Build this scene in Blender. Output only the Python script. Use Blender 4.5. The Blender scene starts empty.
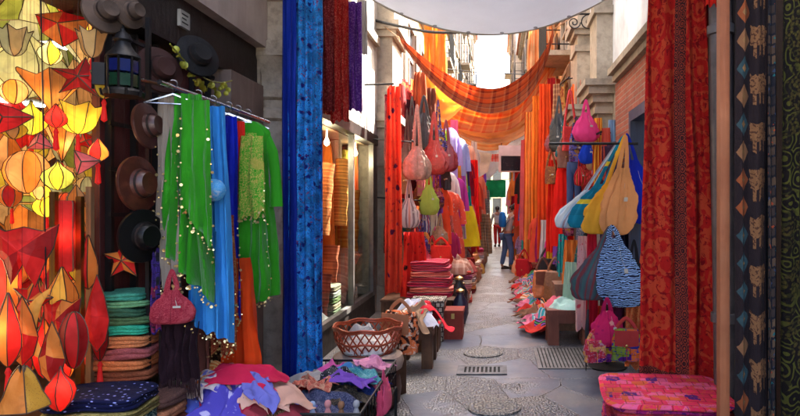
import bpy, math, random
from mathutils import Vector, Matrix, Euler, noise
R = math.radians
SC = bpy.context.scene
# ------------------------------------------------------------------ camera
F = 600.0; VX, VY = 497.0, 207.0; EYE = 1.65      # photo pixels (800x416)
cam_d = bpy.data.cameras.new('camera'); cam = bpy.data.objects.new('camera', cam_d)
SC.collection.objects.link(cam); SC.camera = cam
cam.location = (0, 0, EYE); cam.rotation_euler = (R(90), 0, 0)
cam_d.sensor_width = 36; cam_d.lens = 36*F/800
cam_d.shift_x = -(VX-400)/800; cam_d.shift_y = (VY-208)/800
cam_d.clip_start = .05; cam_d.clip_end = 2000
# ------------------------------------------------------------------ sky, sun, exposure
SUN_EL, SUN_AZ = 54, -45        # azimuth measured from +Y (down the alley) towards -X
w = bpy.data.worlds.new('World'); SC.world = w; w.use_nodes = True
wn = w.node_tree.nodes; bg = wn['Background']
sky = wn.new('ShaderNodeTexSky'); sky.sky_type = 'NISHITA'; sky.sun_disc = False
sky.sun_elevation = R(SUN_EL); sky.sun_rotation = R(-SUN_AZ); sky.dust_density = 6.0; sky.ozone_density = .2; sky.air_density = .8
w.node_tree.links.new(sky.outputs[0], bg.inputs[0]); bg.inputs[1].default_value = .15
sd = bpy.data.lights.new('sun', 'SUN'); sd.energy = 5; sd.angle = R(.55); sd.color = (1, .93, .82)
so = bpy.data.objects.new('sun', sd); SC.collection.objects.link(so)
sv = Vector((-math.sin(R(SUN_AZ))*math.cos(R(SUN_EL)), math.cos(R(SUN_AZ))*math.cos(R(SUN_EL)), math.sin(R(SUN_EL))))
so.rotation_euler = sv.to_track_quat('Z', 'Y').to_euler(); so.location = (0, 0, 30)
SC.view_settings.view_transform = 'Standard'; SC.view_settings.look = 'None'
SC.view_settings.gamma = 1; SC.view_settings.use_curve_mapping = False
SC.view_settings.exposure = 3.75
SC.render.engine = 'CYCLES'
SC.cycles.use_denoising = True; SC.cycles.max_bounces = 8; SC.cycles.diffuse_bounces = 5
SC.cycles.transparent_max_bounces = 12; SC.cycles.caustics_reflective = False; SC.cycles.caustics_refractive = False
SC.cycles.sample_clamp_indirect = 6

# ------------------------------------------------------------------ helpers
rnd = random.Random(7)
def P(px, py, Y): return Vector(((px-VX)/F*Y, Y, EYE-(py-VY)/F*Y))
def S(r, g, b, k=1.0):
    f = lambda c: (c/255/12.92 if c/255 <= .04045 else ((c/255+.055)/1.055)**2.4)*k
    return (min(1, f(r)), min(1, f(g)), min(1, f(b)), 1)
def lerp(a, b, t): return a+(b-a)*t
def nz(x, y, z=0.0): return noise.noise(Vector((x, y, z)))
def interp(tab, t):
    n = len(tab)-1; x = max(0, min(.99999, t))*n; i = int(x); u = x-i
    g = lambda k: tab[max(0, min(n, k))]
    def cr(a, b, c, d): return .5*((2*b)+(-a+c)*u+(2*a-5*b+4*c-d)*u*u+(-a+3*b-3*c+d)*u**3)
    if isinstance(tab[0], (int, float)): return cr(g(i-1), g(i), g(i+1), g(i+2))
    return tuple(cr(*q) for q in zip(g(i-1), g(i), g(i+1), g(i+2)))

class MB:
    def __init__(s): s.v = []; s.f = []; s.m = []; s.uv = []; s.mx = None
    def add(s, vs):
        i = len(s.v)
        for p in vs:
            p = Vector(p); s.v.append(tuple(s.mx @ p) if s.mx else tuple(p))
        return i
    def face(s, idx, m=0, uv=None): s.f.append(tuple(idx)); s.m.append(m); s.uv.append(uv or [(s.v[i][0]+s.v[i][1], s.v[i][2]) for i in idx])
    def box(s, lo, hi, m=0):
        x0, y0, z0 = lo; x1, y1, z1 = hi
        c = [(x0,y0,z0),(x1,y0,z0),(x1,y1,z0),(x0,y1,z0),(x0,y0,z1),(x1,y0,z1),(x1,y1,z1),(x0,y1,z1)]
        i = s.add(c)
        for q in ((0,3,2,1),(4,5,6,7),(0,1,5,4),(2,3,7,6),(1,2,6,5),(3,0,4,7)):
            a = [c[k] for k in q]
            if q in ((0,3,2,1),(4,5,6,7)): uv = [(p[0], p[1]) for p in a]
            elif q in ((0,1,5,4),(2,3,7,6)): uv = [(p[0], p[2]) for p in a]
            else: uv = [(p[1], p[2]) for p in a]
            s.face([i+k for k in q], m, uv)
    def cbox(s, c, d, m=0): s.box([c[k]-d[k]/2 for k in range(3)], [c[k]+d[k]/2 for k in range(3)], m)
    def rings(s, rs, m=0, caps=True, uvs=None, closed=True, mf=None):
        n = len(rs[0]); base = [s.add(r) for r in rs]
        for j in range(len(rs)-1):
            for i in range(n if closed else n-1):
                k = (i+1) % n
                if uvs: u = [uvs(i, j), uvs(i+1, j), uvs(i+1, j+1), uvs(i, j+1)]
                else: u = [(i/n, j*.1), ((i+1)/n, j*.1), ((i+1)/n, j*.1+.1), (i/n, j*.1+.1)]
                s.face((base[j]+i, base[j]+k, base[j+1]+k, base[j+1]+i), mf(i, j) if mf else m, u)
        if caps and closed:
            s.face([base[0]+i for i in range(n)][::-1], m); s.face([base[-1]+i for i in range(n)], m)
    def tube(s, pts, r, n=8, m=0, flat=1.0, caps=True):
        pts = [Vector(p) for p in pts]; L = len(pts); rs = []; up = None; d = 0
        ds = [0]
        for a, b in zip(pts, pts[1:]): ds.append(ds[-1]+(b-a).length)
        for i, p in enumerate(pts):
            t = (pts[min(i+1, L-1)]-pts[max(i-1, 0)])
            t = t.normalized() if t.length > 1e-9 else Vector((0, 0, 1))
            if up is None: up = t.orthogonal().normalized() if abs(t.x) > .99 else (Vector((1,0,0))-t*t.x).normalized()
            else:
                up = up-t*up.dot(t); up = up.normalized() if up.length > 1e-6 else t.orthogonal().normalized()
            b = t.cross(up); rr = r[i] if isinstance(r, (list, tuple)) else r
            rs.append([p+up*(math.cos(2*math.pi*k/n)*rr)+b*(math.sin(2*math.pi*k/n)*rr*flat) for k in range(n)])
        rr = r if not isinstance(r, (list, tuple)) else max(r)
        s.rings(rs, m, caps, uvs=lambda i, j: (i/n*6.3*rr, ds[j]))
    def lathe(s, prof, n=20, m=0, c=(0,0,0), mf=None, caps=True):
        rs = [[(c[0]+r*math.cos(2*math.pi*k/n), c[1]+r*math.sin(2*math.pi*k/n), c[2]+z) for k in range(n)] for r, z in prof]
        R_ = max(r for r, z in prof)
        s.rings(rs, m, caps, uvs=lambda i, j: (i/n*6.28*R_, prof[min(j, len(prof)-1)][1]), mf=mf)
    def grid(s, nu, nv, fn, m=0, uv=None):
        i0 = s.add([fn(i/nu, j/nv) for j in range(nv+1) for i in range(nu+1)])
        uv = uv or (lambda u, v: (u, v))
        for j in range(nv):
            for i in range(nu):
                a = i0+j*(nu+1)+i
                s.face((a, a+1, a+nu+2, a+nu+1), m, [uv(i/nu, j/nv), uv((i+1)/nu, j/nv), uv((i+1)/nu, (j+1)/nv), uv(i/nu, (j+1)/nv)])
    def sheet(s, nu, nv, fn, th, m=0, uv=None, d=(0,1,0)):
        """two skins th apart along d plus a rim"""
        d = Vector(d)*th
        a0 = len(s.v); s.grid(nu, nv, lambda u, v: fn(1-u, v), m, (lambda u, v: uv(1-u, v)) if uv else (lambda u, v: (1-u, v)))
        b0 = len(s.v); s.grid(nu, nv, lambda u, v: Vector(fn(u, v))+d, m, uv)
        A = lambda i, j: a0+j*(nu+1)+(nu-i)
        B = lambda i, j: b0+j*(nu+1)+i
        for i in range(nu):
            s.face((A(i+1,0), A(i,0), B(i,0), B(i+1,0)), m); s.face((A(i,nv), A(i+1,nv), B(i+1,nv), B(i,nv)), m)
        for j in range(nv):
            s.face((A(0,j), A(0,j+1), B(0,j+1), B(0,j)), m); s.face((A(nu,j+1), A(nu,j), B(nu,j), B(nu,j+1)), m)
    def build(s, name, mats, parent=None, smooth=True, loc=None):
        me = bpy.data.meshes.new(name); me.from_pydata(s.v, [], s.f)
        if not isinstance(mats, (list, tuple)): mats = [mats]
        for q in mats: me.materials.append(q)
        me.polygons.foreach_set('material_index', s.m)
        me.polygons.foreach_set('use_smooth', [smooth]*len(s.f))
        ul = me.uv_layers.new(name='UVMap'); ul.data.foreach_set('uv', [c for f in s.uv for p in f for c in p])
        if smooth:
            try: me.set_sharp_from_angle(angle=R(48))
            except Exception: pass
        me.update()
        o = bpy.data.objects.new(name, me); SC.collection.objects.link(o)
        if parent: o.parent = parent
        if loc is not None: o.location = loc
        return o

def thing(name, label, cat, loc=(0,0,0), rz=0, group=None):
    o = bpy.data.objects.new(name, None); SC.collection.objects.link(o); o.empty_display_size = .1
    o.location = loc; o.rotation_euler = (0, 0, rz); return tag(o, label, cat, group)
def tag(o, label, cat, group=None):
    o['label'] = label; o['category'] = cat
    if group: o['group'] = group
    return o
def struct(o, kind='structure'): o['kind'] = kind; return o
def copy_tree(o, parent=None):
    c = o.copy(); SC.collection.objects.link(c)
    if parent: c.parent = parent
    for ch in list(o.children): copy_tree(ch, c)
    return c

# ------------------------------------------------------------------ materials
_mc = {}
def mat(base, pat='plain', c2=None, c3=None, sc=1.0, rough=.85, bump=.25, trans=0.0, sheen=.0, metal=0.0, spec=.3, emit=None, var=.35, grain=None, coat=0):
    key = (tuple(base), pat, c2 and tuple(c2), c3 and tuple(c3), sc, rough, bump, trans, sheen, metal, spec, emit, var, grain, coat)
    if key in _mc: return _mc[key]
    m = bpy.data.materials.new(pat); m.use_nodes = True; nt = m.node_tree; N = nt.nodes; L = nt.links
    bs = N['Principled BSDF']; out = N['Material Output']
    def nd(t, **k):
        n = N.new(t)
        for a, b in k.items():
            if hasattr(n, a): setattr(n, a, b)
        return n
    def sock(n, name, v):
        if hasattr(v, 'links'): L.new(v, n.inputs[name])
        else: n.inputs[name].default_value = v
    def math_(op, a, b=0.0):
        n = nd('ShaderNodeMath', operation=op); sock(n, 0, a); sock(n, 1, b); return n.outputs[0]
    def mix(f, a, b, bl='MIX'):
        n = nd('ShaderNodeMix', data_type='RGBA', blend_type=bl); sock(n, 0, f); sock(n, 6, a); sock(n, 7, b); return n.outputs[2]
    def ramp(f, pts, it='LINEAR'):
        n = nd('ShaderNodeValToRGB'); n.color_ramp.interpolation = it
        e = n.color_ramp.elements
        while len(e) < len(pts): e.new(.5)
        for q, (p, c) in zip(e, pts): q.position = p; q.color = c
        L.new(f, n.inputs[0]); return n.outputs[0]
    tc = nd('ShaderNodeTexCoord'); uv = tc.outputs['UV']; ob = tc.outputs['Object']
    oi = nd('ShaderNodeObjectInfo')
    def mapped(src, s, off=0):
        n = nd('ShaderNodeMapping'); L.new(src, n.inputs[0]); n.inputs['Scale'].default_value = s if isinstance(s, tuple) else (s, s, s)
        n.inputs['Location'].default_value = (off, off*1.7, 0); return n.outputs[0]
    def noi(src, s, det=3, rg=.55, dist=0.0):
        n = nd('ShaderNodeTexNoise'); L.new(mapped(src, s), n.inputs['Vector']); n.inputs['Scale'].default_value = 1
        n.inputs['Detail'].default_value = det; n.inputs['Roughness'].default_value = rg; n.inputs['Distortion'].default_value = dist; return n.outputs['Fac']
    def vor(src, s, feat='F1', dist='EUCLIDEAN', rn=1.0):
        n = nd('ShaderNodeTexVoronoi', feature=feat, distance=dist); L.new(mapped(src, s), n.inputs['Vector'])
        n.inputs['Scale'].default_value = 1; n.inputs['Randomness'].default_value = rn; return n
    def step(v, t, w=.04):
        n = nd('ShaderNodeMapRange', clamp=True); L.new(v, n.inputs[0]); n.inputs[1].default_value = t-w; n.inputs[2].default_value = t+w; return n.outputs[0]
    c2 = c2 or base; c3 = c3 or c2
    sep = nd('ShaderNodeSeparateXYZ'); L.new(uv, sep.inputs[0]); U, V = sep.outputs[0], sep.outputs[1]
    hgt = None; rgh = rough
    if pat == 'plain': col = mix(0.0, base, base)
    elif pat == 'stripes':      # across U
        a = math_('FRACT', math_('MULTIPLY', math_('ADD', U, math_('MULTIPLY', noi(uv, 3), .02)), 7*sc))
        col = ramp(a, [(0, base), (.3, c2), (.45, base), (.55, c3), (.7, base), (.85, c2)], 'CONSTANT')
    elif pat == 'bands':        # across V
        a = math_('FRACT', math_('MULTIPLY', math_('ADD', V, math_('MULTIPLY', noi(uv, 4), .015)), 7*sc))
        col = ramp(a, [(0, base), (.3, c2), (.42, base), (.55, c3), (.65, c2), (.9, base)], 'CONSTANT')
    elif pat == 'plaid':
        a = ramp(math_('FRACT', math_('MULTIPLY', U, 9*sc)), [(0, base), (.35, c2), (.6, c3), (.75, base)], 'CONSTANT')
        b = ramp(math_('FRACT', math_('MULTIPLY', V, 9*sc)), [(0, base), (.4, c3), (.55, c2), (.8, base)], 'CONSTANT')
        col = mix(.5, a, b)
    elif pat == 'floral':       # medallions with rings
        v = vor(uv, 9*sc, rn=.75); d = v.outputs['Distance']
        ring = math_('SINE', math_('ADD', math_('MULTIPLY', d, 22), math_('MULTIPLY', noi(uv, 30*sc, 2), 5)))
        a = mix(step(ring, .25, .2), base, c2)
        col = mix(step(noi(uv, 26*sc, 3, .6, 1.5), .58, .03), a, c3)
    elif pat == 'blooms':       # scattered darker flowers on a ground
        v = vor(mapped(uv, 1), 7*sc, rn=1); d = math_('ADD', v.outputs['Distance'], math_('MULTIPLY', noi(uv, 45*sc, 2), .22))
        a = mix(step(d, .32, .03), c2, base)
        v2 = vor(uv, 17*sc); b = mix(step(math_('ADD', v2.outputs['Distance'], math_('MULTIPLY', noi(uv, 60*sc, 2), .25)), .34, .03), c3, a)
        col = mix(step(noi(uv, 5*sc, 3), .5, .1), a, b)
    elif pat == 'birds':        # pale ground crowded with dark birds and sprigs
        a = mix(step(noi(uv, 9*sc, 4, .6, .8), .5, .06), base, tuple(q*.55 for q in base[:3])+(1,))
        v = vor(uv, 16*sc); d = math_('ADD', v.outputs['Distance'], math_('MULTIPLY', noi(uv, 55*sc, 2, .5, 1.0), .5)); a = mix(step(d, .5, .03), c2, a)
        n3 = noi(uv, 26*sc, 3, .6, 2.0); a = mix(step(n3, .63, .015), a, c3); n4 = math_('ABSOLUTE', math_('SUBTRACT', noi(uv, 20*sc, 1, .5, 2.5), .5)); col = mix(step(n4, .02, .012), c2, a)
    elif pat == 'sequin':
        v = vor(uv, 120*sc); a = math_('GREATER_THAN', nd_rgb(nt, L, N, v), .72)
        col = mix(a, base, c2); hgt = v.outputs['Distance']
    elif pat == 'embroid':      # fine vermicelli embroidery
        n = noi(uv, 38*sc, 2, .5, 2.5); ln = math_('ABSOLUTE', math_('SUBTRACT', n, .5))
        a = mix(step(ln, .035, .015), c2, base)
        col = mix(step(noi(uv, 10*sc, 2, .5, 1.0), .6, .03), a, mix(.6, a, c3)); hgt = math_('MULTIPLY', step(ln, .05, .03), -.6)
    elif pat == 'patch':
        br = nd('ShaderNodeTexBrick'); L.new(mapped(uv, 1), br.inputs[0]); br.offset = .5; br.inputs['Scale'].default_value = 5*sc
        br.inputs['Brick Width'].default_value = .55; br.inputs['Row Height'].default_value = .42; br.inputs['Mortar Size'].default_value = .02
        v = vor(uv, 11*sc, dist='CHEBYCHEV', rn=.8)
        sp = nd('ShaderNodeSeparateColor'); L.new(v.outputs['Color'], sp.inputs[0])
        a = ramp(sp.outputs[0], [(0, base), (.35, c2), (.5, c3), (.62, base), (.8, S(90, 30, 120)), (.88, c2)], 'CONSTANT')
        col = mix(step(noi(uv, 40*sc, 2, .5, 1.), .6, .03), a, c3)
        br.inputs['Color1'].default_value = (1, 1, 1, 1); br.inputs['Color2'].default_value = (.75, .75, .75, 1); br.inputs['Mortar'].default_value = (.25, .25, .25, 1)
        col = mix(.7, col, br.outputs[0], 'MULTIPLY')
    elif pat == 'zebra':
        w_ = nd('ShaderNodeTexWave'); L.new(mapped(uv, 1), w_.inputs[0]); w_.bands_direction = 'Y'
        w_.inputs['Scale'].default_value = 11*sc; w_.inputs['Distortion'].default_value = 9; w_.inputs['Detail Scale'].default_value = 1.2; w_.inputs['Detail'].default_value = 2
        col = mix(step(w_.outputs['Fac'], .5, .06), base, c2)
    elif pat == 'dots':
        v = vor(uv, 28*sc); col = mix(step(v.outputs['Distance'], .2, .05), mix(step(noi(uv, 9), .5, .02), c2, c3), base)
    elif pat == 'swirl':
        v = vor(uv, 7*sc); a = math_('SINE', math_('ADD', math_('MULTIPLY', v.outputs['Distance'], 26), math_('MULTIPLY', noi(uv, 9*sc, 1), 8)))
        col = mix(step(a, .45, .15), base, c2)
        v3 = vor(uv, 34*sc); col = mix(math_('MULTIPLY', step(noi(uv, 4*sc), .52, .02), .7), col, mix(step(v3.outputs['Distance'], .42, .05), c3, base))
    elif pat == 'geo':          # camel-blanket style geometric blocks
        br = nd('ShaderNodeTexBrick'); L.new(mapped(uv, 1), br.inputs[0]); br.inputs['Scale'].default_value = 5*sc
        br.inputs['Brick Width'].default_value = .55; br.inputs['Row Height'].default_value = .6; br.inputs['Mortar Size'].default_value = .07
        br.inputs['Color1'].default_value = c2; br.inputs['Color2'].default_value = base; br.inputs['Mortar'].default_value = base
        v = vor(uv, 14*sc, dist='MANHATTAN', rn=.9); sp = nd('ShaderNodeSeparateColor'); L.new(v.outputs['Color'], sp.inputs[0])
        b = ramp(sp.outputs[1], [(0, c3), (.3, S(160, 70, 45)), (.55, S(30, 95, 100)), (.75, base)], 'CONSTANT')
        col = mix(step(math_('ADD', v.outputs['Distance'], math_('MULTIPLY', noi(uv, 30), .12)), .42, .02), b, br.outputs[0])
    elif pat == 'stone':
        n1 = noi(ob, 1.3*sc, 6, .62); n2 = noi(ob, 9*sc, 5, .65); 
        col = mix(step(n1, .5, .22), base, c2); col = mix(math_('MULTIPLY', step(n2, .56, .1), .6), col, c3); hgt = math_('ADD', math_('MULTIPLY', n1, .5), n2)
    elif pat == 'plaster':
        n1 = noi(ob, .9*sc, 5, .6); st = noi(ob, (7*sc, 7*sc, .5*sc), 4, .6)
        col = mix(step(n1, .52, .2), base, c2); col = mix(math_('MULTIPLY', step(st, .58, .1), .55), col, c3); hgt = noi(ob, 30*sc, 5)
    elif pat == 'brick':
        br = nd('ShaderNodeTexBrick'); L.new(mapped(uv, 1), br.inputs[0]); br.inputs['Scale'].default_value = 1*sc
        br.inputs['Brick Width'].default_value = .25; br.inputs['Row Height'].default_value = .062; br.inputs['Mortar Size'].default_value = .006; br.inputs['Mortar Smooth'].default_value = .4
        br.inputs['Color1'].default_value = base; br.inputs['Color2'].default_value = c2; br.inputs['Mortar'].default_value = c3
        col = mix(math_('MULTIPLY', noi(ob, 22, 4), .5), br.outputs[0], mix(.5, br.outputs[0], (.05, .02, .015, 1)))
        hgt = math_('ADD', math_('MULTIPLY', br.outputs['Fac'], -2), noi(ob, 40, 4))
    elif pat == 'wood':
        n1 = noi(ob, (4*sc, 4*sc, 28*sc) if grain == 'x' else (26*sc, 26*sc, 2*sc), 5, .6, .8)
        col = mix(step(n1, .5, .25), base, c2); col = mix(math_('MULTIPLY', step(noi(ob, 3*sc, 4), .6, .08), .5), col, c3); hgt = n1
    elif pat == 'wicker':
        w1 = nd('ShaderNodeTexWave'); L.new(mapped(uv, (1, 1, 1)), w1.inputs[0]); w1.bands_direction = 'X'; w1.inputs['Scale'].default_value = 12*sc
        w2 = nd('ShaderNodeTexWave'); L.new(mapped(uv, (1, 1, 1)), w2.inputs[0]); w2.bands_direction = 'Y'; w2.inputs['Scale'].default_value = 22*sc
        hgt = math_('MULTIPLY', w1.outputs['Fac'], w2.outputs['Fac']); col = mix(hgt, c2, base)
    elif pat == 'metal':
        n1 = noi(ob, 6*sc, 5, .65); col = mix(step(n1, .52, .15), base, c2); hgt = n1
    elif pat == 'parch':        # stretched skin of a lantern
        n1 = noi(ob, 9*sc, 4, .6, .6); col = mix(step(n1, .5, .25), base, c2); hgt = n1
        ln = math_('ABSOLUTE', math_('SUBTRACT', noi(ob, 5*sc, 1, .5, 1.5), .5)); col = mix(math_('MULTIPLY', math_('SUBTRACT', 1.0, step(ln, .02, .012)), .15), col, c3)
    elif pat == 'shingle':
        col = base
    # value variation
    nv_ = noi(ob, 2.2, 4, .6)
    k = nd('ShaderNodeMapRange'); L.new(nv_, k.inputs[0]); k.inputs[1].default_value = .25; k.inputs[2].default_value = .75; k.inputs[3].default_value = 1-var; k.inputs[4].default_value = 1+var*.5
    hs = nd('ShaderNodeHueSaturation'); sock(hs, 'Color', col); L.new(k.outputs[0], hs.inputs['Value'])
    col = hs.outputs[0]
    L.new(col, bs.inputs['Base Color'])
    if hasattr(rgh, 'links'): L.new(rgh, bs.inputs['Roughness'])
    else:
        rr = nd('ShaderNodeMapRange'); L.new(noi(ob, 12, 4), rr.inputs[0]); rr.inputs[3].default_value = max(0.02, rough-.12); rr.inputs[4].default_value = min(1, rough+.12); L.new(rr.outputs[0], bs.inputs['Roughness'])
    bs.inputs['Specular IOR Level'].default_value = spec; bs.inputs['Metallic'].default_value = metal
    if coat: bs.inputs['Coat Weight'].default_value = coat
    if sheen: bs.inputs['Sheen Weight'].default_value = sheen; bs.inputs['Sheen Roughness'].default_value = .4
    if bump:
        fab = pat not in ('stone', 'plaster', 'brick', 'wood', 'metal', 'parch')
        wv = noi(ob, 260 if fab else 60, 2); wr = noi(ob, (16, 16, 7), 5, .62, 1.2) if fab else wv
        h = math_('ADD', math_('MULTIPLY', wv, .25), math_('MULTIPLY', wr, 1.0 if fab else .2))
        if hgt is not None: h = math_('ADD', h, hgt)
        b = nd('ShaderNodeBump'); b.inputs['Strength'].default_value = bump; b.inputs['Distance'].default_value = .045 if fab else .012; L.new(h, b.inputs['Height']); L.new(b.outputs[0], bs.inputs['Normal'])
    if emit:
        L.new(col, bs.inputs['Emission Color']); bs.inputs['Emission Strength'].default_value = emit
    if trans:
        t = nd('ShaderNodeBsdfTranslucent'); L.new(col, t.inputs[0]); ms = nd('ShaderNodeMixShader'); ms.inputs[0].default_value = trans
        L.new(bs.outputs[0], ms.inputs[1]); L.new(t.outputs[0], ms.inputs[2]); L.new(ms.outputs[0], out.inputs[0])
    _mc[key] = m; return m
def nd_rgb(nt, L, N, v):
    sp = N.new('ShaderNodeSeparateColor'); L.new(v.outputs['Color'], sp.inputs[0]); return sp.outputs[0]
def glass_mat(tint=(.9, .95, .93, 1)):
    m = bpy.data.materials.new('shop_glass'); m.use_nodes = True; N = m.node_tree.nodes; L = m.node_tree.links
    for n in list(N):
        if n.type != 'OUTPUT_MATERIAL': N.remove(n)
    o = [n for n in N][0]; t = N.new('ShaderNodeBsdfTransparent'); t.inputs[0].default_value = tint
    g = N.new('ShaderNodeBsdfGlossy'); g.inputs['Roughness'].default_value = .02
    fr = N.new('ShaderNodeFresnel'); fr.inputs[0].default_value = 1.22
    gm_ = N.new('ShaderNodeNewGeometry'); iv = N.new('ShaderNodeMath'); iv.operation = 'SUBTRACT'; iv.inputs[0].default_value = 1; L.new(gm_.outputs['Backfacing'], iv.inputs[1]); ml = N.new('ShaderNodeMath'); ml.operation = 'MULTIPLY'; L.new(fr.outputs[0], ml.inputs[0]); L.new(iv.outputs[0], ml.inputs[1])
    mx = N.new('ShaderNodeMixShader'); L.new(ml.outputs[0], mx.inputs[0]); L.new(t.outputs[0], mx.inputs[1]); L.new(g.outputs[0], mx.inputs[2]); L.new(mx.outputs[0], o.inputs[0])
    return m
def fab(c, pat='plain', c2=None, c3=None, sc=1.0, **k):
    k.setdefault('trans', .12); k.setdefault('sheen', .02); k.setdefault('spec', .12); k.setdefault('bump', .35); k.setdefault('var', .3)
    return mat(c, pat, c2, c3, sc, **k)
GLASS = glass_mat()
CHROME = mat((.55,.55,.57,1), 'metal', (.4,.4,.42,1), rough=.25, metal=1, bump=.05)
BLACKM = mat((.008,.008,.009,1), 'metal', (.014,.012,.012,1), rough=.5, metal=.2, bump=.1, spec=.3)
BRASS = mat((.55,.36,.12,1), 'metal', (.35,.22,.08,1), rough=.35, metal=1, bump=.1)
STEEL = mat((.4,.41,.43,1), 'metal', (.25,.25,.27,1), rough=.4, metal=.9, bump=.1)
WOOD = mat((.12,.055,.028,1), 'wood', (.07,.03,.015,1), (.18,.1,.05,1), rough=.6)
WOODL = mat((.3,.17,.08,1), 'wood', (.2,.1,.05,1), (.35,.22,.12,1), rough=.6)
TAGW = mat((.5, .48, .42, 1), bump=0)
GOLD = mat((.75,.52,.16,1), 'metal', (.9,.75,.4,1), rough=.3, metal=.85, bump=.05)

def wobble(s): 
    r = random.Random(s); return [r.uniform(0, 6.28) for _ in range(6)]
# ---------------------------------------------------------------- cloth makers (local: origin at the hem, z up)
def hanging(name, label, cat, loc, w, h, m, folds=4, amp=.02, top=.7, seed=None, yaw=0, th=.006, group=None, edge=None, lean=0, fringe=None, nu=None, nv=None, hem=.03, parent=None, bulge=0, skew=0):
    """a length of cloth hanging in folds; loc = middle of its TOP edge"""
    seed = seed if seed is not None else rnd.random()*100
    ph = wobble(seed*13)
    nu = nu or max(10, int(folds*9)); nv = nv or 22
    def fn(u, v):   # v 0 bottom .. 1 top
        s = lerp(1.0, top, v**1.5); a = amp*lerp(1.25, .75, v)
        x = (u-.5)*w*s + .02*w*nz(seed, v*3) + lean*(1-v)
        p = folds*6.283*(u+.16*nz(seed+5, u*2.2, v*1.1)+.03*nz(seed+2, u*6, v*3)) + ph[0]; a = a*(.55+.9*abs(nz(seed+8, u*2.5, v*1.2))*2)
        y = a*(math.sin(p)+.35*math.sin(2.1*p+ph[1]+v*1.3)) + amp*1.3*nz(seed+u*3, v*2.5, 3) + amp*.5*nz(seed+u*9, v*5, 9) + bulge*math.sin(3.14*v)
        z = h*v + (1-v)*(hem*nz(seed+u*4, 1)*2 + skew*(u-.5)) 
        return (x, y, z)
    b = MB(); b.sheet(nu, nv, fn, th, 0, lambda u, v: (u*w*1.3, v*h))
    mats = [m]
    o = b.build(name, mats, parent, loc=(loc[0], loc[1], loc[2]-h)) if parent else b.build(name, mats, loc=(loc[0], loc[1], loc[2]-h))
    o.rotation_euler = (0, 0, yaw)
    if label: tag(o, label, cat, group)
    if fringe:      # coins or tassels along the hem and sides
        f = MB(); fm, kind, sides = fringe
        pts = [fn(i/ (nu*1.0), 0) for i in range(nu+1)]
        if sides:
            n = int(h*sides/.045); pts += [fn(0, k/n*sides) for k in range(n)]+[fn(1, k/n*sides) for k in range(n)]
        for q in pts:
            if kind == 'coin':
                rr = rnd.choice([.0035, .004, .005, .0065, .008]); x, y, z = q; x += rnd.uniform(-.012, .012); z -= rnd.uniform(.004, .03)
                f.mx = Matrix.Translation((x, y-.008, z)) @ Euler((R(90)+rnd.uniform(-.5, .5), rnd.uniform(-.6, .6), 0)).to_matrix().to_4x4()
                f.lathe([(rr, -.001), (rr, .001)], 7); f.mx = None
            else:
                x, y, z = q; L_ = rnd.uniform(.06, .11)
                f.tube([(x, y, z+.01), (x+rnd.uniform(-.006,.006), y, z-L_*.5), (x+rnd.uniform(-.012,.012), y, z-L_)], [.003, .0035, .002], 4)
        f.build('coin_fringe' if kind == 'coin' else 'fringe', fm, o)
    return o
def soft(b, prof, n=28, folds=0, amp=.0, m=0, seed=1, lump=.0, pw=2.0, tg=0):
    """closed soft loft: prof rows (z, rx, ry, cx, cy) bottom to top"""
    prof = [tuple(list(p)+[0]*(5-len(p))) for p in prof]; K = max(8, 5*(len(prof)-1)); rs = []; hs = []
    for j in range(K+1):
        z, rx, ry, cx, cy = interp(prof, j/K); rx = max(rx, .003); ry = max(ry, .003); r_ = []
        for i in range(n):
            t = 6.28318*i/n; c, s_ = math.cos(t), math.sin(t)
            e = (abs(c)**pw+abs(s_)**pw)**(-1/pw)
            k = 1+amp*(1+tg*(2*j/K-.7))*math.sin(folds*t+seed+1.5*nz(seed, z*3)+1.2*nz(seed+c*2, s_*2, z*4))*(.6+.8*abs(nz(seed+c, s_, z*5)))+lump*nz(seed+c*1.5, s_*1.5, z*5/max(.05, rx)*.3)+(lump*.5+.012)*nz(seed+c*5, s_*5, z*22)
            r_.append((cx+rx*c*e*k, cy+ry*s_*e*k, z))
        rs.append(r_); hs.append(z)
    Rm = max(p[1] for p in prof)
    b.rings(rs, m, True, uvs=lambda i, j: (i/n*4.2*Rm, hs[min(j, K)]))
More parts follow.
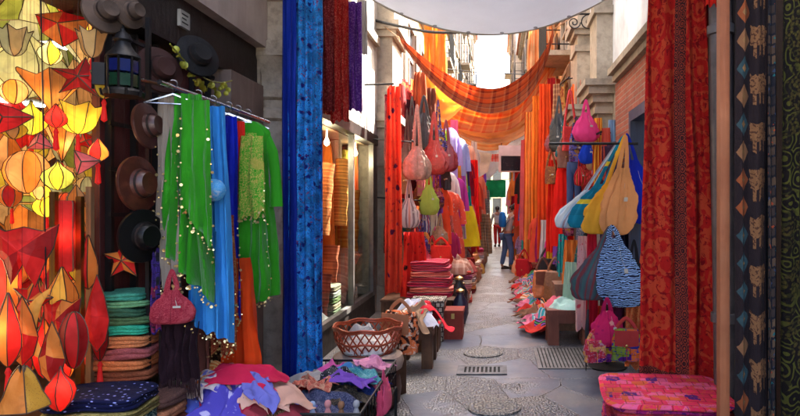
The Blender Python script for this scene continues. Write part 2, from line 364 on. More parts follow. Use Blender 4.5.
def garment(kind, label, cat, top, h, w, m, yaw=0, m2=None, detail=True, group=None, name=None, gold=None, hanger=False):
    """top = point of the hook / neckline; h overall height; w overall width"""
    base = Vector(top)-Vector((0, 0, h)); sd = rnd.random()*50; d = max(.05, w*.22)
    if kind in ('dress', 'tunic'):
        t = thing(name or kind, label, cat, base, yaw, group); b = MB()
        if kind == 'dress': pr = [(0, w*.5, d*1.3), (h*.3, w*.45, d*1.1), (h*.55, w*.36, d*.9), (h*.68, w*.29, d*.8), (h*.85, w*.33, d*.8), (h*.95, w*.3, d*.55), (h, w*.1, d*.4)]
        else: pr = [(0, w*.38, d), (h*.4, w*.35, d*.9), (h*.75, w*.34, d*.9), (h*.93, w*.33, d*.6), (h, w*.1, d*.4)]
        soft(b, pr, 40, 7, .07, 0, sd, .05)
        b.build('garment_body', m, t)
        ss = MB(); L_ = h*(.42 if kind == 'dress' else .62)
        for s in (-1, 1):
            ss = MB(); zz = h*.93
            ss.tube([(s*w*.24, 0, zz-.005), (s*w*.38, -.01, zz-L_*.25), (s*w*.45, -.02, zz-L_*.6), (s*w*.47, -.03, zz-L_)], [w*.09, w*.105, w*.1, w*.12], 12, flat=.5)
            ss.build('sleeve', m2 or m, t)
        if gold:
            g = MB(); g.grid(8, 10, lambda u, v: ((u-.5)*w*.36*(1-.5*abs(v-.5)), -d*.78*(1-(2*u-1)**2*.18)-.012, h*(.6+.33*v)), 0, lambda u, v: (u*w*.5, v*h*.3)); g.build('embroidered_panel', gold, t)
        return t
    if kind == 'trousers':
        t = thing(name or kind, label, cat, base, yaw, group)
        for s in (-1, 1):
            b = MB(); soft(b, [(0, w*.21, d*.8, s*w*.25), (h*.4, w*.2, d*.8, s*w*.23), (h*.8, w*.24, d, s*w*.2), (h*.95, w*.22, d*.8, s*w*.19)], 20, 5, .05, 0, sd+s)
            b.build('trouser_leg', m, t)
        b = MB(); soft(b, [(h*.78, w*.2, d*.7), (h*.86, w*.44, d*1.02), (h*.97, w*.42, d*.85), (h, w*.4, d*.8)], 24, 6, .03, 0, sd); b.build('waistband', m2 or m, t)
        return t
    if kind == 'skirt':
        t = thing(name or kind, label, cat, base, yaw, group)
        b = MB(); soft(b, [(0, w*.5, d*1.6), (h*.3, w*.44, d*1.4), (h*.7, w*.33, d*1.1), (h*.92, w*.24, d*.8)], 44, 9, .11, 0, sd); b.build('skirt_body', m, t)
        b = MB(); soft(b, [(h*.9, w*.235, d*.82), (h, w*.22, d*.78)], 24); b.build('waistband', m2 or m, t)
        return t
def bag(label, hook, w, h, strap, m, ms=None, d=None, yaw=0, seed=0, kind='hobo', cat='bag', name=None, fold=.05, group=None, spread=.38, swr=.018, shear=0):
    """hook = point the strap hangs from; body h tall below strap"""
    d = d or w*.3; H = h+strap; t = thing(name or ('slouchy_bag' if kind == 'hobo' else 'handbag'), label, cat, Vector(hook)-Vector((0, 0, H)), yaw, group)
    sh_ = Matrix(((1, 0, -shear, shear*H), (0, 1, 0, 0), (0, 0, 1, 0), (0, 0, 0, 1)))
    b = MB(); b.mx = sh_
    if kind == 'hobo': pr = [(0, w*.22, d*.2), (h*.04, w*.37, d*.4), (h*.17, w*.49, d*.54), (h*.38, w*.5, d*.5), (h*.58, w*.43, d*.38), (h*.76, w*.31, d*.24), (h*.9, w*.2, d*.14), (h, w*.14, d*.07)]; pw = 2.1
    else: pr = [(0, w*.42, d*.4), (h*.05, w*.48, d*.5), (h*.5, w*.49, d*.5), (h*.92, w*.44, d*.4), (h, w*.42, d*.25)]; pw = 4
    soft(b, pr, 48, 8, fold*1.5, 0, seed+1.3, .14, pw, tg=1.0 if kind == 'hobo' else 0); b.build('bag_body', m, t)
    s = MB(); s.mx = sh_; x = w*spread if kind != 'hobo' else w*.13
    pts = [(-x, 0, h*.86), (-x*.75, 0, h+strap*.3), (-x*.3, 0, h+strap*.8), (0, 0, h+strap), (x*.3, 0, h+strap*.8), (x*.75, 0, h+strap*.3), (x, 0, h*.86)]
    pts = [interp(pts, i/18) for i in range(19)]
    wr = w*.06 if kind == 'hobo' else swr
    s.tube(pts, [wr*lerp(1.3, .55, 1-abs(i/9-1)) for i in range(19)] if kind == 'hobo' else wr, 10, flat=.22 if kind == 'hobo' else .5)
    s.build('strap', ms or m, t)
    if hook[1] < 11:
        g = MB(); g.mx = sh_; K2 = 14; g.tube([(lerp(-1, 1, .5)*w*.02, -interp([p[2] for p in pr], q/K2*.96)*1.02*(1 if kind == 'hobo' else .99), interp([p[0] for p in pr], q/K2*.96)) for q in range(1, K2+1)], .0035, 5); g.build('seam', ms or m, t)
        g = MB(); g.mx = sh_; xx = w*.16; yy = -d*.36-.012; g.box((xx-.018, yy-.003, h*.5), (xx+.018, yy, h*.56)); g.tube([(xx, yy, h*.56), (xx*.6, yy+.02, h*.72), (w*.1, -d*.1, h*.9)], .0015, 4); g.build('price_tag', TAGW, t, False)
    if kind != 'hobo':
        f = MB(); f.sheet(8, 6, lambda u, v: ((u-.5)*w*.86, -d*.5-.004+.3*d*max(0, v-.8)**2, h*lerp(.45+.1*abs(u-.5), .97, v)), .008, 0, lambda u, v: (u*w, v*h)); f.build('flap', ms or m, t)
        k = MB(); k.lathe([(.014, 0), (.014, .006), (.006, .01)], 10, c=(0, 0, 0)); o = k.build('clasp', BRASS, t, loc=(0, -d*.5-.008, h*.5)); o.rotation_euler = (R(90), 0, 0)
    return t
def folded(label, c, w, d, t, m, yaw=0, layers=3, seed=0, name='folded_cloth', cat='folded fabric', group=None, tilt=0, parent=None):
    """one folded textile, c = centre of its underside"""
    b = MB(); n = 44; K = layers*6; rs = []
    for j in range(K+1):
        v = j/K; g = abs(math.sin(layers*math.pi*v)); k = .955+.045*g; r_ = []
        if j in (0, K): k = .93
        for i in range(n):
            a = 6.28318*i/n; c_, s_ = math.cos(a), math.sin(a); e = (abs(c_)**7+abs(s_)**7)**(-1/7)
            wob = 1+.02*nz(seed+c_*2, s_*2, v*layers*1.7)
            x, y = w/2*c_*e*k*wob, d/2*s_*e*k*wob
            z = t*v+t*.22*nz(seed+x*7, y*7, v*1.0)+ (-.12*t*(abs(c_*e)**4) if v > .5 else 0)
            r_.append((x, y, z))
        rs.append(r_)
    hs = [t*j/K for j in range(K+1)]
    b.rings(rs, 0, False, uvs=lambda i, j: (i/n*2*(w+d), hs[j]*2.5))
    # top and bottom skins
    for rr, s in ((rs[-1], 1), (rs[0], -1)):
        prev = rr
        for q in (.8, .5, .2):
            cur = [(p[0]*q, p[1]*q, p[2]*q+(1-q)*(t if s > 0 else 0)+.1*t*nz(seed+p[0]*q*9, p[1]*q*9, 4)) for p in rr]
            b.rings([prev, cur] if s > 0 else [cur, prev], 0, False, uvs=lambda i, j, a=prev, c2=cur, s=s: (((a if (j == 0) == (s > 0) else c2)[i % n][0]), ((a if (j == 0) == (s > 0) else c2)[i % n][1])))
            prev = cur
        i0 = b.add([(0, 0, t if s > 0 else 0)]); k0 = b.add(prev)
        for i in range(n):
            j2 = (i+1) % n; b.face((k0+i, k0+j2, i0) if s > 0 else (k0+j2, k0+i, i0), 0, [(prev[i][0], prev[i][1]), (prev[j2][0], prev[j2][1]), (0, 0)])
    o = b.build(name, m, parent, loc=c); o.rotation_euler = (tilt, 0, yaw)
    return tag(o, label, cat, group) if label else o
def crumple(label, c, w, d, h, m, seed=0, name='crumpled_scarf', cat='scarf', yaw=0, group=None, drape=0, rough=1.0):
    """heaped soft cloth, c = centre of its underside"""
    b = MB(); n = 40
    def fn(u, v):
        x, y = 2*u-1, 2*v-1; e = max(abs(x), abs(y)); L_ = math.hypot(x, y) or 1; k = e/L_
        x, y = x*k, y*k; r = math.hypot(x, y); at = math.atan2(y, x)
        wob = 1+.35*nz(seed+math.cos(at), math.sin(at), 2)+.07*nz(seed+math.cos(at)*2, math.sin(at)*2, 7)
        wx, wy = x+.45*nz(seed+x*1.2, y*1.2, 1), y+.45*nz(seed+x*1.2, y*1.2, 4); da = seed*1.7; cx_, sx_ = math.cos(da), math.sin(da)
        q1 = 9*(wx*cx_+wy*sx_)+3*nz(seed+wx, wy, 9); q2 = 11*(wy*cx_-wx*sx_)+3*nz(seed+wx*1.4, wy*1.4, 3)
        f1 = (.5+.5*math.sin(q1))**1.4; f2 = (.5+.5*math.sin(q2))**1.4
        p = max(0, 1-r**2.7)**.7
        ed = max(0, 1-r*r*.9)
        z = h*p*(.5+ed*rough*(.42*f1*(.5+nz(seed+x, y, 6)) + .25*f2 + .35*nz(seed+x*1.6, y*1.6, 2))) - drape*max(0, r-.7)*1.3
        sw = .06*nz(seed+x*3, y*3, 11)
        return ((x+sw)*w*.6*wob, (y-sw)*d*.6*wob, z*1.15)
    b.grid(n, n, fn, 0, lambda u, v: (u*w, v*d))
    b.grid(n//2, n//2, lambda u, v: (lambda p: (p[0]*.97, p[1]*.97, min(p[2]-.012, p[2]*.3-.012)))(fn(1-u, v)), 0, lambda u, v: (u*w, v*d))
    o = b.build(name, m, loc=c); o.rotation_euler = (0, 0, yaw); return tag(o, label, cat, group)
def heap_cloth(label, c, dome, off, w, d, layer, m, seed=0, yaw=0, name='crumpled_cloth', cat='cloth', group=None, fold=.022):
    """a loose cloth lying over a heap; c = middle of the heap top, dome(x, y) = height of the heap under it"""
    ca, sa = math.cos(yaw), math.sin(yaw); ph = wobble(seed*7+1)
    def fn(u, v):
        x, y = (u-.5)*w, (v-.5)*d
        x *= 1+.5*nz(seed, v*2.5)+.15*nz(seed+3, v*8); y *= 1+.5*nz(seed+5, u*2.5)+.15*nz(seed+9, u*8)
        x += .25*w*nz(seed+u*1.7, v*1.7, 2); y += .25*d*nz(seed+u*1.7, v*1.7, 6)
        X, Y = off[0]+x*ca-y*sa, off[1]+x*sa+y*ca
        q1 = 14*(u+.5*nz(seed+u*2, v*2, 4))+5*v+ph[0]; q2 = 11*(v-.6*u+.5*nz(seed+u*2, v*2, 8))+ph[1]
        e = min(u, 1-u, v, 1-v)*5; e = min(1, e)
        z = dome(X, Y)+layer*.009+fold*((.5+.5*math.sin(q1))**1.6*(.6+nz(seed+u*3, v*3, 1))+.7*(.5+.5*math.sin(q2))**2)*(.35+.65*e)+.03*nz(seed+u*2.5, v*2.5, 5)
        return (X-off[0], Y-off[1], z)
    b = MB(); b.sheet(34, 34, fn, .005, 0, lambda u, v: (u*w, v*d), (0, 0, 1))
    return tag(b.build(name, m, loc=(c[0]+off[0], c[1]+off[1], c[2])), label, cat, group)
def camel_mat():
    m = fab((.02, .012, .012, 1), var=.2).copy(); nt = m.node_tree; N = nt.nodes; L = nt.links
    bs = [n for n in N if n.type == 'BSDF_PRINCIPLED'][0]
    def nd(t, **k):
        n = N.new(t)
        for a, b in k.items(): setattr(n, a, b)
        return n
    def mth(op, a, b=0.0):
        n = nd('ShaderNodeMath', operation=op)
        for i, v in enumerate((a, b)):
            if hasattr(v, 'links'): L.new(v, n.inputs[i])
            else: n.inputs[i].default_value = v
        return n.outputs[0]
    def mx(f, a, b):
        n = nd('ShaderNodeMix', data_type='RGBA')
        for i, v in ((0, f), (6, a), (7, b)):
            if hasattr(v, 'links'): L.new(v, n.inputs[i])
            else: n.inputs[i].default_value = v
        return n.outputs[2]
    uv = nd('ShaderNodeTexCoord').outputs['UV']; no = nd('ShaderNodeTexNoise'); L.new(uv, no.inputs[0]); no.inputs['Scale'].default_value = 26; no.inputs['Detail'].default_value = 3
    n2 = nd('ShaderNodeTexNoise'); L.new(uv, n2.inputs[0]); n2.inputs['Scale'].default_value = 70
    sp = nd('ShaderNodeSeparateXYZ'); L.new(uv, sp.inputs[0]); U, V = sp.outputs[0], sp.outputs[1]
    dv = mth('ABSOLUTE', mth('SUBTRACT', mth('FRACT', mth('MULTIPLY', V, 7.2)), .5)); du = mth('ABSOLUTE', mth('DIVIDE', mth('SUBTRACT', U, .05), .1))
    dia = mth('LESS_THAN', mth('ADD', mth('ADD', dv, du), mth('MULTIPLY', no.outputs[0], .12)), .5); dia_in = mth('LESS_THAN', mth('ADD', dv, du), .16)
    wn_ = nd('ShaderNodeTexWhiteNoise', noise_dimensions='1D'); L.new(mth('FLOOR', mth('MULTIPLY', V, 7.2)), wn_.inputs['W'])
    dcol = nd('ShaderNodeValToRGB'); dcol.color_ramp.interpolation = 'CONSTANT'; e = dcol.color_ramp.elements; e.new(.4); e.new(.75)
    for q, (p, c) in zip(e, [(0, (.22, .06, .022, 1)), (.4, (.03, .06, .07, 1)), (.75, (.2, .095, .045, 1))]): q.position = p; q.color = c
    L.new(wn_.outputs[0], dcol.inputs[0])
    bv = mth('ABSOLUTE', mth('SUBTRACT', mth('FRACT', mth('ADD', mth('MULTIPLY', V, 4.2), .3)), .5)); inb = mth('LESS_THAN', mth('ADD', bv, mth('MULTIPLY', no.outputs[0], .25)), .44)
    inu = mth('LESS_THAN', mth('ADD', mth('ABSOLUTE', mth('SUBTRACT', U, .155)), mth('MULTIPLY', no.outputs[0], .03)), .066)
    leg = mth('MULTIPLY', mth('LESS_THAN', mth('FRACT', mth('ADD', mth('MULTIPLY', V, 4.2), .3)), .42), mth('GREATER_THAN', mth('SINE', mth('MULTIPLY', U, 190)), -.1))
    body = mth('MULTIPLY', mth('MULTIPLY', inb, inu), mth('SUBTRACT', 1.0, leg)); det = mth('GREATER_THAN', n2.outputs[0], .56)
    c = mx(dia, (.018, .012, .014, 1), dcol.outputs[0]); c = mx(dia_in, c, (.22, .12, .05, 1)); c = mx(body, c, mx(det, (.19, .09, .04, 1), (.07, .03, .018, 1)))
    L.new(c, bs.inputs['Base Color']); return m
# ================================================================== STREET
def ground_mat():
    m = bpy.data.materials.new('paving'); m.use_nodes = True; nt = m.node_tree; N = nt.nodes; L = nt.links; bs = N['Principled BSDF']
    def nd(t, **k):
        n = N.new(t)
        for a, b in k.items(): setattr(n, a, b)
        return n
    def mth(op, a, b=0.0):
        n = nd('ShaderNodeMath', operation=op)
        for i, v in enumerate((a, b)):
            if hasattr(v, 'links'): L.new(v, n.inputs[i])
            else: n.inputs[i].default_value = v
        return n.outputs[0]
    def mx(f, a, b, bl='MIX'):
        n = nd('ShaderNodeMix', data_type='RGBA', blend_type=bl)
        for i, v in ((0, f), (6, a), (7, b)):
            if hasattr(v, 'links'): L.new(v, n.inputs[i])
            else: n.inputs[i].default_value = v
        return n.outputs[2]
    tc = nd('ShaderNodeTexCoord').outputs['Object']
    def warp(s, amt):
        n = nd('ShaderNodeTexNoise'); L.new(tc, n.inputs[0]); n.inputs['Scale'].default_value = s; n.inputs['Detail'].default_value = 2
        q = nd('ShaderNodeVectorMath', operation='MULTIPLY_ADD'); L.new(n.outputs['Color'], q.inputs[0]); q.inputs[1].default_value = (amt,)*3; L.new(tc, q.inputs[2]); return q.outputs[0]
    def vor(vec, s, feat='F1', rn=1):
        n = nd('ShaderNodeTexVoronoi', feature=feat, voronoi_dimensions='2D'); L.new(vec, n.inputs['Vector']); n.inputs['Scale'].default_value = s; n.inputs['Randomness'].default_value = rn; return n
    def noi(s, d=4, r=.6):
        n = nd('ShaderNodeTexNoise'); L.new(tc, n.inputs[0]); n.inputs['Scale'].default_value = s; n.inputs['Detail'].default_value = d; n.inputs['Roughness'].default_value = r; return n.outputs[0]
    def step(v, t, w):
        n = nd('ShaderNodeMapRange'); L.new(v, n.inputs[0]); n.inputs[1].default_value = t-w; n.inputs[2].default_value = t+w; return n.outputs[0]
    wv = warp(1.6, .16)
    slab_e = vor(wv, 1.5, 'DISTANCE_TO_EDGE').outputs['Distance']; slab_c = vor(wv, 1.5).outputs['Color']
    sp = nd('ShaderNodeSeparateColor'); L.new(slab_c, sp.inputs[0])
    peb = vor(warp(9, .02), 46, 'F1', .9); pd = peb.outputs['Distance']; pc = nd('ShaderNodeSeparateColor'); L.new(peb.outputs['Color'], pc.inputs[0])
    # which zones are pebble mosaic: a band of slabs plus broad joints
    zone = mth('MAXIMUM', mth('GREATER_THAN', sp.outputs[0], .5), mth('SUBTRACT', 1.0, step(slab_e, .016, .008)))
    zone = mth('MAXIMUM', zone, step(mth('ADD', noi(.7, 3), 0), .56, .03))
    slabcol = mx(sp.outputs[1], (.045, .055, .085, 1), (.09, .1, .13, 1))
    slabcol = mx(mth('MULTIPLY', step(noi(3.5, 6, .7), .52, .12), .7), slabcol, (.1, .11, .135, 1))
    slabcol = mx(mth('MULTIPLY', step(noi(1.1, 5, .6), .6, .08), .55), slabcol, (.24, .2, .15, 1))
    pebcol = mx(pc.outputs[0], (.045, .052, .08, 1), (.14, .145, .175, 1)); pebcol = mx(mth('MULTIPLY', mth('GREATER_THAN', pc.outputs[1], .8), .8), pebcol, (.28, .26, .22, 1)); pebcol = mx(mth('MULTIPLY', step(noi(1.5, 4, .65),   .56, .05), .6), pebcol, (.3, .26, .21, 1))
    pebcol = mx(step(pd, .42, .08), pebcol, (.055, .05, .048, 1))
    col = mx(zone, slabcol, pebcol)
    jn = mth('MULTIPLY', mth('SUBTRACT', 1.0, step(slab_e, .007, .005)), 1.0)
    col = mx(mth('MULTIPLY', jn, .75), col, (.05, .05, .055, 1))
    # the far stretch is warmer and paler
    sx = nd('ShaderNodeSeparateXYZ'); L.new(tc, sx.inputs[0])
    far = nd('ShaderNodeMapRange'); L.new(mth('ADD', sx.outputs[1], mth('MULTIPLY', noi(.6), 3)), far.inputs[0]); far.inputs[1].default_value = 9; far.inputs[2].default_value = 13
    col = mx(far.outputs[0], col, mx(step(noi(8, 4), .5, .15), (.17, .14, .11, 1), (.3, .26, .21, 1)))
    L.new(col, bs.inputs['Base Color'])
    rg = nd('ShaderNodeMapRange'); L.new(noi(2.4, 5), rg.inputs[0]); rg.inputs[3].default_value = .2; rg.inputs[4].default_value = .5; L.new(rg.outputs[0], bs.inputs['Roughness'])
    h = mth('ADD', mth('MULTIPLY', mth('MULTIPLY', mth('SUBTRACT', .5, pd), zone), 1.6), mth('MULTIPLY', noi(18, 5), .35)); h = mth('SUBTRACT', h, mth('MULTIPLY', jn, .8))
    b = nd('ShaderNodeBump'); b.inputs['Strength'].default_value = .55; b.inputs['Distance'].default_value = .012; L.new(h, b.inputs['Height']); L.new(b.outputs[0], bs.inputs['Normal'])
    return m
def flat(name, x0, y0, x1, y1, z, m, nx=1, ny=1, amp=0):
    b = MB(); b.grid(nx, ny, lambda u, v: (lerp(x0, x1, u), lerp(y0, y1, v), z+amp*nz(lerp(x0, x1, u)*.8, lerp(y0, y1, v)*.8)), 0, lambda u, v: (lerp(x0, x1, u), lerp(y0, y1, v)))
    return b.build(name, m)
def pebble(joint, c1, c2):
    m = bpy.data.materials.new('pebble'); m.use_nodes = True; N = m.node_tree.nodes; L = m.node_tree.links; bs = N['Principled BSDF']
    tc = N.new('ShaderNodeTexCoord'); v = N.new('ShaderNodeTexVoronoi'); v.voronoi_dimensions = '2D'; v.inputs['Scale'].default_value = 42; L.new(tc.outputs['UV'], v.inputs['Vector'])
    sp = N.new('ShaderNodeSeparateColor'); L.new(v.outputs['Color'], sp.inputs[0])
    mx = N.new('ShaderNodeMix'); mx.data_type = 'RGBA'; L.new(sp.outputs[0], mx.inputs[0]); mx.inputs[6].default_value = c1; mx.inputs[7].default_value = c2
    mr = N.new('ShaderNodeMapRange'); L.new(v.outputs['Distance'], mr.inputs[0]); mr.inputs[1].default_value = .32; mr.inputs[2].default_value = .5
    m2 = N.new('ShaderNodeMix'); m2.data_type = 'RGBA'; L.new(mr.outputs[0], m2.inputs[0]); L.new(mx.outputs[2], m2.inputs[6]); m2.inputs[7].default_value = joint
    L.new(m2.outputs[2], bs.inputs['Base Color']); bs.inputs['Roughness'].default_value = .5
    iv = N.new('ShaderNodeMath'); iv.operation = 'SUBTRACT'; iv.inputs[0].default_value = .6; L.new(v.outputs['Distance'], iv.inputs[1])
    bp = N.new('ShaderNodeBump'); bp.inputs['Strength'].default_value = .8; bp.inputs['Distance'].default_value = .02; L.new(iv.outputs[0], bp.inputs['Height']); L.new(bp.outputs[0], bs.inputs['Normal']); return m
EARTH = mat((.3, .26, .2, 1), 'stone', (.24, .2, .15, 1), (.2, .2, .14, 1), .3)
struct(flat('ground', -1500, -1500, 1500, 1500, -.03, EARTH))
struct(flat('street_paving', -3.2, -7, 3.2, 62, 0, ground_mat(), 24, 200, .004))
PEBL = pebble((.09, .085, .08, 1), (.32, .29, .24, 1), (.18, .17, .16, 1))
PEBG = pebble((.06, .06, .065, 1), (.22, .23, .26, 1), (.14, .14, .16, 1))
def mosaic(x, y, r, sx, blot, seed):
    b = MB(); n = 28
    def pt(k, q): a = 6.28318*k/n; rr = r*q*(1+(blot*nz(seed+math.cos(a), math.sin(a)))); return (rr*math.cos(a)*sx, rr*math.sin(a), 0)
    rings = [0, .3, .36, .8, .88, 1.0]
    rs = [[pt(k, q)[:2]+(.019-.001*i,) for k in range(n)] for i, q in enumerate(rings[1:][::-1])][::-1]
    for i, rr in enumerate(rs): rs[i] = [(p[0], p[1], .02-.0012*i) for p in rr]
    c = b.add([(0, 0, .0205)]); k0 = b.add(rs[0])
    for i in range(n): b.face((k0+i, k0+(i+1) % n, c), 0, [rs[0][i][:2], rs[0][(i+1) % n][:2], (0, 0)])
    mi = (1, 0, 1, 0) if not blot else (0, 0, 0, 0)
    for i in range(4):
        a, d = rs[i], rs[i+1]; i0 = b.add(a); i1 = b.add(d)
        for k in range(n):
            q = (k+1) % n; b.face((i0+k, i1+k, i1+q, i0+q), mi[i], [a[k][:2], d[k][:2], d[q][:2], a[q][:2]])
    i0 = b.add(rs[-1]); i1 = b.add([(p[0]*1.02, p[1]*1.02, -.02) for p in rs[-1]])
    for k in range(n): q = (k+1) % n; b.face((i0+k, i1+k, i1+q, i0+q), mi[3])
    o = b.build('street_mosaic', [PEBL, PEBG], loc=(x, y, 0)); struct(o)
mosaic(-.155, 6.75, .2, 1.1, 0, 1); mosaic(-.02, 4.92, .2, 1.1, 0, 2)
# drain grates
def grate(x0, x1, y0, y1, n, label, dirx=True, m=STEEL, fr=.03, gap=.5):
    t = thing('drain_grate', label, 'drain grate', ((x0+x1)/2, (y0+y1)/2, 0)); w, d = (x1-x0)/2, (y1-y0)/2
    b = MB(); z0, z1 = .004, .0115
    b.box((-w, -d, z0), (w, -d+fr, z1)); b.box((-w, d-fr, z0), (w, d, z1)); b.box((-w, -d+fr, z0), (-w+fr, d-fr, z1)); b.box((w-fr, -d+fr, z0), (w, d-fr, z1)); b.build('grate_frame', m, t, False)
    b = MB(); b.box((-w+fr, -d+fr, .0), (w-fr, d-fr, .0065)); b.build('drain_pit', mat((.01,.01,.01,1), rough=.9), t, False)  # flat near-black slab, the shade below the bars put into its colour
    b = MB(); W = 2*w-2*fr; p = W/n
    for k in range(n+1):
        xx = -w+fr+k*p; b.box((max(-w+fr, xx-p*(1-gap)/2), -d+fr, .007), (min(w-fr, xx+p*(1-gap)/2), d-fr, .011))
    b.build('grate_bars', m, t, False)
grate(-.4, .1, 5.9, 6.22, 9, 'iron drain grate with a row of short slots in the middle of the alley', m=mat((.13,.13,.135,1),'metal',(.07,.07,.07,1),rough=.5,metal=.7,bump=.2), fr=.06, gap=.55)
grate(.42, 1.02, 6.1, 7.0, 14, 'long worn floor grille with thin bars beside the wooden stand', m=mat((.16,.15,.145,1),'metal',(.1,.09,.085,1),rough=.55,metal=.4,bump=.2), gap=.35)

# ================================================================== BUILDINGS
STONE = mat((.40, .34, .26, 1), 'stone', (.28, .23, .17, 1), (.2, .16, .12, 1), 1.2, bump=.6)
STONE_G = mat((.42, .36, .29, 1), 'stone', (.28, .23, .18, 1), (.17, .14, .11, 1), 1.5, bump=.6)
STUCCO = mat((.62, .6, .56, 1), 'plaster', (.5, .48, .44, 1), (.4, .37, .33, 1), bump=.25)
FASCIA = mat((.42, .35, .31, 1), 'plaster', (.33, .27, .24, 1), (.22, .18, .16, 1), bump=.15, rough=.6)
BRICKM = mat((.42, .12, .075, 1), 'brick', (.3, .085, .055, 1), (.32, .27, .23, 1), bump=.6)
CREAM = mat((.5, .36, .2, 1), 'plaster', (.42, .28, .14, 1), (.28, .18, .1, 1), bump=.3)
OCHRE = mat((.55, .27, .08, 1), 'plaster', (.45, .22, .07, 1), (.6, .38, .16, 1), bump=.25)
WHITEW = mat((.5, .45, .37, 1), 'plaster', (.42, .36, .28, 1), (.25, .21, .16, 1), bump=.3)
DARKW = mat((.014, .009, .008, 1), 'wood', (.008, .005, .004, 1), (.03, .02, .015, 1), rough=.5)
ALU = mat((.2, .19, .18, 1), 'metal', (.13, .12, .12, 1), rough=.4, metal=.7, bump=.05)
TILE = mat((.4, .15, .08, 1), 'stone', (.5, .22, .12, 1), (.25, .1, .06, 1), 3)
XL, XR = -1.9, 1.5
BK = -.8      # walls cut off behind the camera, left open to let fill light in
def part(name, boxes, m, parent, smooth=False):
    b = MB()
    for lo, hi in boxes: b.box(lo, hi)
    return b.build(name, m, parent, smooth)
def bands(b, x, y, prof, m=0):    # square pilaster: rows (z0,z1,half)
    for z0, z1, hx, hy in prof: b.box((x-hx, y-hy, z0), (x+hx, y+hy, z1), m)

# --- lamp shop building
A = thing('shop_building', 'stone and grey panelled building with the open lantern shop on its ground floor', 'building', (XL, 2, 0))
A.location = (0, 0, 0)
part('upper_wall', [((XL-.35, BK, 3.75), (XL, 5.35, 9.5))], STUCCO, A)
part('fascia_panel', [((XL-.3, BK, 2.92), (XL+.06, 4.82, 3.748))], FASCIA, A)
part('lintel_beam', [((XL-.25, BK, 2.62), (XL-.02, 4.8, 2.917))], DARKW, A)
part('shop_front_wall', [((XL-.3, BK, 0), (XL, 1.2, 2.617))], STUCCO, A)
part('door_jamb', [((XL-.12, 4.22, 0), (XL+.03, 4.8, 2.617))], mat((.17, .12, .1, 1), 'wood', (.1, .07, .06, 1), (.22, .17, .14, 1), .6), A)
part('room_wall', [((-6.3, 1.0, 0), (-6.1, 6.4, 3.3)), ((-6.1, 6.2, 0), (XL-.36, 6.4, 3.3)), ((-6.1, 1.0, 0), (XL-.31, 1.15, 3.3))], mat((.16, .06, .035, 1), 'plaster', (.1, .04, .025, 1), (.2, .1, .06, 1)), A)
part('room_ceiling', [((-6.1, 1.16, 3.2), (XL-.31, 6.19, 3.3))], mat((.35, .28, .2, 1), 'plaster'), A)
part('room_floor', [((-6.1, 1.16, -.02), (XL-.02, 6.19, .02))], mat((.12, .06, .04, 1), 'stone', (.09, .05, .04, 1)), A)
part('roof', [((XL-5, BK, 9.5), (XL+.25, 5.35, 9.66))], TILE, A)
b = MB(); cx, cy = XL+.02, 5.07
b.lathe([(.27, 0), (.27, .3), (.22, .34), (.2, .4), (.195, 2.35), (.23, 2.37), (.235, 2.43), (.2, 2.46), (.2, 2.52), (.235, 2.54), (.24, 2.6), (.2, 2.64), (.2, 2.72), (.27, 2.82), (.3, 2.86)], 22, 0, (cx, cy, 0))
bands(b, cx, cy, [(2.86, 2.98, .3, .29), (2.98, 3.3, .26, .26), (3.3, 3.38, .31, .28), (3.38, 9.5, .24, .25)])
b.build('stone_column', STONE_G, A)
part('wall_pier', [((XL-.35, 4.83, 0), (XL-.01, 5.35, 3.748))], STONE_G, A)
# door of burgundy lattice
b = MB(); b.box((XL-.16, 3.05, .02), (XL-.12, 4.2, 2.6)); b.build('door_panel', mat((.10, .025, .022, 1), 'wood', (.07, .017, .017, 1), (.13, .03, .03, 1), rough=.5), A, False)
b = MB()
for k in range(6): yy = 3.1+k*.21; b.box((XL-.118, yy-.012, .02), (XL-.085, yy+.012, 2.6))
for k in range(11): zz = .2+k*.235; b.box((XL-.084, 3.06, zz-.01), (XL-.07, 4.19, zz+.01))
b.build('door_lattice', BLACKM, A, False)

# --- window shop building
B = thing('shop_building', 'pale stucco building with the tall glazed display window behind the blue scarf', 'building')
part('upper_wall', [((XL-.35, 5.353, 2.76), (XL, 11.0, 9.4))], mat((.5, .47, .42, 1), 'plaster', (.4, .37, .33, 1), (.28, .25, .22, 1), bump=.3), B)
part('wall_pier', [((XL-.35, 5.353, 0), (XL, 6.2, 2.757)), ((XL-.35, 9.35, 0), (XL, 11.0, 2.757))], STONE_G, B)
part('window_lintel', [((XL-.1, 6.2, 2.6), (XL+.05, 9.34, 2.75))], DARKW, B)
part('display_floor', [((XL-1.0, 6.2, 0), (XL, 9.34, .3))], DARKW, B)
part('display_back', [((XL-1.1, 6.2, .302), (XL-1.0, 9.34, 2.6)), ((XL-1.0, 6.18, .302), (XL-.36, 6.24, 2.6)), ((XL-1.0, 9.3, .302), (XL-.36, 9.36, 2.6)), ((XL-1.1, 6.18, 2.602), (XL-.12, 9.36, 2.7))], mat((.28, .2, .12, 1), 'wood', (.2, .13, .08, 1), rough=.6), B)
win = MB()
for y0, y1 in ((6.2, 6.27), (7.86, 7.92), (9.12, 9.34)): win.box((XL-.05, y0, .302), (XL+.02, y1, 2.597))
win.box((XL-.05, 6.272, .302), (XL+.02, 7.858, .37)); win.box((XL-.05, 7.922, .302), (XL+.02, 9.118, .37))
wo = win.build('window', ALU, B, False)
part('pane', [((XL-.03, 6.272, .372), (XL-.022, 7.858, 2.596)), ((XL-.03, 7.922, .372), (XL-.022, 9.118, 2.596))], GLASS, wo)
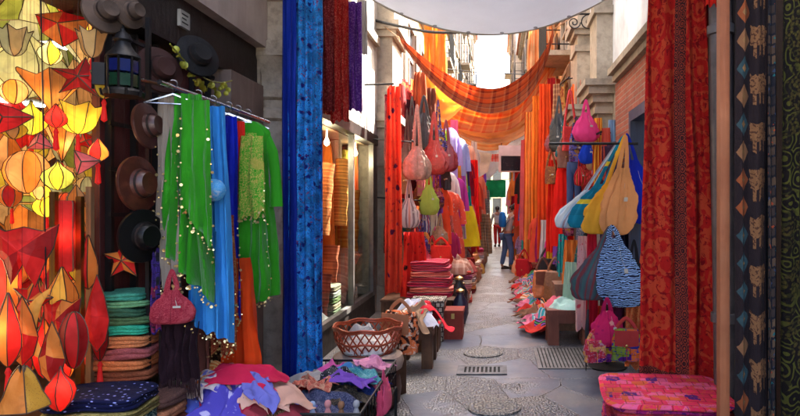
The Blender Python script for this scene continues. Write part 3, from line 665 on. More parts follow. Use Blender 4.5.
b = MB(); bands(b, XL+.1, 10.0, [(0, .4, .16, .52), (.4, 2.3, .1, .46), (2.9, 3.0, .2, .55), (3.0, 3.12, .26, .6), (3.12, 3.3, .2, .52), (3.3, 4.35, .14, .46), (4.35, 4.45, .2, .52), (4.45, 4.6, .26, .58), (4.6, 9.4, .17, .48)]); b.box((XL-.01, 9.5, 2.3), (XL+.24, 10.5, 2.9))
b.build('pilaster', STONE, B, False)
part('door_post', [((XL+.002, 10.55, 0), (XL+.1, 10.98, 2.7))], mat((.09, .075, .045, 1), 'wood', (.06, .05, .03, 1)), B)
part('cornice', [((XL, 5.4, 4.15), (XL+.07, 9.4, 4.28))], STONE, B)
part('roof', [((XL-5, 5.353, 9.4), (XL+.2, 11.0, 9.55))], TILE, B)

SHUT = mat((.12, .07, .04, 1), 'wood', (.08, .05, .03, 1)); DGL = mat((.05, .06, .07, 1), rough=.1, spec=.8, bump=0)
def facade(label, side, y0, y1, h, m, cols, rows, z0=3.4, balcony=(), trim=STONE, xoff=0, frames=WHITEW, shut=SHUT):
    X = (XL if side < 0 else XR)+xoff*side; o = thing('town_house', label, 'building'); s = -side   # s points to the street
    xs = lambda a, b: (min(X+s*a, X+s*b), max(X+s*a, X+s*b))
    def bx(a, b_, ya, yb, za, zb): x = xs(a, b_); return ((x[0], ya, za), (x[1], yb, zb))
    part('wall', [bx(-.4, 0, y0, y1, 0, h)], m, o)
    part('side_wall', [bx(-5, -.402, y0, y0+.3, 0, h), bx(-5, -.402, y1-.3, y1, 0, h)], m, o)
    part('cornice', [bx(.002, .12, y0+.01, y1-.01, h-.3, h-.18), bx(.002, .2, y0+.01, y1-.01, h-.178, h-.002), bx(.002, .09, y0+.01, y1-.01, z0-.25, z0-.1)], trim, o)
    part('roof', [bx(-5, .32, y0-.0, y1-.0, h+.002, h+.14)], TILE, o)
    if y1-y0 > 4: part('corner_pilaster', [bx(.002, .1, y0+.05, y0+.5, 0, h-.32)], trim, o)
    W = (y1-y0-.8)/cols; H = (h-z0-.4)/rows
    for r in range(rows):
        for c in range(cols):
            ya = y0+.6+W*(c+.25); yb = ya+W*.5; za = z0+H*(r+.12); zb = za+H*.68
            b = MB()
            for q in (bx(.003, .07, ya-.09, ya, za-.09, zb+.09), bx(.003, .07, yb, yb+.09, za-.09, zb+.09), bx(.003, .069, ya, yb, zb, zb+.09), bx(.003, .09, ya, yb, za-.09, za), bx(.012, .04, (ya+yb)/2-.03, (ya+yb)/2+.03, za, zb), bx(.012, .038, ya, yb, lerp(za, zb, .62), lerp(za, zb, .66))): b.box(*q)
            wd = b.build('window', frames, o, False)
            part('pane', [bx(.004, .01, ya, yb, za, zb)], DGL, wd)
            if (r+c) % 2 == 0: _ = part('shutter', [bx(.071, .1, yb+.02, yb+.02+(yb-ya)*.5, za, zb)], shut, wd), part('shutter', [bx(.071, .1, ya-.02-(yb-ya)*.5, ya-.02, za, zb)], shut, wd)
            if (r, c) in balcony:
                b = MB(); b.box(*bx(.002, .55, ya-.3, yb+.3, za-.2, za-.1)); bo = b.build('balcony', trim, o, False)
                b = MB(); n = int((yb-ya+.6)/.1)
                for k in range(n+1):
                    yy = ya-.28+k*(yb-ya+.56)/n; x = X+s*.53; b.tube([(x, yy, za-.1), (x, yy, za+.85)], .009, 5)
                for zz in (za+.02, za+.85): b.tube([(X+s*.01, ya-.28, zz), (X+s*.53, ya-.28, zz), (X+s*.53, yb+.28, zz), (X+s*.01, yb+.28, zz)], .014, 5)
                b.build('railing', BLACKM, bo)
    return o
facade('narrow ochre house rising behind the long coral scarf', -1, 11.003, 16.5, 9.0, OCHRE, 2, 2, balcony=((0, 1),))
facade('cream house with glazed balconies past the ochre house', -1, 16.503, 24, 8.6, CREAM, 3, 2, balcony=((1, 0), (1, 2)))
facade('tall white house with dark shuttered windows on the lamp shop side', -1, 24.003, 34, 11.5, WHITEW, 4, 3, balcony=((1, 1), (2, 2)))
facade('tallest sandy house closing the lamp shop side of the alley', -1, 34.003, 50, 15.5, CREAM, 5, 4, balcony=((2, 1),))
# --- right side
Cb = thing('shop_building', 'dark fronted textile shop behind the tall red embroidered cloth', 'building')
part('wall', [((XR+.1, BK, 0), (XR+.5, 4.95, 12.0))], mat((.05, .035, .03, 1), 'plaster', (.03, .02, .02, 1)), Cb)
part('roof', [((XR+.05, BK, 12.003), (XR+5, 4.95, 12.15))], TILE, Cb)
Db = thing('brick_building', 'red brick building with a dark doorway under a stone ledge and pale stucco', 'building')
part('brick_wall', [((XR, 4.953, 0), (XR+.35, 5.15, 3.2)), ((XR, 6.75, 0), (XR+.35, 7.6, 3.2)), ((XR, 5.153, 2.72), (XR+.35, 6.747, 3.2)), ((XR+.9, 4.953, 0), (XR+1.0, 7.6, 3.2)), ((XR+.352, 4.953, 3.0), (XR+.898, 7.6, 3.2)), ((XR+.352, 7.4, 0), (XR+.898, 7.6, 2.997))], BRICKM, Db)
part('door_frame', [((XR-.02, 5.15, 0), (XR+.2, 5.24, 2.717)), ((XR-.02, 6.66, 0), (XR+.2, 6.75, 2.717)), ((XR-.02, 5.24, 2.6), (XR+.2, 6.66, 2.717))], mat((.03, .05, .11, 1), 'wood', (.02, .03, .07, 1), rough=.5), Db)
part('ledge', [((XR-.06, 4.953, 3.203), (XR+.1, 7.5, 3.28)), ((XR-.12, 4.953, 3.283), (XR+.1, 7.5, 3.36))], STONE, Db)
part('upper_wall', [((XR, 4.953, 3.363), (XR+.35, 10.9, 11.8))], mat((.72, .74, .78, 1), 'plaster', (.62, .64, .68, 1), (.5, .5, .52, 1)), Db)
part('lower_wall', [((XR, 7.603, 0), (XR+.35, 10.9, 3.36))], STONE_G, Db)
part('roof', [((XR-.2, 4.953, 11.803), (XR+5, 10.9, 11.95))], TILE, Db)
for yy in (8.05, 9.95):
    b = MB(); x = XR-.05
    pl = MB(); bands(pl, x, yy, [(0, .35, .2, .3)]); pl.build('plinth', STONE, Db, False)
    bands(b, x, yy, [(2.62, 2.86, .14, .25), (2.86, 2.94, .19, .3), (3.0, 3.1, .22, .34), (3.1, 3.2, .28, .4), (3.2, 3.28, .33, .44), (3.28, 4.15, .16, .28), (4.15, 4.25, .2, .33), (4.25, 4.42, .15, .27), (4.42, 4.5, .21, .34), (4.5, 4.62, .27, .4), (4.62, 11.8, .15, .28)])
    b.box((x-.17, yy-.28, 2.938), (x+.17, yy+.28, 3.002)); b.build('pilaster', STONE, Db, False)
    b = MB(); b.lathe([(.2, .35), (.17, .42), (.15, .5), (.15, 2.35), (.18, 2.38), (.18, 2.44), (.14, 2.47), (.15, 2.55), (.2, 2.62)], 18, 0, (x, yy, 0)); b.build('column', mat((.5,.49,.47,1),'stone',(.4,.38,.36,1),(.3,.28,.26,1),2), Db)
facade('orange plastered house behind the hanging orange scarves', 1, 10.903, 17, 6.4, mat((.72, .5, .3, 1), 'plaster', (.62, .4, .22, 1), (.5, .32, .2, 1)), 2, 2, balcony=((1, 0),))
facade('pale house with balconies beyond the striped drape on the brick side', 1, 17.003, 26, 9.5, WHITEW, 3, 3, balcony=((1, 1), (2, 0)))
facade('cream house with tall windows farther along the brick side', 1, 26.003, 37, 11.0, CREAM, 4, 3, balcony=((2, 2),))
facade('highest pale house at the end of the brick side', 1, 37.003, 52, 15.0, mat((.7, .62, .48, 1), 'plaster', (.6, .52, .4, 1), (.5, .4, .3, 1)), 5, 4, balcony=((3, 3),), xoff=-.35)
E = thing('town_house', 'green and white walled house closing the far end of the alley', 'building')
part('wall', [((-5, 58, 0), (5, 58.5, 9.5))], mat((.5, .62, .5, 1), 'plaster', (.66, .7, .62, 1), (.4, .5, .42, 1)), E)
part('roof', [((-5, 57.7, 9.503), (5, 63, 9.65))], TILE, E)
for xx in (-1.6, 0, 1.6):
    for zz in (.9, 3.9, 6.6):
        wd = part('window', [((xx-.5, 57.93, zz-.1), (xx-.4, 57.997, zz+1.7)), ((xx+.4, 57.93, zz-.1), (xx+.5, 57.997, zz+1.7)), ((xx-.4, 57.93, zz+1.6), (xx+.4, 57.997, zz+1.7)), ((xx-.4, 57.93, zz-.1), (xx+.4, 57.997, zz))], WHITEW, E)
        part('pane', [((xx-.4, 57.96, zz), (xx+.4, 57.99, zz+1.6))], DGL, wd)

# ================================================================== AWNING, DRAPES, WIRES
AWN = mat((.72, .73, .76, 1), 'plain', rough=.9, bump=.25, trans=.48, var=.06)
def span(name, label, cat, pl, pr, sag, depth, m, drop=0.0, nu=40, nv=10, th=.008, dirv=(0,-1,0), wob=.02, uvs=1.0, gather=1.0, belly=0, group=None, twist=0):
    """cloth slung between two points; depth = extent along dirv"""
    pl, pr = Vector(pl), Vector(pr); d = Vector(dirv)
    def fn(u, v):
        p = pl.lerp(pr, u); g = lerp(gather, 1, math.sin(3.14159*u)**.7)
        s = -sag*(1-(2*u-1)**2)*(1+belly*v)
        q = p+Vector((0, 0, s))+d*(depth*v*g)
        q.z += wob*(nz(u*7, v*4, sag)+.6*math.sin(v*14+3*nz(u*2, 3))*math.sin(3.14*u)**.5) - drop*v*g
        q.y += wob*nz(u*5, v*5, 7)
        return q
    L_ = (pr-pl).length
    b = MB(); b.sheet(nu, nv, fn, th, 0, lambda u, v: (v*depth*uvs, u*L_*uvs), (0, 0, 1)); o = b.build(name, m); return tag(o, label, cat, group)
span('canopy', 'large white canvas canopy stretched across the top of the alley', 'canopy', (-1.86, 6.0, 4.2), (1.46, 6.0, 4.0), .72, 2.9, AWN, drop=-.02, wob=.012)
cp = [o for o in SC.objects if o.get('category') == 'canopy'][0]; rb = MB(); rp = [(lerp(-1.86, 1.46, u/40), 6.0, lerp(4.2, 4.0, u/40)-.72*(1-(2*u/40-1)**2)-.005) for u in range(41)]
rb.tube(rp, .011, 6); rb.build('edge_rope', mat((.45, .42, .36, 1)), cp)
for k in range(3, 40, 4):
    q = rp[k]; rb = MB(); rb.tube([(q[0]+.018*math.cos(a_*.7), q[1]-.06+.018*math.sin(a_*.7), q[2]-.003) for a_ in range(10)], .004, 5); rb.build('eyelet', STEEL, cp)
SARI = mat((.52, .15, .055, 1), 'plaid', (.23, .045, .035, 1), (.56, .27, .13, 1), .55, trans=.5, bump=.25, var=.3)
SARI2 = mat((.62, .25, .09, 1), 'plaid', (.6, .11, .03, 1), (.75, .4, .12, 1), .4, trans=.6, bump=.25, var=.25)
TAN = mat((.62, .36, .16, 1), 'plain', trans=.4, bump=.2)
def slung(name, label, Y1, pts_top, pts_bot, m, Y2=None, nu=44, nv=12, bulge=.2, wob=.035, puv=1.0):
    """cloth band slung across the alley, given by the run of its upper and lower hem"""
    Y2 = Y2 or Y1
    def hemp(tab, u): p = interp(tab, u); return P(p[0], p[1], lerp(Y1, Y2, u))
    def fn(u, v):
        a, c = hemp(pts_top, u), hemp(pts_bot, u); q = a.lerp(c, v)
        q.y += bulge*math.sin(3.14*v)*math.sin(3.14*u)+wob*(math.sin(v*17+2*nz(u*3, v))+.8*nz(u*6, v*3))*math.sin(3.14*u)
        q.z += wob*.6*nz(u*8, v*5, 3); return q
    L_ = 3.0
    b = MB(); b.sheet(nu, nv, fn, .006, 0, lambda u, v: (v*1.0*puv, u*L_*puv)); o = b.build(name, m); return tag(o, label, 'drape')
slung('slung_drape', 'striped red and orange drape slung across the alley below the white canopy', 9.2, [(398, 36), (430, 62), (462, 82), (492, 89), (523, 76), (545, 50), (553, 28)], [(400, 42), (428, 78), (456, 103), (488, 114), (521, 104), (542, 74), (554, 36)], SARI, 10.6)
slung('slung_drape', 'bright orange sheer drape hanging behind the striped red one', 12.0, [(425, 62), (455, 90), (480, 100), (500, 102), (522, 94), (545, 62), (556, 50)], [(428, 98), (448, 124), (470, 131), (492, 133), (516, 126), (540, 98), (557, 66)], SARI2, 13.0)
slung('slung_drape', 'plain tan cloth band below the orange sheer drape', 13.8, [(436, 112), (460, 126), (484, 130), (504, 128), (524, 118), (546, 92)], [(438, 118), (456, 134), (480, 143), (504, 143), (526, 133), (548, 100)], TAN, 14.5)
slung('slung_drape', 'yellow gauze drape gathered at the ochre house wall', 11.4, [(424, 58), (432, 66), (444, 82), (462, 100)], [(424, 108), (434, 118), (446, 122), (464, 106)], mat((.85, .5, .12, 1), trans=.55, bump=.3), 11.8, nu=16)
slung('slung_drape', 'white sheet slung across the alley beyond the tan band', 21, [(452, 118), (476, 138), (500, 146), (530, 132)], [(462, 165), (478, 180), (490, 178), (506, 160)], mat((.8, .78, .74, 1), trans=.5, bump=.2), 23)
slung('slung_drape', 'cream gauze drape hung low in front of the white sheet', 17, [(438, 120), (456, 140), (474, 150), (492, 154)], [(445, 150), (458, 168), (474, 178), (488, 172)], mat((.85, .75, .62, 1), trans=.5, bump=.2), 18)
slung('slung_drape', 'pale pink striped valance behind the black sign', 19, [(468, 148), (480, 152), (500, 154), (526, 150)], [(468, 155), (480, 160), (500, 162), (526, 158)], mat((.8, .5, .45, 1), 'bands', (.8, .2, .15, 1), trans=.4), 19.4)
slung('slung_drape', 'second orange gold swag hanging far behind the tan band', 16.0, [(446, 100), (468, 118), (486, 122), (506, 118), (530, 98)], [(450, 128), (470, 146), (488, 151), (506, 146), (528, 122)], mat((.75, .38, .12, 1), 'stripes', (.7, .25, .06, 1), (.8, .5, .2, 1), .5, trans=.6, bump=.2), 17)
hanging('gauze_curtain', 'sheer orange gauze curtain hanging down the ochre house front', 'curtain', P(436, 16, 12.2), .55, 1.75, mat((.8, .35, .08, 1), trans=.6, bump=.25), 4, .04, .9, seed=91, yaw=.6)
hanging('gauze_curtain', 'cream and orange striped curtain hanging on the brick side above the long scarves', 'curtain', P(541, 20, 14.5), .75, 1.9, mat((.75, .5, .28, 1), 'stripes', (.75, .3, .1, 1), (.8, .65, .45, 1), .7, trans=.6, bump=.25), 4, .04, .9, seed=92, yaw=-.5)
def wire(label, pts, r=.012, m=BLACKM, name='cable', cat='cable'):
    b = MB(); b.tube([interp(pts, i/30) for i in range(31)], r, 6); return tag(b.build(name, m), label, cat)
wire('black cable sagging under the white canopy from the stone pilaster', [P(372, 20, 9.4), P(398, 26, 9.3), P(430, 32, 9.0), P(465, 32, 8.8), P(496, 25, 8.6), P(540, 5, 8.4), P(588, -20, 8.1)], .022)
wire('thin rope holding the striped drape to the pilaster', [P(375, 20, 9.6), P(386, 28, 9.4), P(399, 38, 9.2)], .008, WOODL, 'rope', 'rope')
wire('thin rope holding the striped drape to the cream pilaster on the brick side', [P(553, 30, 10.6), P(565, 22, 10.3), P(581, 12, 10.1)], .008, WOODL, 'rope', 'rope')
wire('cable looping down over the ochre house front', [P(420, 60, 11.2), P(424, 90, 11.1), P(421, 120, 11.1), P(426, 150, 11.1)], .012)
# wrought iron bracket under the canopy
def scroll():
    t = thing('wall_bracket', 'black wrought iron scroll bracket on the brick side under the canopy', 'bracket', (1.28, 8.4, 4.25)); b = MB()
    b.tube([(.2, 0, .1), (-.3, 0, .1)], .012, 6); b.tube([(.2, 0, -.2), (.2, 0, .15)], .012, 6); b.build('bracket_bar', BLACKM, t)
    for cx_, r0, sg in ((0, .13, 1), (-.2, .09, -1)):
        b = MB(); b.tube([(cx_+r0*(1-k/40)*math.cos(k*.3*sg), 0, -.02+r0*(1-k/40)*math.sin(k*.3*sg)) for k in range(34)], .009, 6); b.build('scroll', BLACKM, t)
scroll()
# black and white sign box + green banner
def sign():
    Y = 15.5; c = P(515, 159, Y); t = thing('hanging_sign', 'pale boxed sign with a plain black lower panel hung over the alley', 'sign', c, R(4))
    part('sign_box', [((-.42, -.08, -.34), (.42, .08, .34))], mat((.62, .6, .62, 1), rough=.5, bump=.05), t)
    part('black_panel', [((-.37, -.095, -.31), (.37, -.083, .07))], mat((.008, .009, .02, 1), rough=.25, bump=0), t)
    b = MB()
    for x in (-.35, .35): b.tube([(x, 0, .34), (x*1.3, 0, 2.2)], .01, 6)
    b.build('suspension_wire', BLACKM, t); b = MB(); b.tube([(-2.3, 0, 2.35), (-1, 0, 2.22), (0, 0, 2.19), (.95, 0, 2.2)], .012, 6); b.build('support_cable', BLACKM, t)
sign()
hanging('green_banner', 'bright green cloth banner hanging far down the alley', 'banner', P(496, 180, 26), .85, .75, mat((.02, .42, .16, 1), trans=.5), 2, .03, 1, seed=4)
hanging('green_banner', 'pale mint sheet hanging beside the far green banner', 'banner', P(478, 168, 30), 1.3, 1.6, mat((.5, .75, .6, 1), trans=.5), 3, .03, 1, seed=5)
wire('thin cord carrying the far green banner', [P(440, 172, 26), P(480, 180, 26), P(500, 180, 26), P(531, 176, 26)], .012, name='cord', cat='cord')
wire('thin cord carrying the pale mint sheet', [P(459, 164, 30), P(478, 168, 30), P(490, 168, 30), P(526, 164, 30)], .012, name='cord', cat='cord')
# ================================================================== LANTERN SHOP
def skin(c, k=.22, c2=None, c3=None): return mat(c, 'parch', c2 or tuple(min(1, x*1.5+.03) for x in c[:3])+(1,), c3 or tuple(x*.3 for x in c[:3])+(1,), 1.0, rough=.6, bump=.3, trans=.55, emit=k*.09, var=.55)
KC = skin((.55, .58, .34, 1), .3); KK = skin((.6, .34, .13, 1), .22); KY = skin((.8, .58, .05, 1), .2); KO = skin((.8, .25, .04, 1), .2)
KR = skin((.62, .015, .012, 1), .16); KP = skin((.85, .16, .15, 1), .18); KB = skin((.35, .16, .04, 1), .12); KW = skin((.6, .42, .18, 1), .3); KG = skin((.4, .5, .1, 1), .16); KD = skin((.35, .008, .008, 1), .1)
SH = {
 'bell': [(1, 0), (.97, .12), (.7, .45), (.4, .8), (.12, 1)],
 'cone': [(.02, 0), (.3, .3), (.7, .65), (1, .92), (.94, 1)],
 'globe': [(.12, 0), (.5, .08), (.85, .28), (1, .52), (.86, .76), (.5, .94), (.15, 1)],
 'tulip': [(.05, 0), (.45, .1), (.75, .35), (.85, .65), (1, 1)],
 'onion': [(.1, 0), (.6, .12), (1, .36), (.85, .58), (.4, .74), (.16, .88), (.05, 1)],
 'drop': [(.04, 0), (.5, .1), (.95, .3), (.8, .55), (.4, .78), (.06, 1)],
 'box': [(.75, 0), (1, .1), (1, .75), (.7, .95), (.3, 1)],
 'tube': [(.6, 0), (.75, .05), (.7, .5), (.75, .95), (.6, 1)],
}
def lantern(label, px, py, Y, wp, hp, shape, n, mats, tilt=0, cord=True, tassel=None, rot=None, spike=0, pend=False):
    c = P(px, py, Y); w_, h_ = wp*Y/F/2, hp*Y/F
    t = thing('lantern', label, 'lantern', c-Vector((0, 0, h_/2)), rnd.random()*3 if rot is None else rot, 'lit lanterns in the lamp shop')
    t.rotation_euler.x = tilt
    pr = SH[shape]; K = 8; rows = [interp(pr, j/K) for j in range(K+1)]
    b = MB(); rs = []
    for j, (r, z) in enumerate(rows):
        ring = []
        for i in range(n*4):
            a = 6.28318*i/(n*4); f = (i % 4)/4; k = 1-.13*math.sin(math.pi*f)   # panel sags between its ribs
            e = spike*(abs(math.cos(math.pi*f)))**3*max(0, z-.5)*2 if spike else 0
            ring.append((r*w_*k*math.cos(a)*(1+e*.3), r*w_*k*math.sin(a)*(1+e*.3), z*h_+e*h_*.25))
        rs.append(ring)
    b.rings(rs, 0, False, mf=lambda i, j: (i//4) % len(mats)); b.build('lantern_shade', mats, t)
    f = MB()
    for i in range(n):
        f.tube([(rs[j][i*4][0]*1.01, rs[j][i*4][1]*1.01, rs[j][i*4][2]) for j in range(K+1)], .0024, 4)
    for j in (0, K): f.tube([Vector(q)*1.0 for q in rs[j]]+[rs[j][0]], .0024, 4)
    f.build('wire_frame', IRON, t)
    if cord:
        f = MB(); zc = min(3.19, 3.19)-(c.z-h_/2); f.tube([(0, 0, h_*.97), (0, 0, max(zc, h_*1.2))], .0006, 3); f.build('cord', BLACKM, t)
    if tassel:
        f = MB(); f.lathe([(.004, 0), (.012, -.02), (.008, -.03), (.014, -.1), (.001, -.11)], 8, c=(0, 0, 0)); f.build('tassel', tassel, t)
    return t
IRON = mat((.07, .045, .03, 1), 'metal', (.12, .08, .05, 1), rough=.5, metal=.5, bump=.1)
def star(label, px, py, Y, rp, k, pts, m, rot=0, yaw=0, inner=.42, dep=.22, cord=True):
    c = P(px, py, Y); r = rp*Y/F; t = thing('star_lantern', label, 'lantern', c, yaw, 'lit lanterns in the lamp shop')
    o = []
    for i in range(pts*2):
        a = rot+math.pi*i/pts; rr = r*(1 if i % 2 == 0 else inner); o.append((rr*math.cos(a), 0, rr*math.sin(a)*k))
    b = MB(); i0 = b.add(o); f = b.add([(0, -r*dep, 0)]); g = b.add([(0, r*dep, 0)])
    for i in range(pts*2): j = (i+1) % (pts*2); b.face((i0+i, i0+j, f), i % len(m)); b.face((i0+j, i0+i, g), i % len(m))
    b.build('lantern_shade', m, t, False)
    fr = MB(); fr.tube([Vector(q) for q in o]+[o[0]], .0024, 4)
    for i in range(0, pts*2, 2): fr.tube([o[i], (0, -r*dep, 0)], .003, 4)
    fr.build('wire_frame', IRON, t)
    if cord: fr = MB(); tp = max(o, key=lambda q: q[2]); fr.tube([tp, (tp[0]*.2, 0, 3.19-c.z)], .0006, 3); fr.build('cord', BLACKM, t)
    return t
LL = [
 ('wide cream green bell lantern above the red winged lantern', 30, 14, 3.3, 80, 34, 'bell', 8, [KC, KG]),
 ('huge pale green ribbed lantern bulging over the brown funnel lantern', 27, 66, 3.1, 84, 64, 'drop', 7, [KC], 0),
 ('brown and orange funnel lantern under the huge pale green one', 52, 96, 2.9, 52, 34, 'cone', 6, [KB, KO]),
 ('bright yellow tulip lantern with dark ribs beside the brown funnel', 78, 121, 3.0, 40, 26, 'tulip', 6, [KY]),
 ('yellow green bud lantern next to the tulip lantern', 31, 118, 3.1, 32, 34, 'onion', 6, [KY, KG]),
 ('cream orange lantern like a pleated cup behind the metal lantern', 120, 103, 3.6, 58, 46, 'tulip', 6, [KW, KK]),
 ('tall cream cup lantern glowing behind the black metal lantern', 96, 60, 4.4, 66, 44, 'cone', 7, [KW, KC]),
 ('orange lantern with pointed rim under the cream cup lantern', 108, 138, 3.4, 34, 34, 'cone', 5, [KO, KK]),
 ('peach heart shaped lantern low on the lantern rail', 27, 172, 2.9, 40, 42, 'globe', 8, [KK, KO]),
 ('small orange lantern tucked behind the peach heart lantern', 8, 152, 3.4, 30, 44, 'drop', 6, [KO, KK]),
 ('squat yellow green lantern with ribs beside the peach lantern', 58, 175, 2.9, 30, 30, 'onion', 8, [KY, KG]),
 ('cream lantern with scalloped foot near the arabesque screen', 88, 190, 3.5, 26, 26, 'globe', 8, [KW, KC]),
 ('orange trumpet lantern beside the hanging pink star', 62, 146, 3.3, 26, 34, 'cone', 6, [KO, KK]),
 ('glowing amber drop lantern in the middle of the red lanterns', 62, 292, 2.75, 30, 50, 'drop', 6, [skin((.95, .42, .05, 1), .75), KO]),
 ('large red balloon lantern at the foot of the shop window side post', 8, 330, 2.4, 30, 74, 'drop', 7, [KR, KO]),
 ('round red lantern with orange seams under the amber drop', 74, 340, 2.6, 26, 56, 'globe', 7, [KR, KD]),
 ('deep red lantern hanging between the horn lantern and the amber one', 44, 345, 2.8, 24, 66, 'onion', 6, [KR, KO]),
 ('slim red lantern half hidden behind the amber drop', 84, 300, 3.2, 22, 56, 'drop', 6, [KR]),
 ('tall red tube lantern with gold edge beside the wooden post', 66, 236, 2.8, 24, 70, 'tube', 4, [KR, KD]),
 ('golden dotted bell lantern lowest in the lamp shop', 22, 390, 2.25, 46, 36, 'bell', 5, [mat((.5, .28, .04, 1), 'dots', (.2, .09, .02, 1), sc=2, trans=.4, emit=.03, rough=.6), KY, KO]),
 ('orange cylinder lantern above the dotted bell lantern', 10, 282, 2.9, 26, 60, 'tube', 6, [KO, KR]),
 ('brick red drop lantern over the stack of navy fabric', 88, 262, 2.9, 22, 54, 'drop', 6, [KR, KO]),
 ('small lemon lantern glowing above the red tube lantern', 47, 207, 3.2, 24, 20, 'globe', 6, [KY]),
 ('small scarlet lantern glowing beside the lemon lantern', 66, 204, 3.2, 20, 22, 'globe', 6, [skin((.95, .12, .03, 1), .5)]),
 ('little amber lantern high against the fascia beam', 92, 27, 3.8, 30, 28, 'tulip', 6, [KK, KY]),
 ('big cream lantern filling the back of the shop ceiling', 105, 42, 5.4, 60, 60, 'globe', 9, [KW]),
 ('wide pale lantern at the back behind the yellow tulip', 55, 60, 5.2, 70, 60, 'bell', 9, [KW, KC]),
 ('orange and cream lantern at the back behind the pink star', 92, 150, 5.0, 44, 44, 'globe', 8, [KO, KW]),
 ('golden lantern at the back of the shop behind the peach lantern', 34, 140, 5.0, 50, 50, 'onion', 8, [KY, KW]),
 ('red lantern at the back of the shop above the peach lantern', 12, 112, 4.6, 34, 40, 'drop', 6, [KR]),
 ('cream star ribbed lantern low at the back of the shop', 74, 172, 5.0, 40, 40, 'drop', 8, [KW, KK]),
 ('amber lantern low at the back beside the screen', 100, 205, 4.8, 26, 40, 'drop', 8, [KK, KO]),
 ('dark orange lantern deep in the shop under the lantern rail', 30, 225, 4.6, 40, 50, 'globe', 8, [KO, KB]),
 ('crimson lantern deep in the shop beside the tube lantern', 96, 240, 4.2, 22, 60, 'tube', 6, [KR]),
 ('rust lantern deep in the shop near the floor', 52, 262, 4.4, 44, 60, 'onion', 8, [KO, KR]),
 ('long scarlet lantern low by the fabric table', 100, 330, 2.9, 17, 62, 'drop', 6, [KR, KD]),
 ('ruby onion lantern beside the dotted bell lantern', 60, 388, 2.5, 28, 46, 'onion', 6, [KR, KD]),
]
for i_, (px_, py_, w_, h_, sh_, m_, lb_) in enumerate([(14, 44, 26, 24, 'tulip', [KW, KC], 'small cream cup lantern hung before the huge pale green one'), (50, 52, 22, 26, 'onion', [KC, KY], 'small green white onion lantern above the brown funnel'), (92, 46, 24, 24, 'tulip', [KK, KW], 'small honey coloured cup lantern under the red winged one'), (14, 92, 24, 24, 'globe', [KO, KK], 'small round orange lantern at the shop edge'), (104, 88, 24, 22, 'tulip', [KY, KO], 'small golden cup lantern behind the dark red star'), (56, 116, 20, 24, 'drop', [KR], 'small red drop lantern between the yellow tulips'), (14, 128, 22, 22, 'onion', [KK, KY], 'small straw coloured lantern under the red wedge'), (98, 150, 20, 24, 'drop', [KO, KR], 'small orange drop lantern right beside the kite lantern'), (10, 196, 20, 22, 'globe', [KR, KO], 'small red globe lantern over the gilded rail'), (40, 190, 18, 20, 'onion', [KW, KY], 'small cream onion lantern over the gilded rail'), (76, 196, 18, 22, 'drop', [KK, KO], 'small peach drop lantern over the gilded rail'), (12, 292, 16, 40, 'drop', [KR, KO], 'slim red orange drop lantern by the shop edge'), (40, 300, 15, 44, 'drop', [KO, KY], 'slim orange yellow drop lantern below the shield'), (92, 350, 16, 44, 'drop', [KR, KD], 'slim dark red drop lantern near the fabric tables'), (30, 352, 16, 40, 'onion', [KO, KR], 'slim copper red lantern between the large red ones'), (66, 362, 14, 38, 'drop', [KR, KO], 'slim scarlet lantern above the ruby onion one')]): LL.append((lb_, px_, py_, 2.75+.02*i_, w_, h_, sh_, 6, m_))
r5 = random.Random(55); CN = [('cream', [KW, KC]), ('amber', [KK, KO]), ('lemon', [KY, KW]), ('scarlet', [KR, KO]), ('peach', [KK, KW]), ('pale green', [KC, KG]), ('tangerine', [KO])]
SPOTS = [(8, 30), (62, 12), (96, 10), (14, 62), (70, 48), (112, 72), (8, 92), (46, 78), (84, 96), (118, 128), (20, 132), (58, 118), (100, 168), (78, 148), (12, 182), (44, 192), (84, 210), (16, 208), (108, 232), (30, 240), (70, 262), (12, 262), (92, 286), (40, 290), (14, 312), (66, 318)]
SHN = ['globe', 'drop', 'onion', 'tulip', 'cone']
WHR = ['high at the back of the lamp shop', 'in the upper rows of the lamp shop', 'in the middle rows of the lamp shop', 'in the lower rows of the lamp shop', 'lowest at the back of the lamp shop']
for i, (px_, py_) in enumerate(SPOTS):
    k_ = (i*3+i//7) % 7; k_ = k_ if py_ < 215 else (3 if i % 2 else 6); g_ = SHN[i % 5]; LL.append(('%s %s lantern %s %s' % (CN[k_][0], g_, WHR[min(4, py_//66)], ['near the entrance', 'away from the entrance', 'between larger ones'][i % 3]), px_, py_, 3.9+1.5*r5.random(), r5.uniform(38, 56), r5.uniform(38, 54), g_, r5.choice([7, 8, 9]), CN[k_][1]))
def inner_light(t, h_, e, c=(1, .66, .34)):
    ld = bpy.data.lights.new('bulb_light', 'POINT'); ld.energy = e; ld.color = c; ld.shadow_soft_size = .02; lo = bpy.data.objects.new('bulb_light', ld); SC.collection.objects.link(lo); lo.parent = t; lo.location = (0, 0, h_)
lit = 0
for a in LL: lt = lantern(a[0], a[1], a[2], a[3], a[4], a[5], a[6], a[7], a[8], tassel=KR if rnd.random() < .3 else None, spike=.7 if a[6] in ('tulip', 'cone', 'bell') else 0)
for o_ in [o for o in SC.objects if o.name.startswith('lantern') and o.type == 'EMPTY' and o.name[:8] in ('lantern', 'lantern.')][:60]:
    k_ = int(o_.name.split('.')[1]) if '.' in o_.name else 0
    if k_ % 2 == 0 or k_ < 9: sh = [c_ for c_ in o_.children if c_.name.startswith('lantern_shade')][0]; hh = max(v.co.z for v in sh.data.vertices); ww = max(v.co.x for v in sh.data.vertices); inner_light(o_, hh*.5, min(.065, 3.0*ww*ww+.03))
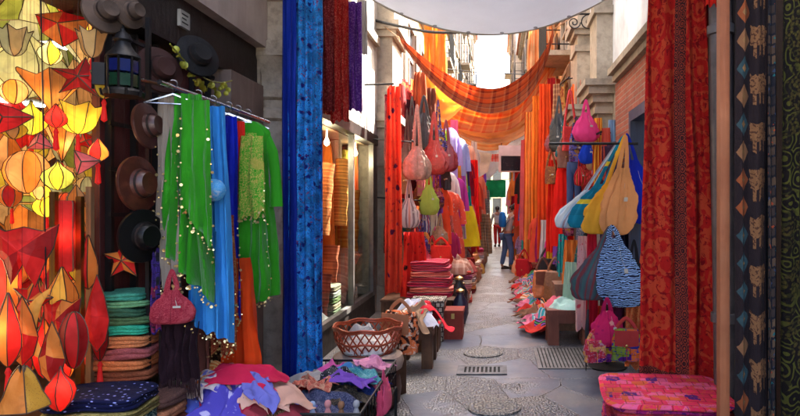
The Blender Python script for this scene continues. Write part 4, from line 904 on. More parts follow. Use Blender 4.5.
for a in [
 ('red winged lantern with an orange border under the cream bell', 63, 27, 3.0, 27, .75, 3, [KR, KO], 1.57+3.14, .3, .75, .5),
 ('dark red pointed star lantern beside the black metal lantern', 82, 78, 2.8, 30, .7, 5, [KR, KD], .2, .2, .45, .3),
 ('pink pennant shaped lantern beside the squat yellow green one', 84, 162, 2.75, 16, .9, 3, [KP], 0.1, .1, .55, .3),
 ('pink fan shaped lantern between the tulip and the peach heart', 40, 143, 2.8, 15, .7, 3, [KP], 1.6, .0, .6, .3),
 ('red wedge lantern at the shop edge under the pale green one', 6, 118, 2.6, 24, .8, 3, [KR], .1, .3, .6, .3),
 ('small ruby star lantern below the yellow tulip', 88, 141, 3.1, 14, .8, 4, [KR], .4, .1, .5, .3),
 ('white kite lantern between tulip and cup lanterns', 102, 117, 3.2, 12, 1.2, 4, [skin((.8, .8, .7, 1), .2)], 0, .2, .5, .3),
 ('scarlet star lantern with orange facets over the fabric table', 118, 262, 3.3, 22, 1, 5, [KR, KO], .3, .2, .45, .3),
 ('orange star lantern in front of the red balloon', 32, 300, 2.6, 20, 1.2, 5, [KO, KR], .1, .1, .5, .35),
]: star(*a)
def panel_lantern(label, px, py, Y, out, m, yaw=0, dep=.05):
    c = P(px, py, Y); t = thing('panel_lantern', label, 'lantern', c, yaw, 'lit lanterns in the lamp shop'); k = Y/F
    o = [(x*k, 0, -y*k) for x, y in out]; n = len(o); b = MB(); i0 = b.add(o); f = b.add([(0, -dep, 0)]); g = b.add([(0, dep, 0)])
    mid = b.add([(x*.5, -dep*.8, z*.5) for x, y, z in o]); mid2 = b.add([(x*.5, dep*.8, z*.5) for x, y, z in o])
    for i in range(n):
        j = (i+1) % n; mm = (i//2) % len(m); b.face((i0+i, i0+j, mid+j, mid+i), mm); b.face((mid+i, mid+j, f), mm); b.face((i0+j, i0+i, mid2+i, mid2+j), mm); b.face((mid2+j, mid2+i, g), mm)
    b.build('lantern_shade', m, t, False); fr = MB(); fr.tube([Vector(q) for q in o]+[o[0]], .003, 4)
    fr.build('wire_frame', IRON, t); fr = MB(); tp = max(o, key=lambda q: q[2]); fr.tube([tp, (tp[0], 0, 3.19-c.z)], .0006, 3); fr.build('cord', BLACKM, t)
SHLD0 = [(-36, -30), (-20, -22), (0, -27), (20, -22), (38, -30), (32, -2), (24, 12), (12, 44), (4, 24), (0, 14), (-5, 24), (-14, 40), (-22, 12), (-34, 0)]
SHLD = [(x*.8, y*.85) for x, y in SHLD0]
panel_lantern('large red shield lantern with drooping points', 24, 250, 2.5, SHLD, [KR, KR, KD], .25)
panel_lantern('small red shield lantern with gold rim by the horn lantern', 62, 318, 2.7, [(x*.6, y*.8) for x, y in SHLD], [KR, KO, KD], .1)
LEAFS = [(0, -34), (8, -14), (13, 8), (9, 26), (0, 36), (-10, 24), (-13, 6), (-7, -16)]
panel_lantern('tall orange leaf lantern curling beside the red balloon', 22, 330, 2.45, LEAFS, [KO, KR], .5); panel_lantern('scarlet leaf lantern behind the amber drop', 52, 296, 2.95, [(x*1.3, y) for x, y in LEAFS], [KR, KD], -.3); panel_lantern('orange red leaf lantern low near the navy dotted fabric', 52, 352, 2.5, [(x*.9, y*.9) for x, y in LEAFS], [KO, KD], .2)
panel_lantern('cherry red petal lantern by the front post', 97, 312, 2.85, [(x*.9, y*1.1) for x, y in LEAFS], [KR, KR], .1); panel_lantern('golden petal lantern against the red tube lantern', 78, 252, 3.0, [(x*.7, y*.9) for x, y in LEAFS], [KY, KO], .6)
# curved horn lantern
def horn():
    t = thing('horn_lantern', 'curved golden horn lantern among the red ones', 'lantern', P(38, 330, 2.5), .2, 'lit lanterns in the lamp shop'); b = MB()
    pts = [(.05, 0, -.14), (-.01, 0, -.08), (-.035, 0, .0), (-.01, 0, .1), (.045, 0, .17)]; pts = [interp(pts, i/16) for i in range(17)]
    b.tube(pts, [.003+.026*math.sin(3.14*i/16) for i in range(17)], 10, flat=.6); b.build('lantern_shade', skin((.75, .38, .07, 1), .25), t)
    f = MB(); f.tube([(.03, 0, .17), (.0, 0, 3.19-t.location.z)], .003, 4); f.build('cord', BLACKM, t)
horn()
# warm bulbs added as fill light for the room
for i, (x, y, z, e) in enumerate([(-2.9, 2.9, 2.3, 2.5), (-4.2, 4.6, 2.2, 2), (-2.75, 2.6, 1.3, 1.6), (-3.6, 3.6, 1.3, 1.6)]):
    t = thing('bulb', ['warm bare bulb hanging among the upper lanterns', 'warm bare bulb at the back of the lamp shop', 'warm bare bulb between the red lanterns', 'warm bare bulb deep among the rust lanterns'][i], 'bulb', (x, y, z))
    b = MB(); b.lathe([(.005, -.04), (.028, -.025), (.035, 0), (.025, .03), (.014, .05), (.012, .08), (.004, .082)], 12); b.build('bulb_glass', mat((1, .75, .4, 1), emit=2, bump=0, rough=.3), t)
    b = MB(); b.tube([(0, 0, .08), (0, 0, 3.19-z)], .0015, 4); b.build('cord', BLACKM, t)
    ld = bpy.data.lights.new('bulb_light', 'POINT'); ld.energy = e; ld.color = (1, .62, .3); ld.shadow_soft_size = .06
    lo = bpy.data.objects.new('bulb_light', ld); SC.collection.objects.link(lo); lo.parent = t; lo.location = (0, -.02, -.09)
# lantern rail (long gold tubes)
t = thing('lantern_rail', 'gilded double rail crossing the lamp shop below the peach lanterns', 'rail', (-2.6, 2.6, 1.72)); b = MB()
b.tube([(-1.2, .2, 0), (.55, .75, 0)], .012, 8); b.tube([(-1.2, .22, -.05), (.55, .77, -.05)], .008, 8); b.build('rail_tube', BRASS, t)
b = MB(); b.tube([(.3, .68, 0), (.3, .68, 1.47)], .002, 5); b.tube([(-.9, .3, 0), (-.9, .3, 1.47)], .002, 5); b.build('hanger_rod', BLACKM, t)
for i, (px, Y, z1, nm, m_) in enumerate([(54, 2.75, 1.72, 'slim gold post beside the red tube lantern', BRASS), (90, 2.95, 1.75, 'pale wooden post beside the blue grey shop pillar', WOODL), (80, 2.85, 1.7, 'thin bronze pole behind the red tube lantern', BRASS)]):
    x = (px-VX)/F*Y; o = part('post', [((x-.013, Y-.013, 0), (x+.013, Y+.013, z1))], m_, None); tag(o, nm, 'post')
o = part('shop_pillar', [((-2.28, 3.38, 0), (-2.06, 3.62, 3.19))], mat((.05, .09, .13, 1), 'plaster', (.03, .05, .07, 1), (.12, .12, .12, 1)), None); tag(o, 'dark blue grey pillar just inside the lamp shop', 'pillar')
b = MB(); SCR = mat((.4, .33, .27, 1), 'wood', (.3, .24, .2, 1), rough=.6)
for k in range(7):
    for j in range(12):
        cx_, cz = k*.09, j*.09; b.tube([(cx_+.045*math.cos(q*1.0472), 0, cz+.045*math.sin(q*1.0472)) for q in range(7)], .006, 4)
b.box((-.07, -.015, -.08), (-.05, .015, 1.05)); b.box((.6, -.015, -.08), (.62, .015, 1.05)); b.box((-.05, -.014, -.08), (.6, .014, -.06)); b.box((-.05, -.014, 1.03), (.6, .014, 1.049)); b.box((.26, -.01, 1.05), (.29, .01, 1.62))
o = b.build('arabesque_screen', SCR, None, True, (-3.35, 4.9, 1.58)); tag(o, 'pale pierced arabesque screen hung inside the lamp shop', 'screen')

# black metal lantern
def metal_lantern():
    Y = 2.75; t = thing('metal_lantern', 'black metal lantern with blue and green glass hung outside the lamp shop', 'lantern', P(123, 97, Y), .3)
    b = MB(); b.lathe([(.02, 0), (.085, .002), (.09, .02), (.08, .03), (.07, .035)], 8); b.lathe([(.07, .175), (.075, .18), (.07, .19), (.05, .21), (.035, .235), (.03, .25), (.04, .26), (.03, .285), (.012, .3), (.012, .31), (.002, .312)], 8)
    for k in range(8):
        a = k*math.pi/4; b.tube([(.068*math.cos(a), .068*math.sin(a), .03), (.068*math.cos(a), .068*math.sin(a), .18)], .005, 4)
        a += math.pi/8; b.tube([(.068*math.cos(a)*1.2, .068*math.sin(a)*1.2, .0), (.068*math.cos(a)*1.3, .068*math.sin(a)*1.3, .03)], .006, 4)
    b.build('lantern_body', BLACKM, t)
    for k in range(8):
        g = MB(); a0, a1 = k*math.pi/4+.07, (k+1)*math.pi/4-.07
        for z0, z1, mi in ((.045, .1, 0), (.11, .165, 1)):
            q = [(.064*math.cos(a0), .064*math.sin(a0), z0), (.064*math.cos(a1), .064*math.sin(a1), z0), (.064*math.cos(a1), .064*math.sin(a1), z1), (.064*math.cos(a0), .064*math.sin(a0), z1)]
            g.rings([q, [(x*.95, y*.95, z) for x, y, z in q]], mi)
        g.build('pane', [mat((.004, .03, .015, 1), rough=.15, spec=.6, bump=0), mat((.003, .01, .08, 1), rough=.15, spec=.6, bump=0)], t)
    for s in (-1,):
        b = MB(); b.box((-.12, -.012, .05), (-.07, .012, .15)); b.tube([(-.12, 0, .03), (-.12, 0, .17)], .006, 5); b.build('side_frame', BLACKM, t)
    b = MB(); b.tube([(0, 0, .31), (0, 0, .55)], .004, 5); b.build('chain', BLACKM, t)
metal_lantern()
wire('dark iron hook bar holding the black metal lantern over the shop opening', [(-1.95, 2.95, 2.7), (-1.75, 2.76, 2.71), (-1.714, 2.75, 2.705), (-1.714, 2.75, 2.69)], .008, name='hook_bar', cat='hook')

# hats on a pole
def hat(label, px, py, Y, rpx, m, yaw, pitch, crown=.06):
    c = P(px, py, Y); r = rpx*Y/F; t = thing('hat', label, 'hat', c); t.rotation_euler = (0, pitch, yaw)
    b = MB(); b.lathe([(r*.5, 0), (r*.98, -.012), (r, -.004), (r*.98, .004), (r*.55, .012), (r*.5, .03)], 30, caps=False); b.lathe([(r*.5, .002), (r*.5, .03), (r*.48, crown*.7), (r*.38, crown), (r*.1, crown*.93), (.001, crown*.92)], 30, caps=False); b.lathe([(r*.499, 0), (r*.3, crown*.8), (.001, crown*.85)], 24, caps=False); b.build('hat_body', m, t)
    b = MB(); b.lathe([(r*.505, .012), (r*.512, .015), (r*.512, .035), (r*.503, .038)], 30, caps=False); b.build('hat_band', mat((.02, .012, .01, 1), rough=.7), t)
LEA = mat((.07, .016, .009, 1), 'stone', (.045, .011, .007, 1), (.13, .035, .018, 1), 2, rough=.4, bump=.15, spec=.5); LEB = mat((.005, .005, .005, 1), rough=.4, bump=.1, spec=.25); FEL = mat((.014, .01, .008, 1), 'stone', (.09, .06, .045, 1), rough=.8, bump=.15)
hat('glossy red brown leather hat lower on the black pole', 139, 184, 2.95, 28, LEA, -.15, 1.5)
hat('smaller dark brown leather hat higher on the black pole', 148, 126, 3.0, 23, mat((.06, .02, .015, 1), rough=.4, spec=.5, bump=.1), -.05, 1.45)
hat('shiny black round hat hung lowest on the pole', 143, 236, 2.95, 27, LEB, -.35, 1.6)
hat('brown felt hat with a broad brim hung over the lanterns', 104, 13, 2.7, 21, FEL, -.5, 1.35)
hat('dusty felt hat beside the broad brimmed one under the beam', 130, 12, 2.78, 17, FEL, -.3, 1.5)
hat('maroon broad hat against the burgundy lattice door', 160, 70, 3.15, 24, mat((.04, .014, .012, 1), rough=.6, bump=.15), -.5, 1.35)
hat('round black cap with metal glints above the chrome rail', 198, 56, 3.3, 22, mat((.006, .006, .007, 1), rough=.6, spec=.2), -.6, 1.3)
o = part('hat_pole', [((-1.795, 3.06, 0), (-1.775, 3.08, 2.617))], BLACKM, None); tag(o, 'thin black pole carrying the leather hats beside the lattice door', 'pole')

# gold garland and price card
b = MB(); r3 = random.Random(3)
for k in range(26):
    u = k/25; p = P(lerp(176, 228, u), 52+28*math.sin(u*2.2)+r3.uniform(-5, 5)+14*u, lerp(3.1, 3.75, u)); rr = r3.uniform(.012, .024)
    b.mx = Matrix.Translation(p) @ Euler((r3.random()*3, r3.random()*3, 0)).to_matrix().to_4x4(); b.lathe([(.001, -.003), (rr, 0), (rr*.7, .003), (.001, .004)], 7); b.mx = None
b.tube([P(lerp(170, 232, k/12), 44+28*math.sin(k/12*2.2)+14*k/12, lerp(3.02, 3.8, k/12)) for k in range(13)], .004, 5)
o = b.build('garland', mat((.3, .3, .03, 1), 'metal', (.18, .2, .03, 1), rough=.4, metal=.3, bump=.05)); tag(o, 'yellow green spangled garland strung above the green dress', 'garland')
t = thing('price_card', 'small white card pinned to the dark beam', 'card', P(190, 20, 3.65)); part('card_sheet', [((-.01, -.055, -.05), (.01, .055, .05))], mat((.3, .3, .28, 1), bump=0), t)
wd = MB()
for k in range(3): wd.box((.011, -.04, .022-.025*k), (.013, .03-.02*(k % 2), .03-.025*k))
wd.build('ink_lines', BLACKM, t, False)
t.location.x = XL-.006

# ------------------------------------------------------------ chrome rail with belly dance clothes
RX, RZ = -1.62, 2.25
t = thing('clothes_rail', 'chrome clothes rail with curled hooks carrying the bright dance costumes', 'rail', (RX, 3.5, RZ)); b = MB()
b.tube([(0, -.62, 0), (0, .75, 0)], .013, 8); b.build('rail_tube', CHROME, t); b = MB()
for y in (-.5, .62): b = MB(); b.tube([(0, y, 0), (-.14, y, .03), (-.27, y, .05)], .01, 6); b.build('bracket', CHROME, t)
for k, (y, lb) in enumerate([(3.0, 'chrome hanger hooked over the rail above the first green costume'), (3.25, 'chrome hanger carrying the light blue scarf top'), (3.42, 'chrome hanger holding the royal blue scarf'), (3.62, 'chrome hanger holding the red scarf beside royal blue'), (3.9, 'chrome hanger under the gold embroidered green dress'), (3.75, 'spare chrome hanger crowded behind the red scarf')]):
    b = MB(); b.tube([(.0, 0, -.02)]+[(.02*math.cos(a), 0, .03+.02*math.sin(a)) for a in [-1.5+i*.45 for i in range(9)]], .003, 5); b.tube([(0, 0, -.02), (-.13, 0, -.07), (.13, 0, -.07), (0, 0, -.02)], .004, 5)
    o = b.build('clothes_hanger', CHROME, loc=(RX, y, RZ-.015)); o.rotation_euler = (0, 0, .35); tag(o, lb, 'hanger', 'chrome hangers on the clothes rail')
GRN = fab((.03, .31, .01, 1), c2=None, rough=.55, sheen=.3, trans=.2); GRNG = fab((.06, .42, .02, 1), 'embroid', (.7, .5, .12, 1), (.3, .4, .05, 1), .9, rough=.5)
LBL = fab((.045, .3, .72, 1), rough=.5, trans=.2); RBL = fab((.008, .02, .42, 1), rough=.5); REDC = fab((.62, .02, .012, 1)); ORS = fab((.85, .085, .012, 1), trans=.3)
BEI = fab((.32, .27, .22, 1), trans=.2)
COIN = (GOLD, 'coin', .55); COINS = (GOLD, 'coin', .9)
hanging('scarf', 'sheer grey beige scarf edged with coins behind the green costume', 'scarf', P(168, 96, 3.02), .13, .95, BEI, 3, .012, .6, fringe=COINS)
hanging('costume_skirt', 'bright green coin edged skirt at the shop end of the rail', 'skirt', P(187, 94, 3.02), .24, .92, GRN, 4, .022, .55, fringe=COIN, skew=-.28, seed=3, yaw=.15)
hanging('costume_shawl', 'green shawl with gold coins slanting across its front', 'shawl', P(196, 100, 2.95), .14, .62, GRN, 2, .014, .9, fringe=COINS, skew=-.2, seed=6, yaw=.2)
hanging('scarf', 'light blue chiffon scarf hanging between green and royal blue', 'scarf', P(211, 106, 3.1), .22, 1.17, LBL, 3, .02, .6, fringe=(GOLD, 'coin', .25), seed=8, yaw=.2, skew=-.12)
def bra():
    t = thing('beaded_bra', 'light blue beaded costume top hanging over the blue scarf', 'top', P(203, 190, 3.05), .3); b = MB()
    for s in (-1, 1):
        b.mx = Matrix.Translation((s*.05, 0, 0)) @ Matrix.Rotation(R(90), 4, 'X'); b.lathe([(.001, -.004), (.056, -.003), (.058, 0), (.05, .02), (.028, .042), (.001, .05)], 18); b.mx = None
    b.build('cup', fab((.05, .34, .75, 1), 'embroid', (.3, .6, .8, 1), (.5, .6, .7, 1), 3), t)
    b = MB()
    for s in (-1, 1): b.tube([(s*.05, 0, .05), (s*.035, .02, .2), (s*.02, .05, .38)], .008, 6, flat=.3)
    b.build('strap', LBL, t)
bra()
hanging('scarf', 'royal blue scarf with a coin trimmed hem', 'scarf', P(226, 116, 3.4), .17, 1.08, RBL, 3, .02, .65, fringe=COIN, seed=11, yaw=.2, skew=-.15)
hanging('scarf', 'plain red scarf squeezed between royal blue and green', 'scarf', P(238, 121, 3.6), .10, 1.05, REDC, 2, .015, .7, fringe=(GOLD, 'coin', .4), seed=12, yaw=.25)
hanging('scarf', 'dark red beaded scarf low behind the blue ones', 'scarf', P(222, 215, 3.3), .14, .75, fab((.25, .01, .01, 1), 'embroid', (.5, .3, .1, 1), sc=2), 3, .02, .8, fringe=COIN, seed=17)
garment('dress', 'lime green costume dress with gold embroidery at the end of the rail', 'dress', P(252, 122, 3.75), 1.08, .33, GRN, .1, m2=GRN, gold=GRNG, name='costume_dress')
hanging('costume_shawl', 'lime green coin trimmed veil falling to a point over the dress front', 'shawl', P(250, 205, 3.6), .22, .62, GRN, 4, .02, .8, fringe=(GOLD, 'coin', .95), skew=.16, seed=14, yaw=.1)
hanging('costume_shawl', 'green gold lace bodice scarf over the lime dress', 'shawl', P(252, 136, 3.58), .16, .48, fab((.06, .4, .02, 1), 'embroid', (.75, .52, .15, 1), (.6, .45, .1, 1), 1.0), 2, .01, .8, fringe=COIN, seed=15, yaw=.1)
hanging('scarf', 'bright orange chiffon scarf reaching down to the basket of cloths', 'scarf', P(240, 258, 3.42), .22, .7, ORS, 3, .035, .4, seed=19, hem=.02)
hanging('scarf', 'black beaded scarf hanging behind the orange one', 'scarf', P(213, 285, 3.5), .26, .55, fab((.02, .01, .012, 1), 'embroid', (.3, .12, .06, 1), sc=2), 4, .03, .8, fringe=COIN, seed=20)
hanging('scarf', 'dusty rose scarf hanging in the shade left of the cloth basket'.replace('left of', 'beside'), 'scarf', P(199, 318, 3.3), .12, .5, fab((.25, .09, .07, 1)), 3, .02, .8, seed=21)
# burgundy fringed bag and purple scarf on a second pole
bag('burgundy triangular bag with long black fringe below the hats', P(172, 270, 3.0), .2, .17, .1, fab((.3, .02, .04, 1), 'embroid', (.5, .08, .1, 1), sc=1.5), None, .06, .2, 3)
hanging('fringe_scarf', 'black fringed scarf under the burgundy bag', 'scarf', P(180, 322, 3.05), .2, .3, fab((.025, .01, .015, 1)), 5, .02, .9, fringe=(mat((.03, .01, .012, 1)), 'tassel', 0), seed=22)
hanging('scarf', 'narrow purple and blue patterned scarf beside the burgundy bag', 'scarf', P(155, 248, 3.0), .05, .42, fab((.06, .03, .22, 1), 'patch', (.3, .03, .1, 1), (.02, .02, .03, 1), 2), 2, .01, .8, seed=23)
t = thing('display_stand', 'black metal display stand behind the fringed bag', 'stand', (-1.72, 3.25, 0)); b = MB()
b.tube([(0, -.18, 0), (0, -.18, 1.35), (0, .12, 1.35), (0, .12, 0)], .01, 6); b.tube([(-.05, -.18, 1.33), (.09, -.18, 1.33)], .008, 6); b.build('stand_frame', BLACKM, t); b = MB(); b.box((-.1, -.2, .0), (.1, .14, .02)); b.build('stand_foot', BLACKM, t)
# ------------------------------------------------------------ stacks of folded fabrics by the lamp shop door
def table(name, label, cat, c, w, d, h, m=WOOD, th=.03, leg=.05, yaw=0, apron=True, shelf=False):
    t = thing(name, label, cat, (c[0], c[1], 0), yaw); part('top', [((-w/2, -d/2, h-th), (w/2, d/2, h))], m, t)
    for sx in (-1, 1):
        for sy in (-1, 1):
            x, y = sx*(w/2-leg/2-.01), sy*(d/2-leg/2-.01); part('leg', [((x-leg/2, y-leg/2, 0), (x+leg/2, y+leg/2, h-th-.001))], m, t)
    if apron: part('apron', [((-w/2+leg+.012, -d/2+.02, h-th-.1), (w/2-leg-.012, -d/2+.04, h-th-.002)), ((w/2-.04, -d/2+leg+.012, h-th-.1), (w/2-.02, d/2-leg-.012, h-th-.002))], m, t)
    return t
table('display_table', 'low wooden table under the navy dotted fabrics', 'table', (-1.85, 2.72), .5, .36, .5)
table('display_table', 'taller wooden table under the green folded fabrics', 'table', (-1.98, 3.12), .34, .32, .78)
G = 'folded fabrics stacked by the lamp shop'
y, x = 3.1, (122-VX)/F*3.05
rows = [((.25, .07, .03, 1), 'rust orange fabric folded at the bottom of the tall stack', .05, 2), ((.5, .15, .05, 1), 'orange fabric second from the bottom of the tall stack', .055, 2), ((.28, .07, .07, 1), 'plum brown fabric in the tall stack below the copper one', .05, 2), ((.45, .16, .06, 1), 'copper silk fabric in the middle of the tall stack', .06, 3), ((.03, .33, .2, 1), 'turquoise green fabric with gold edge in the tall stack', .05, 3), ((.06, .12, .05, 1), 'dark olive fabric above the turquoise one', .04, 2), ((.03, .09, .05, 1), 'bottle green fabric near the top of the tall stack', .04, 2), ((.12, .3, .14, 1), 'sage green fabric second from the top of the tall stack', .035, 2), ((.04, .22, .15, 1), 'teal folded fabric on top of the tall stack', .035, 2)]
z = .78
for i, (c, lb, th, ly) in enumerate(rows):
    folded(lb, (x+rnd.uniform(-.012, .012), y+rnd.uniform(-.01, .01), z), .28-.006*i, .26, th, fab(c, 'embroid', tuple(min(1, q*1.7) for q in c[:3])+(1,), sc=.8), rnd.uniform(-.08, .08)+.2, ly, i*3.1, group=G); z += th*1.06
star('red and gold star lantern resting above the teal fabric', 124, 260, 3.1, 20, 1, 5, [KR, KO], .3, .2, .5, .35)
rows = [((.3, .08, .05, 1), 'plain', None, 'rosy brown fabric at the bottom of the low stack', .05), ((.06, .1, .06, 1), 'embroid', (.2, .4, .3, 1), 'dark green fabric near the bottom of the low stack', .05), ((.35, .1, .07, 1), 'plain', None, 'terracotta fabric under the paisley one in the low stack', .045), ((.03, .1, .1, 1), 'swirl', (.45, .6, .5, 1), 'green fabric with pale round paisleys in the low stack', .055), ((.16, .13, .04, 1), 'embroid', (.35, .3, .1, 1), 'olive gold fabric under the navy dotted one', .05), ((.006, .008, .04, 1), 'dots', (.3, .35, .8, 1), 'navy fabric with pale dots on top of the low stack', .055)]
z = .5; x2, y2 = (103-VX)/F*2.72, 2.72
for i, (c, pt, c2, lb, th) in enumerate(rows):
    folded(lb, (x2+rnd.uniform(-.015, .015), y2+rnd.uniform(-.01, .01), z), .40, .3, th, fab(c, pt, c2 or c, sc=1.2 if pt != 'swirl' else 1.6), rnd.uniform(-.06, .06)+.1, 3, i*5.1+2, group=G); z += th*1.06
rows = [((.18, .04, .03, 1), 'maroon fabric at the bottom of the small stack by the black fringe', .06), ((.3, .12, .06, 1), 'tan brown fabric in the small stack by the black fringe', .06), ((.1, .05, .04, 1), 'dark brown fabric topping the small stack by the black fringe', .06)]
z = .02
table('display_stool', 'small dark stool between the low fabric stack and the cloth basket', 'stool', (-1.72, 2.98), .3, .26, .55, WOOD); z = .55
for i, (c, lb, th) in enumerate(rows): folded(lb, (-1.72, 2.98, z), .27, .24, th, fab(c, 'embroid', tuple(min(1, q*2) for q in c[:3])+(1,)), rnd.uniform(-.1, .1), 2, i+40, group=G); z += th*1.05
# basket of bright cloths
WICK = mat((.42, .23, .11, 1), 'wicker', (.2, .1, .05, 1), rough=.6, bump=.8)
def basket(label, c, r0, r1, h, m=WICK, name='wicker_basket', open_=False):
    t = thing(name, label, 'basket', c); b = MB(); n = 36
    b.lathe([(.001, .01), (r0*.98, .01), (r0, 0), (lerp(r0, r1, .5)*1.03, h*.5), (r1, h), (r1-.02, h), (lerp(r0, r1, .5), h*.5), (r0-.02, .03), (.001, .03)], n, caps=False); b.build('basket_body', m, t)
    b = MB()
    for q in range(3): b.tube([((r1-.01)*math.cos(k*.1745)+.0, (r1-.01)*math.sin(k*.1745), h+.012*math.sin(k*2.1+q*2.1)) for k in range(37)], .011, 6)
    b.build('rim', m, t); return t
bc = P(233, 405, 3.35)
BD = lambda x, y: .13*(1-min(1.25, math.hypot(x, y)/.34)**2)
basket('round wicker basket heaped with pink and lilac cloths under the orange scarf', (bc.x, bc.y, 0), .26, .34, .54)
for i, (dx, dy, dz, w_, h_, c, pt, c2, lb) in enumerate([
 (0, 0, -.04, .6, .14, (.45, .06, .08, 1), 'plain', None, 'wine red cloth lining the heap in the wicker basket'),
 (.06, .05, .03, .34, .12, (.85, .025, .09, 1), 'plain', None, 'hot pink cloth on top of the heap in the wicker basket'),
 (-.02, -.12, .02, .26, .1, (.75, .04, .1, 1), 'plain', None, 'deep pink cloth at the front of the basket heap'),
 (.2, .1, .03, .22, .1, (.14, .13, .55, 1), 'blooms', (.5, .5, .8, 1), 'violet blue flowered cloth behind the pink one in the basket'),
 (-.17, -.12, .02, .22, .09, (.12, .16, .65, 1), 'blooms', (.5, .55, .85, 1), 'blue lilac cloth at the near side of the basket'),
 (-.2, .06, .02, .22, .09, (.55, .6, .75, 1), 'blooms', (.25, .35, .6, 1), 'pale blue cloth at the lamp shop side of the basket'),
 (-.1, .14, .03, .24, .09, (.75, .28, .07, 1), 'embroid', (.85, .5, .2, 1), 'orange cloth tucked behind in the wicker basket'),
 (.14, -.1, .03, .22, .09, (.85, .5, .38, 1), 'plain', None, 'peach cloth beside the hot pink one in the basket'),
 (.24, -.03, .0, .2, .1, (.8, .45, .33, 1), 'plain', None, 'salmon cloth hanging over the alley side of the basket'),
 (.04, -.2, .01, .2, .09, (.1, .08, .5, 1), 'blooms', (.6, .55, .85, 1), 'indigo flowered cloth at the very front of the basket'),
 (-.27, -.02, -.01, .16, .08, (.6, .3, .15, 1), 'plain', None, 'apricot cloth spilling toward the fabric stack')]):
    heap_cloth(lb, (bc.x, bc.y, .53), BD, (dx*(0 if i == 0 else 1), dy), w_*(1.5 if i else 1.1), w_*(1.2 if i else 1.1), i*.7, fab(c, pt, c2 or c, sc=2, trans=.15), i*3.3, i*.9, group='cloths heaped in the wicker basket')

for i, (dx, dy, dz, w_, h_, c_, pt, c2, lb) in enumerate([
 (.0, .02, .1, .34, .07, (.85, .03, .1, 1), 'plain', None, 'bright cerise cloth crossing the middle of the basket heap'), (-.06, .0, .1, .18, .06, (.8, .4, .3, 1), 'blooms', (.8, .1, .1, 1), 'coral flowered cloth twisted over the basket heap'),
 (-.1, -.16, .09, .15, .06, (.75, .62, .6, 1), 'blooms', (.2, .2, .6, 1), 'white cloth with blue sprigs over the basket heap'), (-.14, -.04, .08, .2, .07, (.8, .22, .05, 1), 'stripes', (.85, .5, .2, 1), 'orange striped cloth across the basket heap'),
 (.2, -.14, .07, .15, .06, (.2, .2, .62, 1), 'plain', None, 'periwinkle cloth folded over the alley side of the heap'), (.1, -.06, .1, .26, .06, (.7, .02, .08, 1), 'plain', None, 'raspberry cloth at the back of the basket heap'),
 (-.22, -.1, .07, .16, .06, (.3, .42, .2, 1), 'blooms', (.7, .6, .3, 1), 'sage flowered cloth at the stack side of the heap')]):
    heap_cloth(lb, (bc.x, bc.y, .53), BD, (dx, dy), w_*1.4, w_*1.0, 8+i*.7, fab(c_, pt, c2 or c_, sc=3, trans=.15), i*4.7+2, i*1.3, group='cloths heaped in the wicker basket')
# ------------------------------------------------------------ tall blue scarf and the cloths above the window
def rail(label, p0, p1, r=.014, m=BLACKM, br=None, name='hanging_rail'):
    t = thing(name, label, 'rail', p0); d = Vector(p1)-Vector(p0); b = MB(); b.tube([(0, 0, 0), d], r, 8); b.build('rail_tube', m, t)
    for q, e in (br or []): b = MB(); b.tube([d*q, d*q+Vector(e)], r*.8, 6); b.build('bracket', m, t)
    return t
rail('black iron bar above the blue scarf and red sequined cloths', (-1.3, 4.05, 3.35), (-1.52, 5.6, 3.35), br=[(.1, (-.6, 0, .05)), (.9, (-.38, 0, .05))])
BLUE = fab((.03, .3, .78, 1), 'birds', (.008, .012, .16, 1), (.3, .03, .1, 1), 1.0, trans=.2, rough=.6, var=.25)
COB = fab((.004, .022, .26, 1), trans=.15, rough=.55)
hanging('long_scarf', 'very long sky blue scarf printed with dark flowers beside the shop window', 'scarf', P(304, -36, 4.2), .26, 2.98, BLUE, 4, .02, .92, seed=31, yaw=.1, nv=40)
hanging('long_scarf', 'very long plain cobalt scarf hanging beside the printed blue one', 'scarf', P(289, -38, 4.15), .1, 2.95, COB, 2, .02, .9, seed=32, yaw=.1, nv=40)
def sq(c, c2): return fab(c, 'sequin', c2, rough=.45, sc=1)
hanging('sequined_cloth', 'dark maroon sequined cloth nearest the blue scarf above the window', 'cloth', P(324, -12, 4.75), .16, .98, sq((.17, .01, .014, 1), (.34, .07, .07, 1)), 2, .02, .9, seed=33, yaw=.3)
hanging('sequined_cloth', 'bright crimson sequined cloth between maroon and purple', 'cloth', P(340, -8, 5.0), .15, 1.08, sq((.42, .012, .012, 1), (.6, .12, .08, 1)), 2, .02, .9, seed=34, yaw=.3)
hanging('sequined_cloth', 'purple sequined cloth above the shop window', 'cloth', P(355, 2, 5.3), .13, .96, sq((.13, .03, .32, 1), (.28, .14, .5, 1)), 2, .02, .9, seed=35, yaw=.3)
hanging('sequined_cloth', 'deep wine cloth with a scarlet hem behind the crimson one', 'cloth', P(332, -4, 5.15), .22, 1.02, sq((.3, .01, .01, 1), (.6, .2, .1, 1)), 3, .02, .9, seed=36, yaw=.2)
hanging('scarf', 'short white lace cloth behind the purple sequined one', 'scarf', P(362, 0, 5.5), .1, .5, fab((.6, .57, .55, 1)), 2, .01, .9, seed=37, yaw=.3)
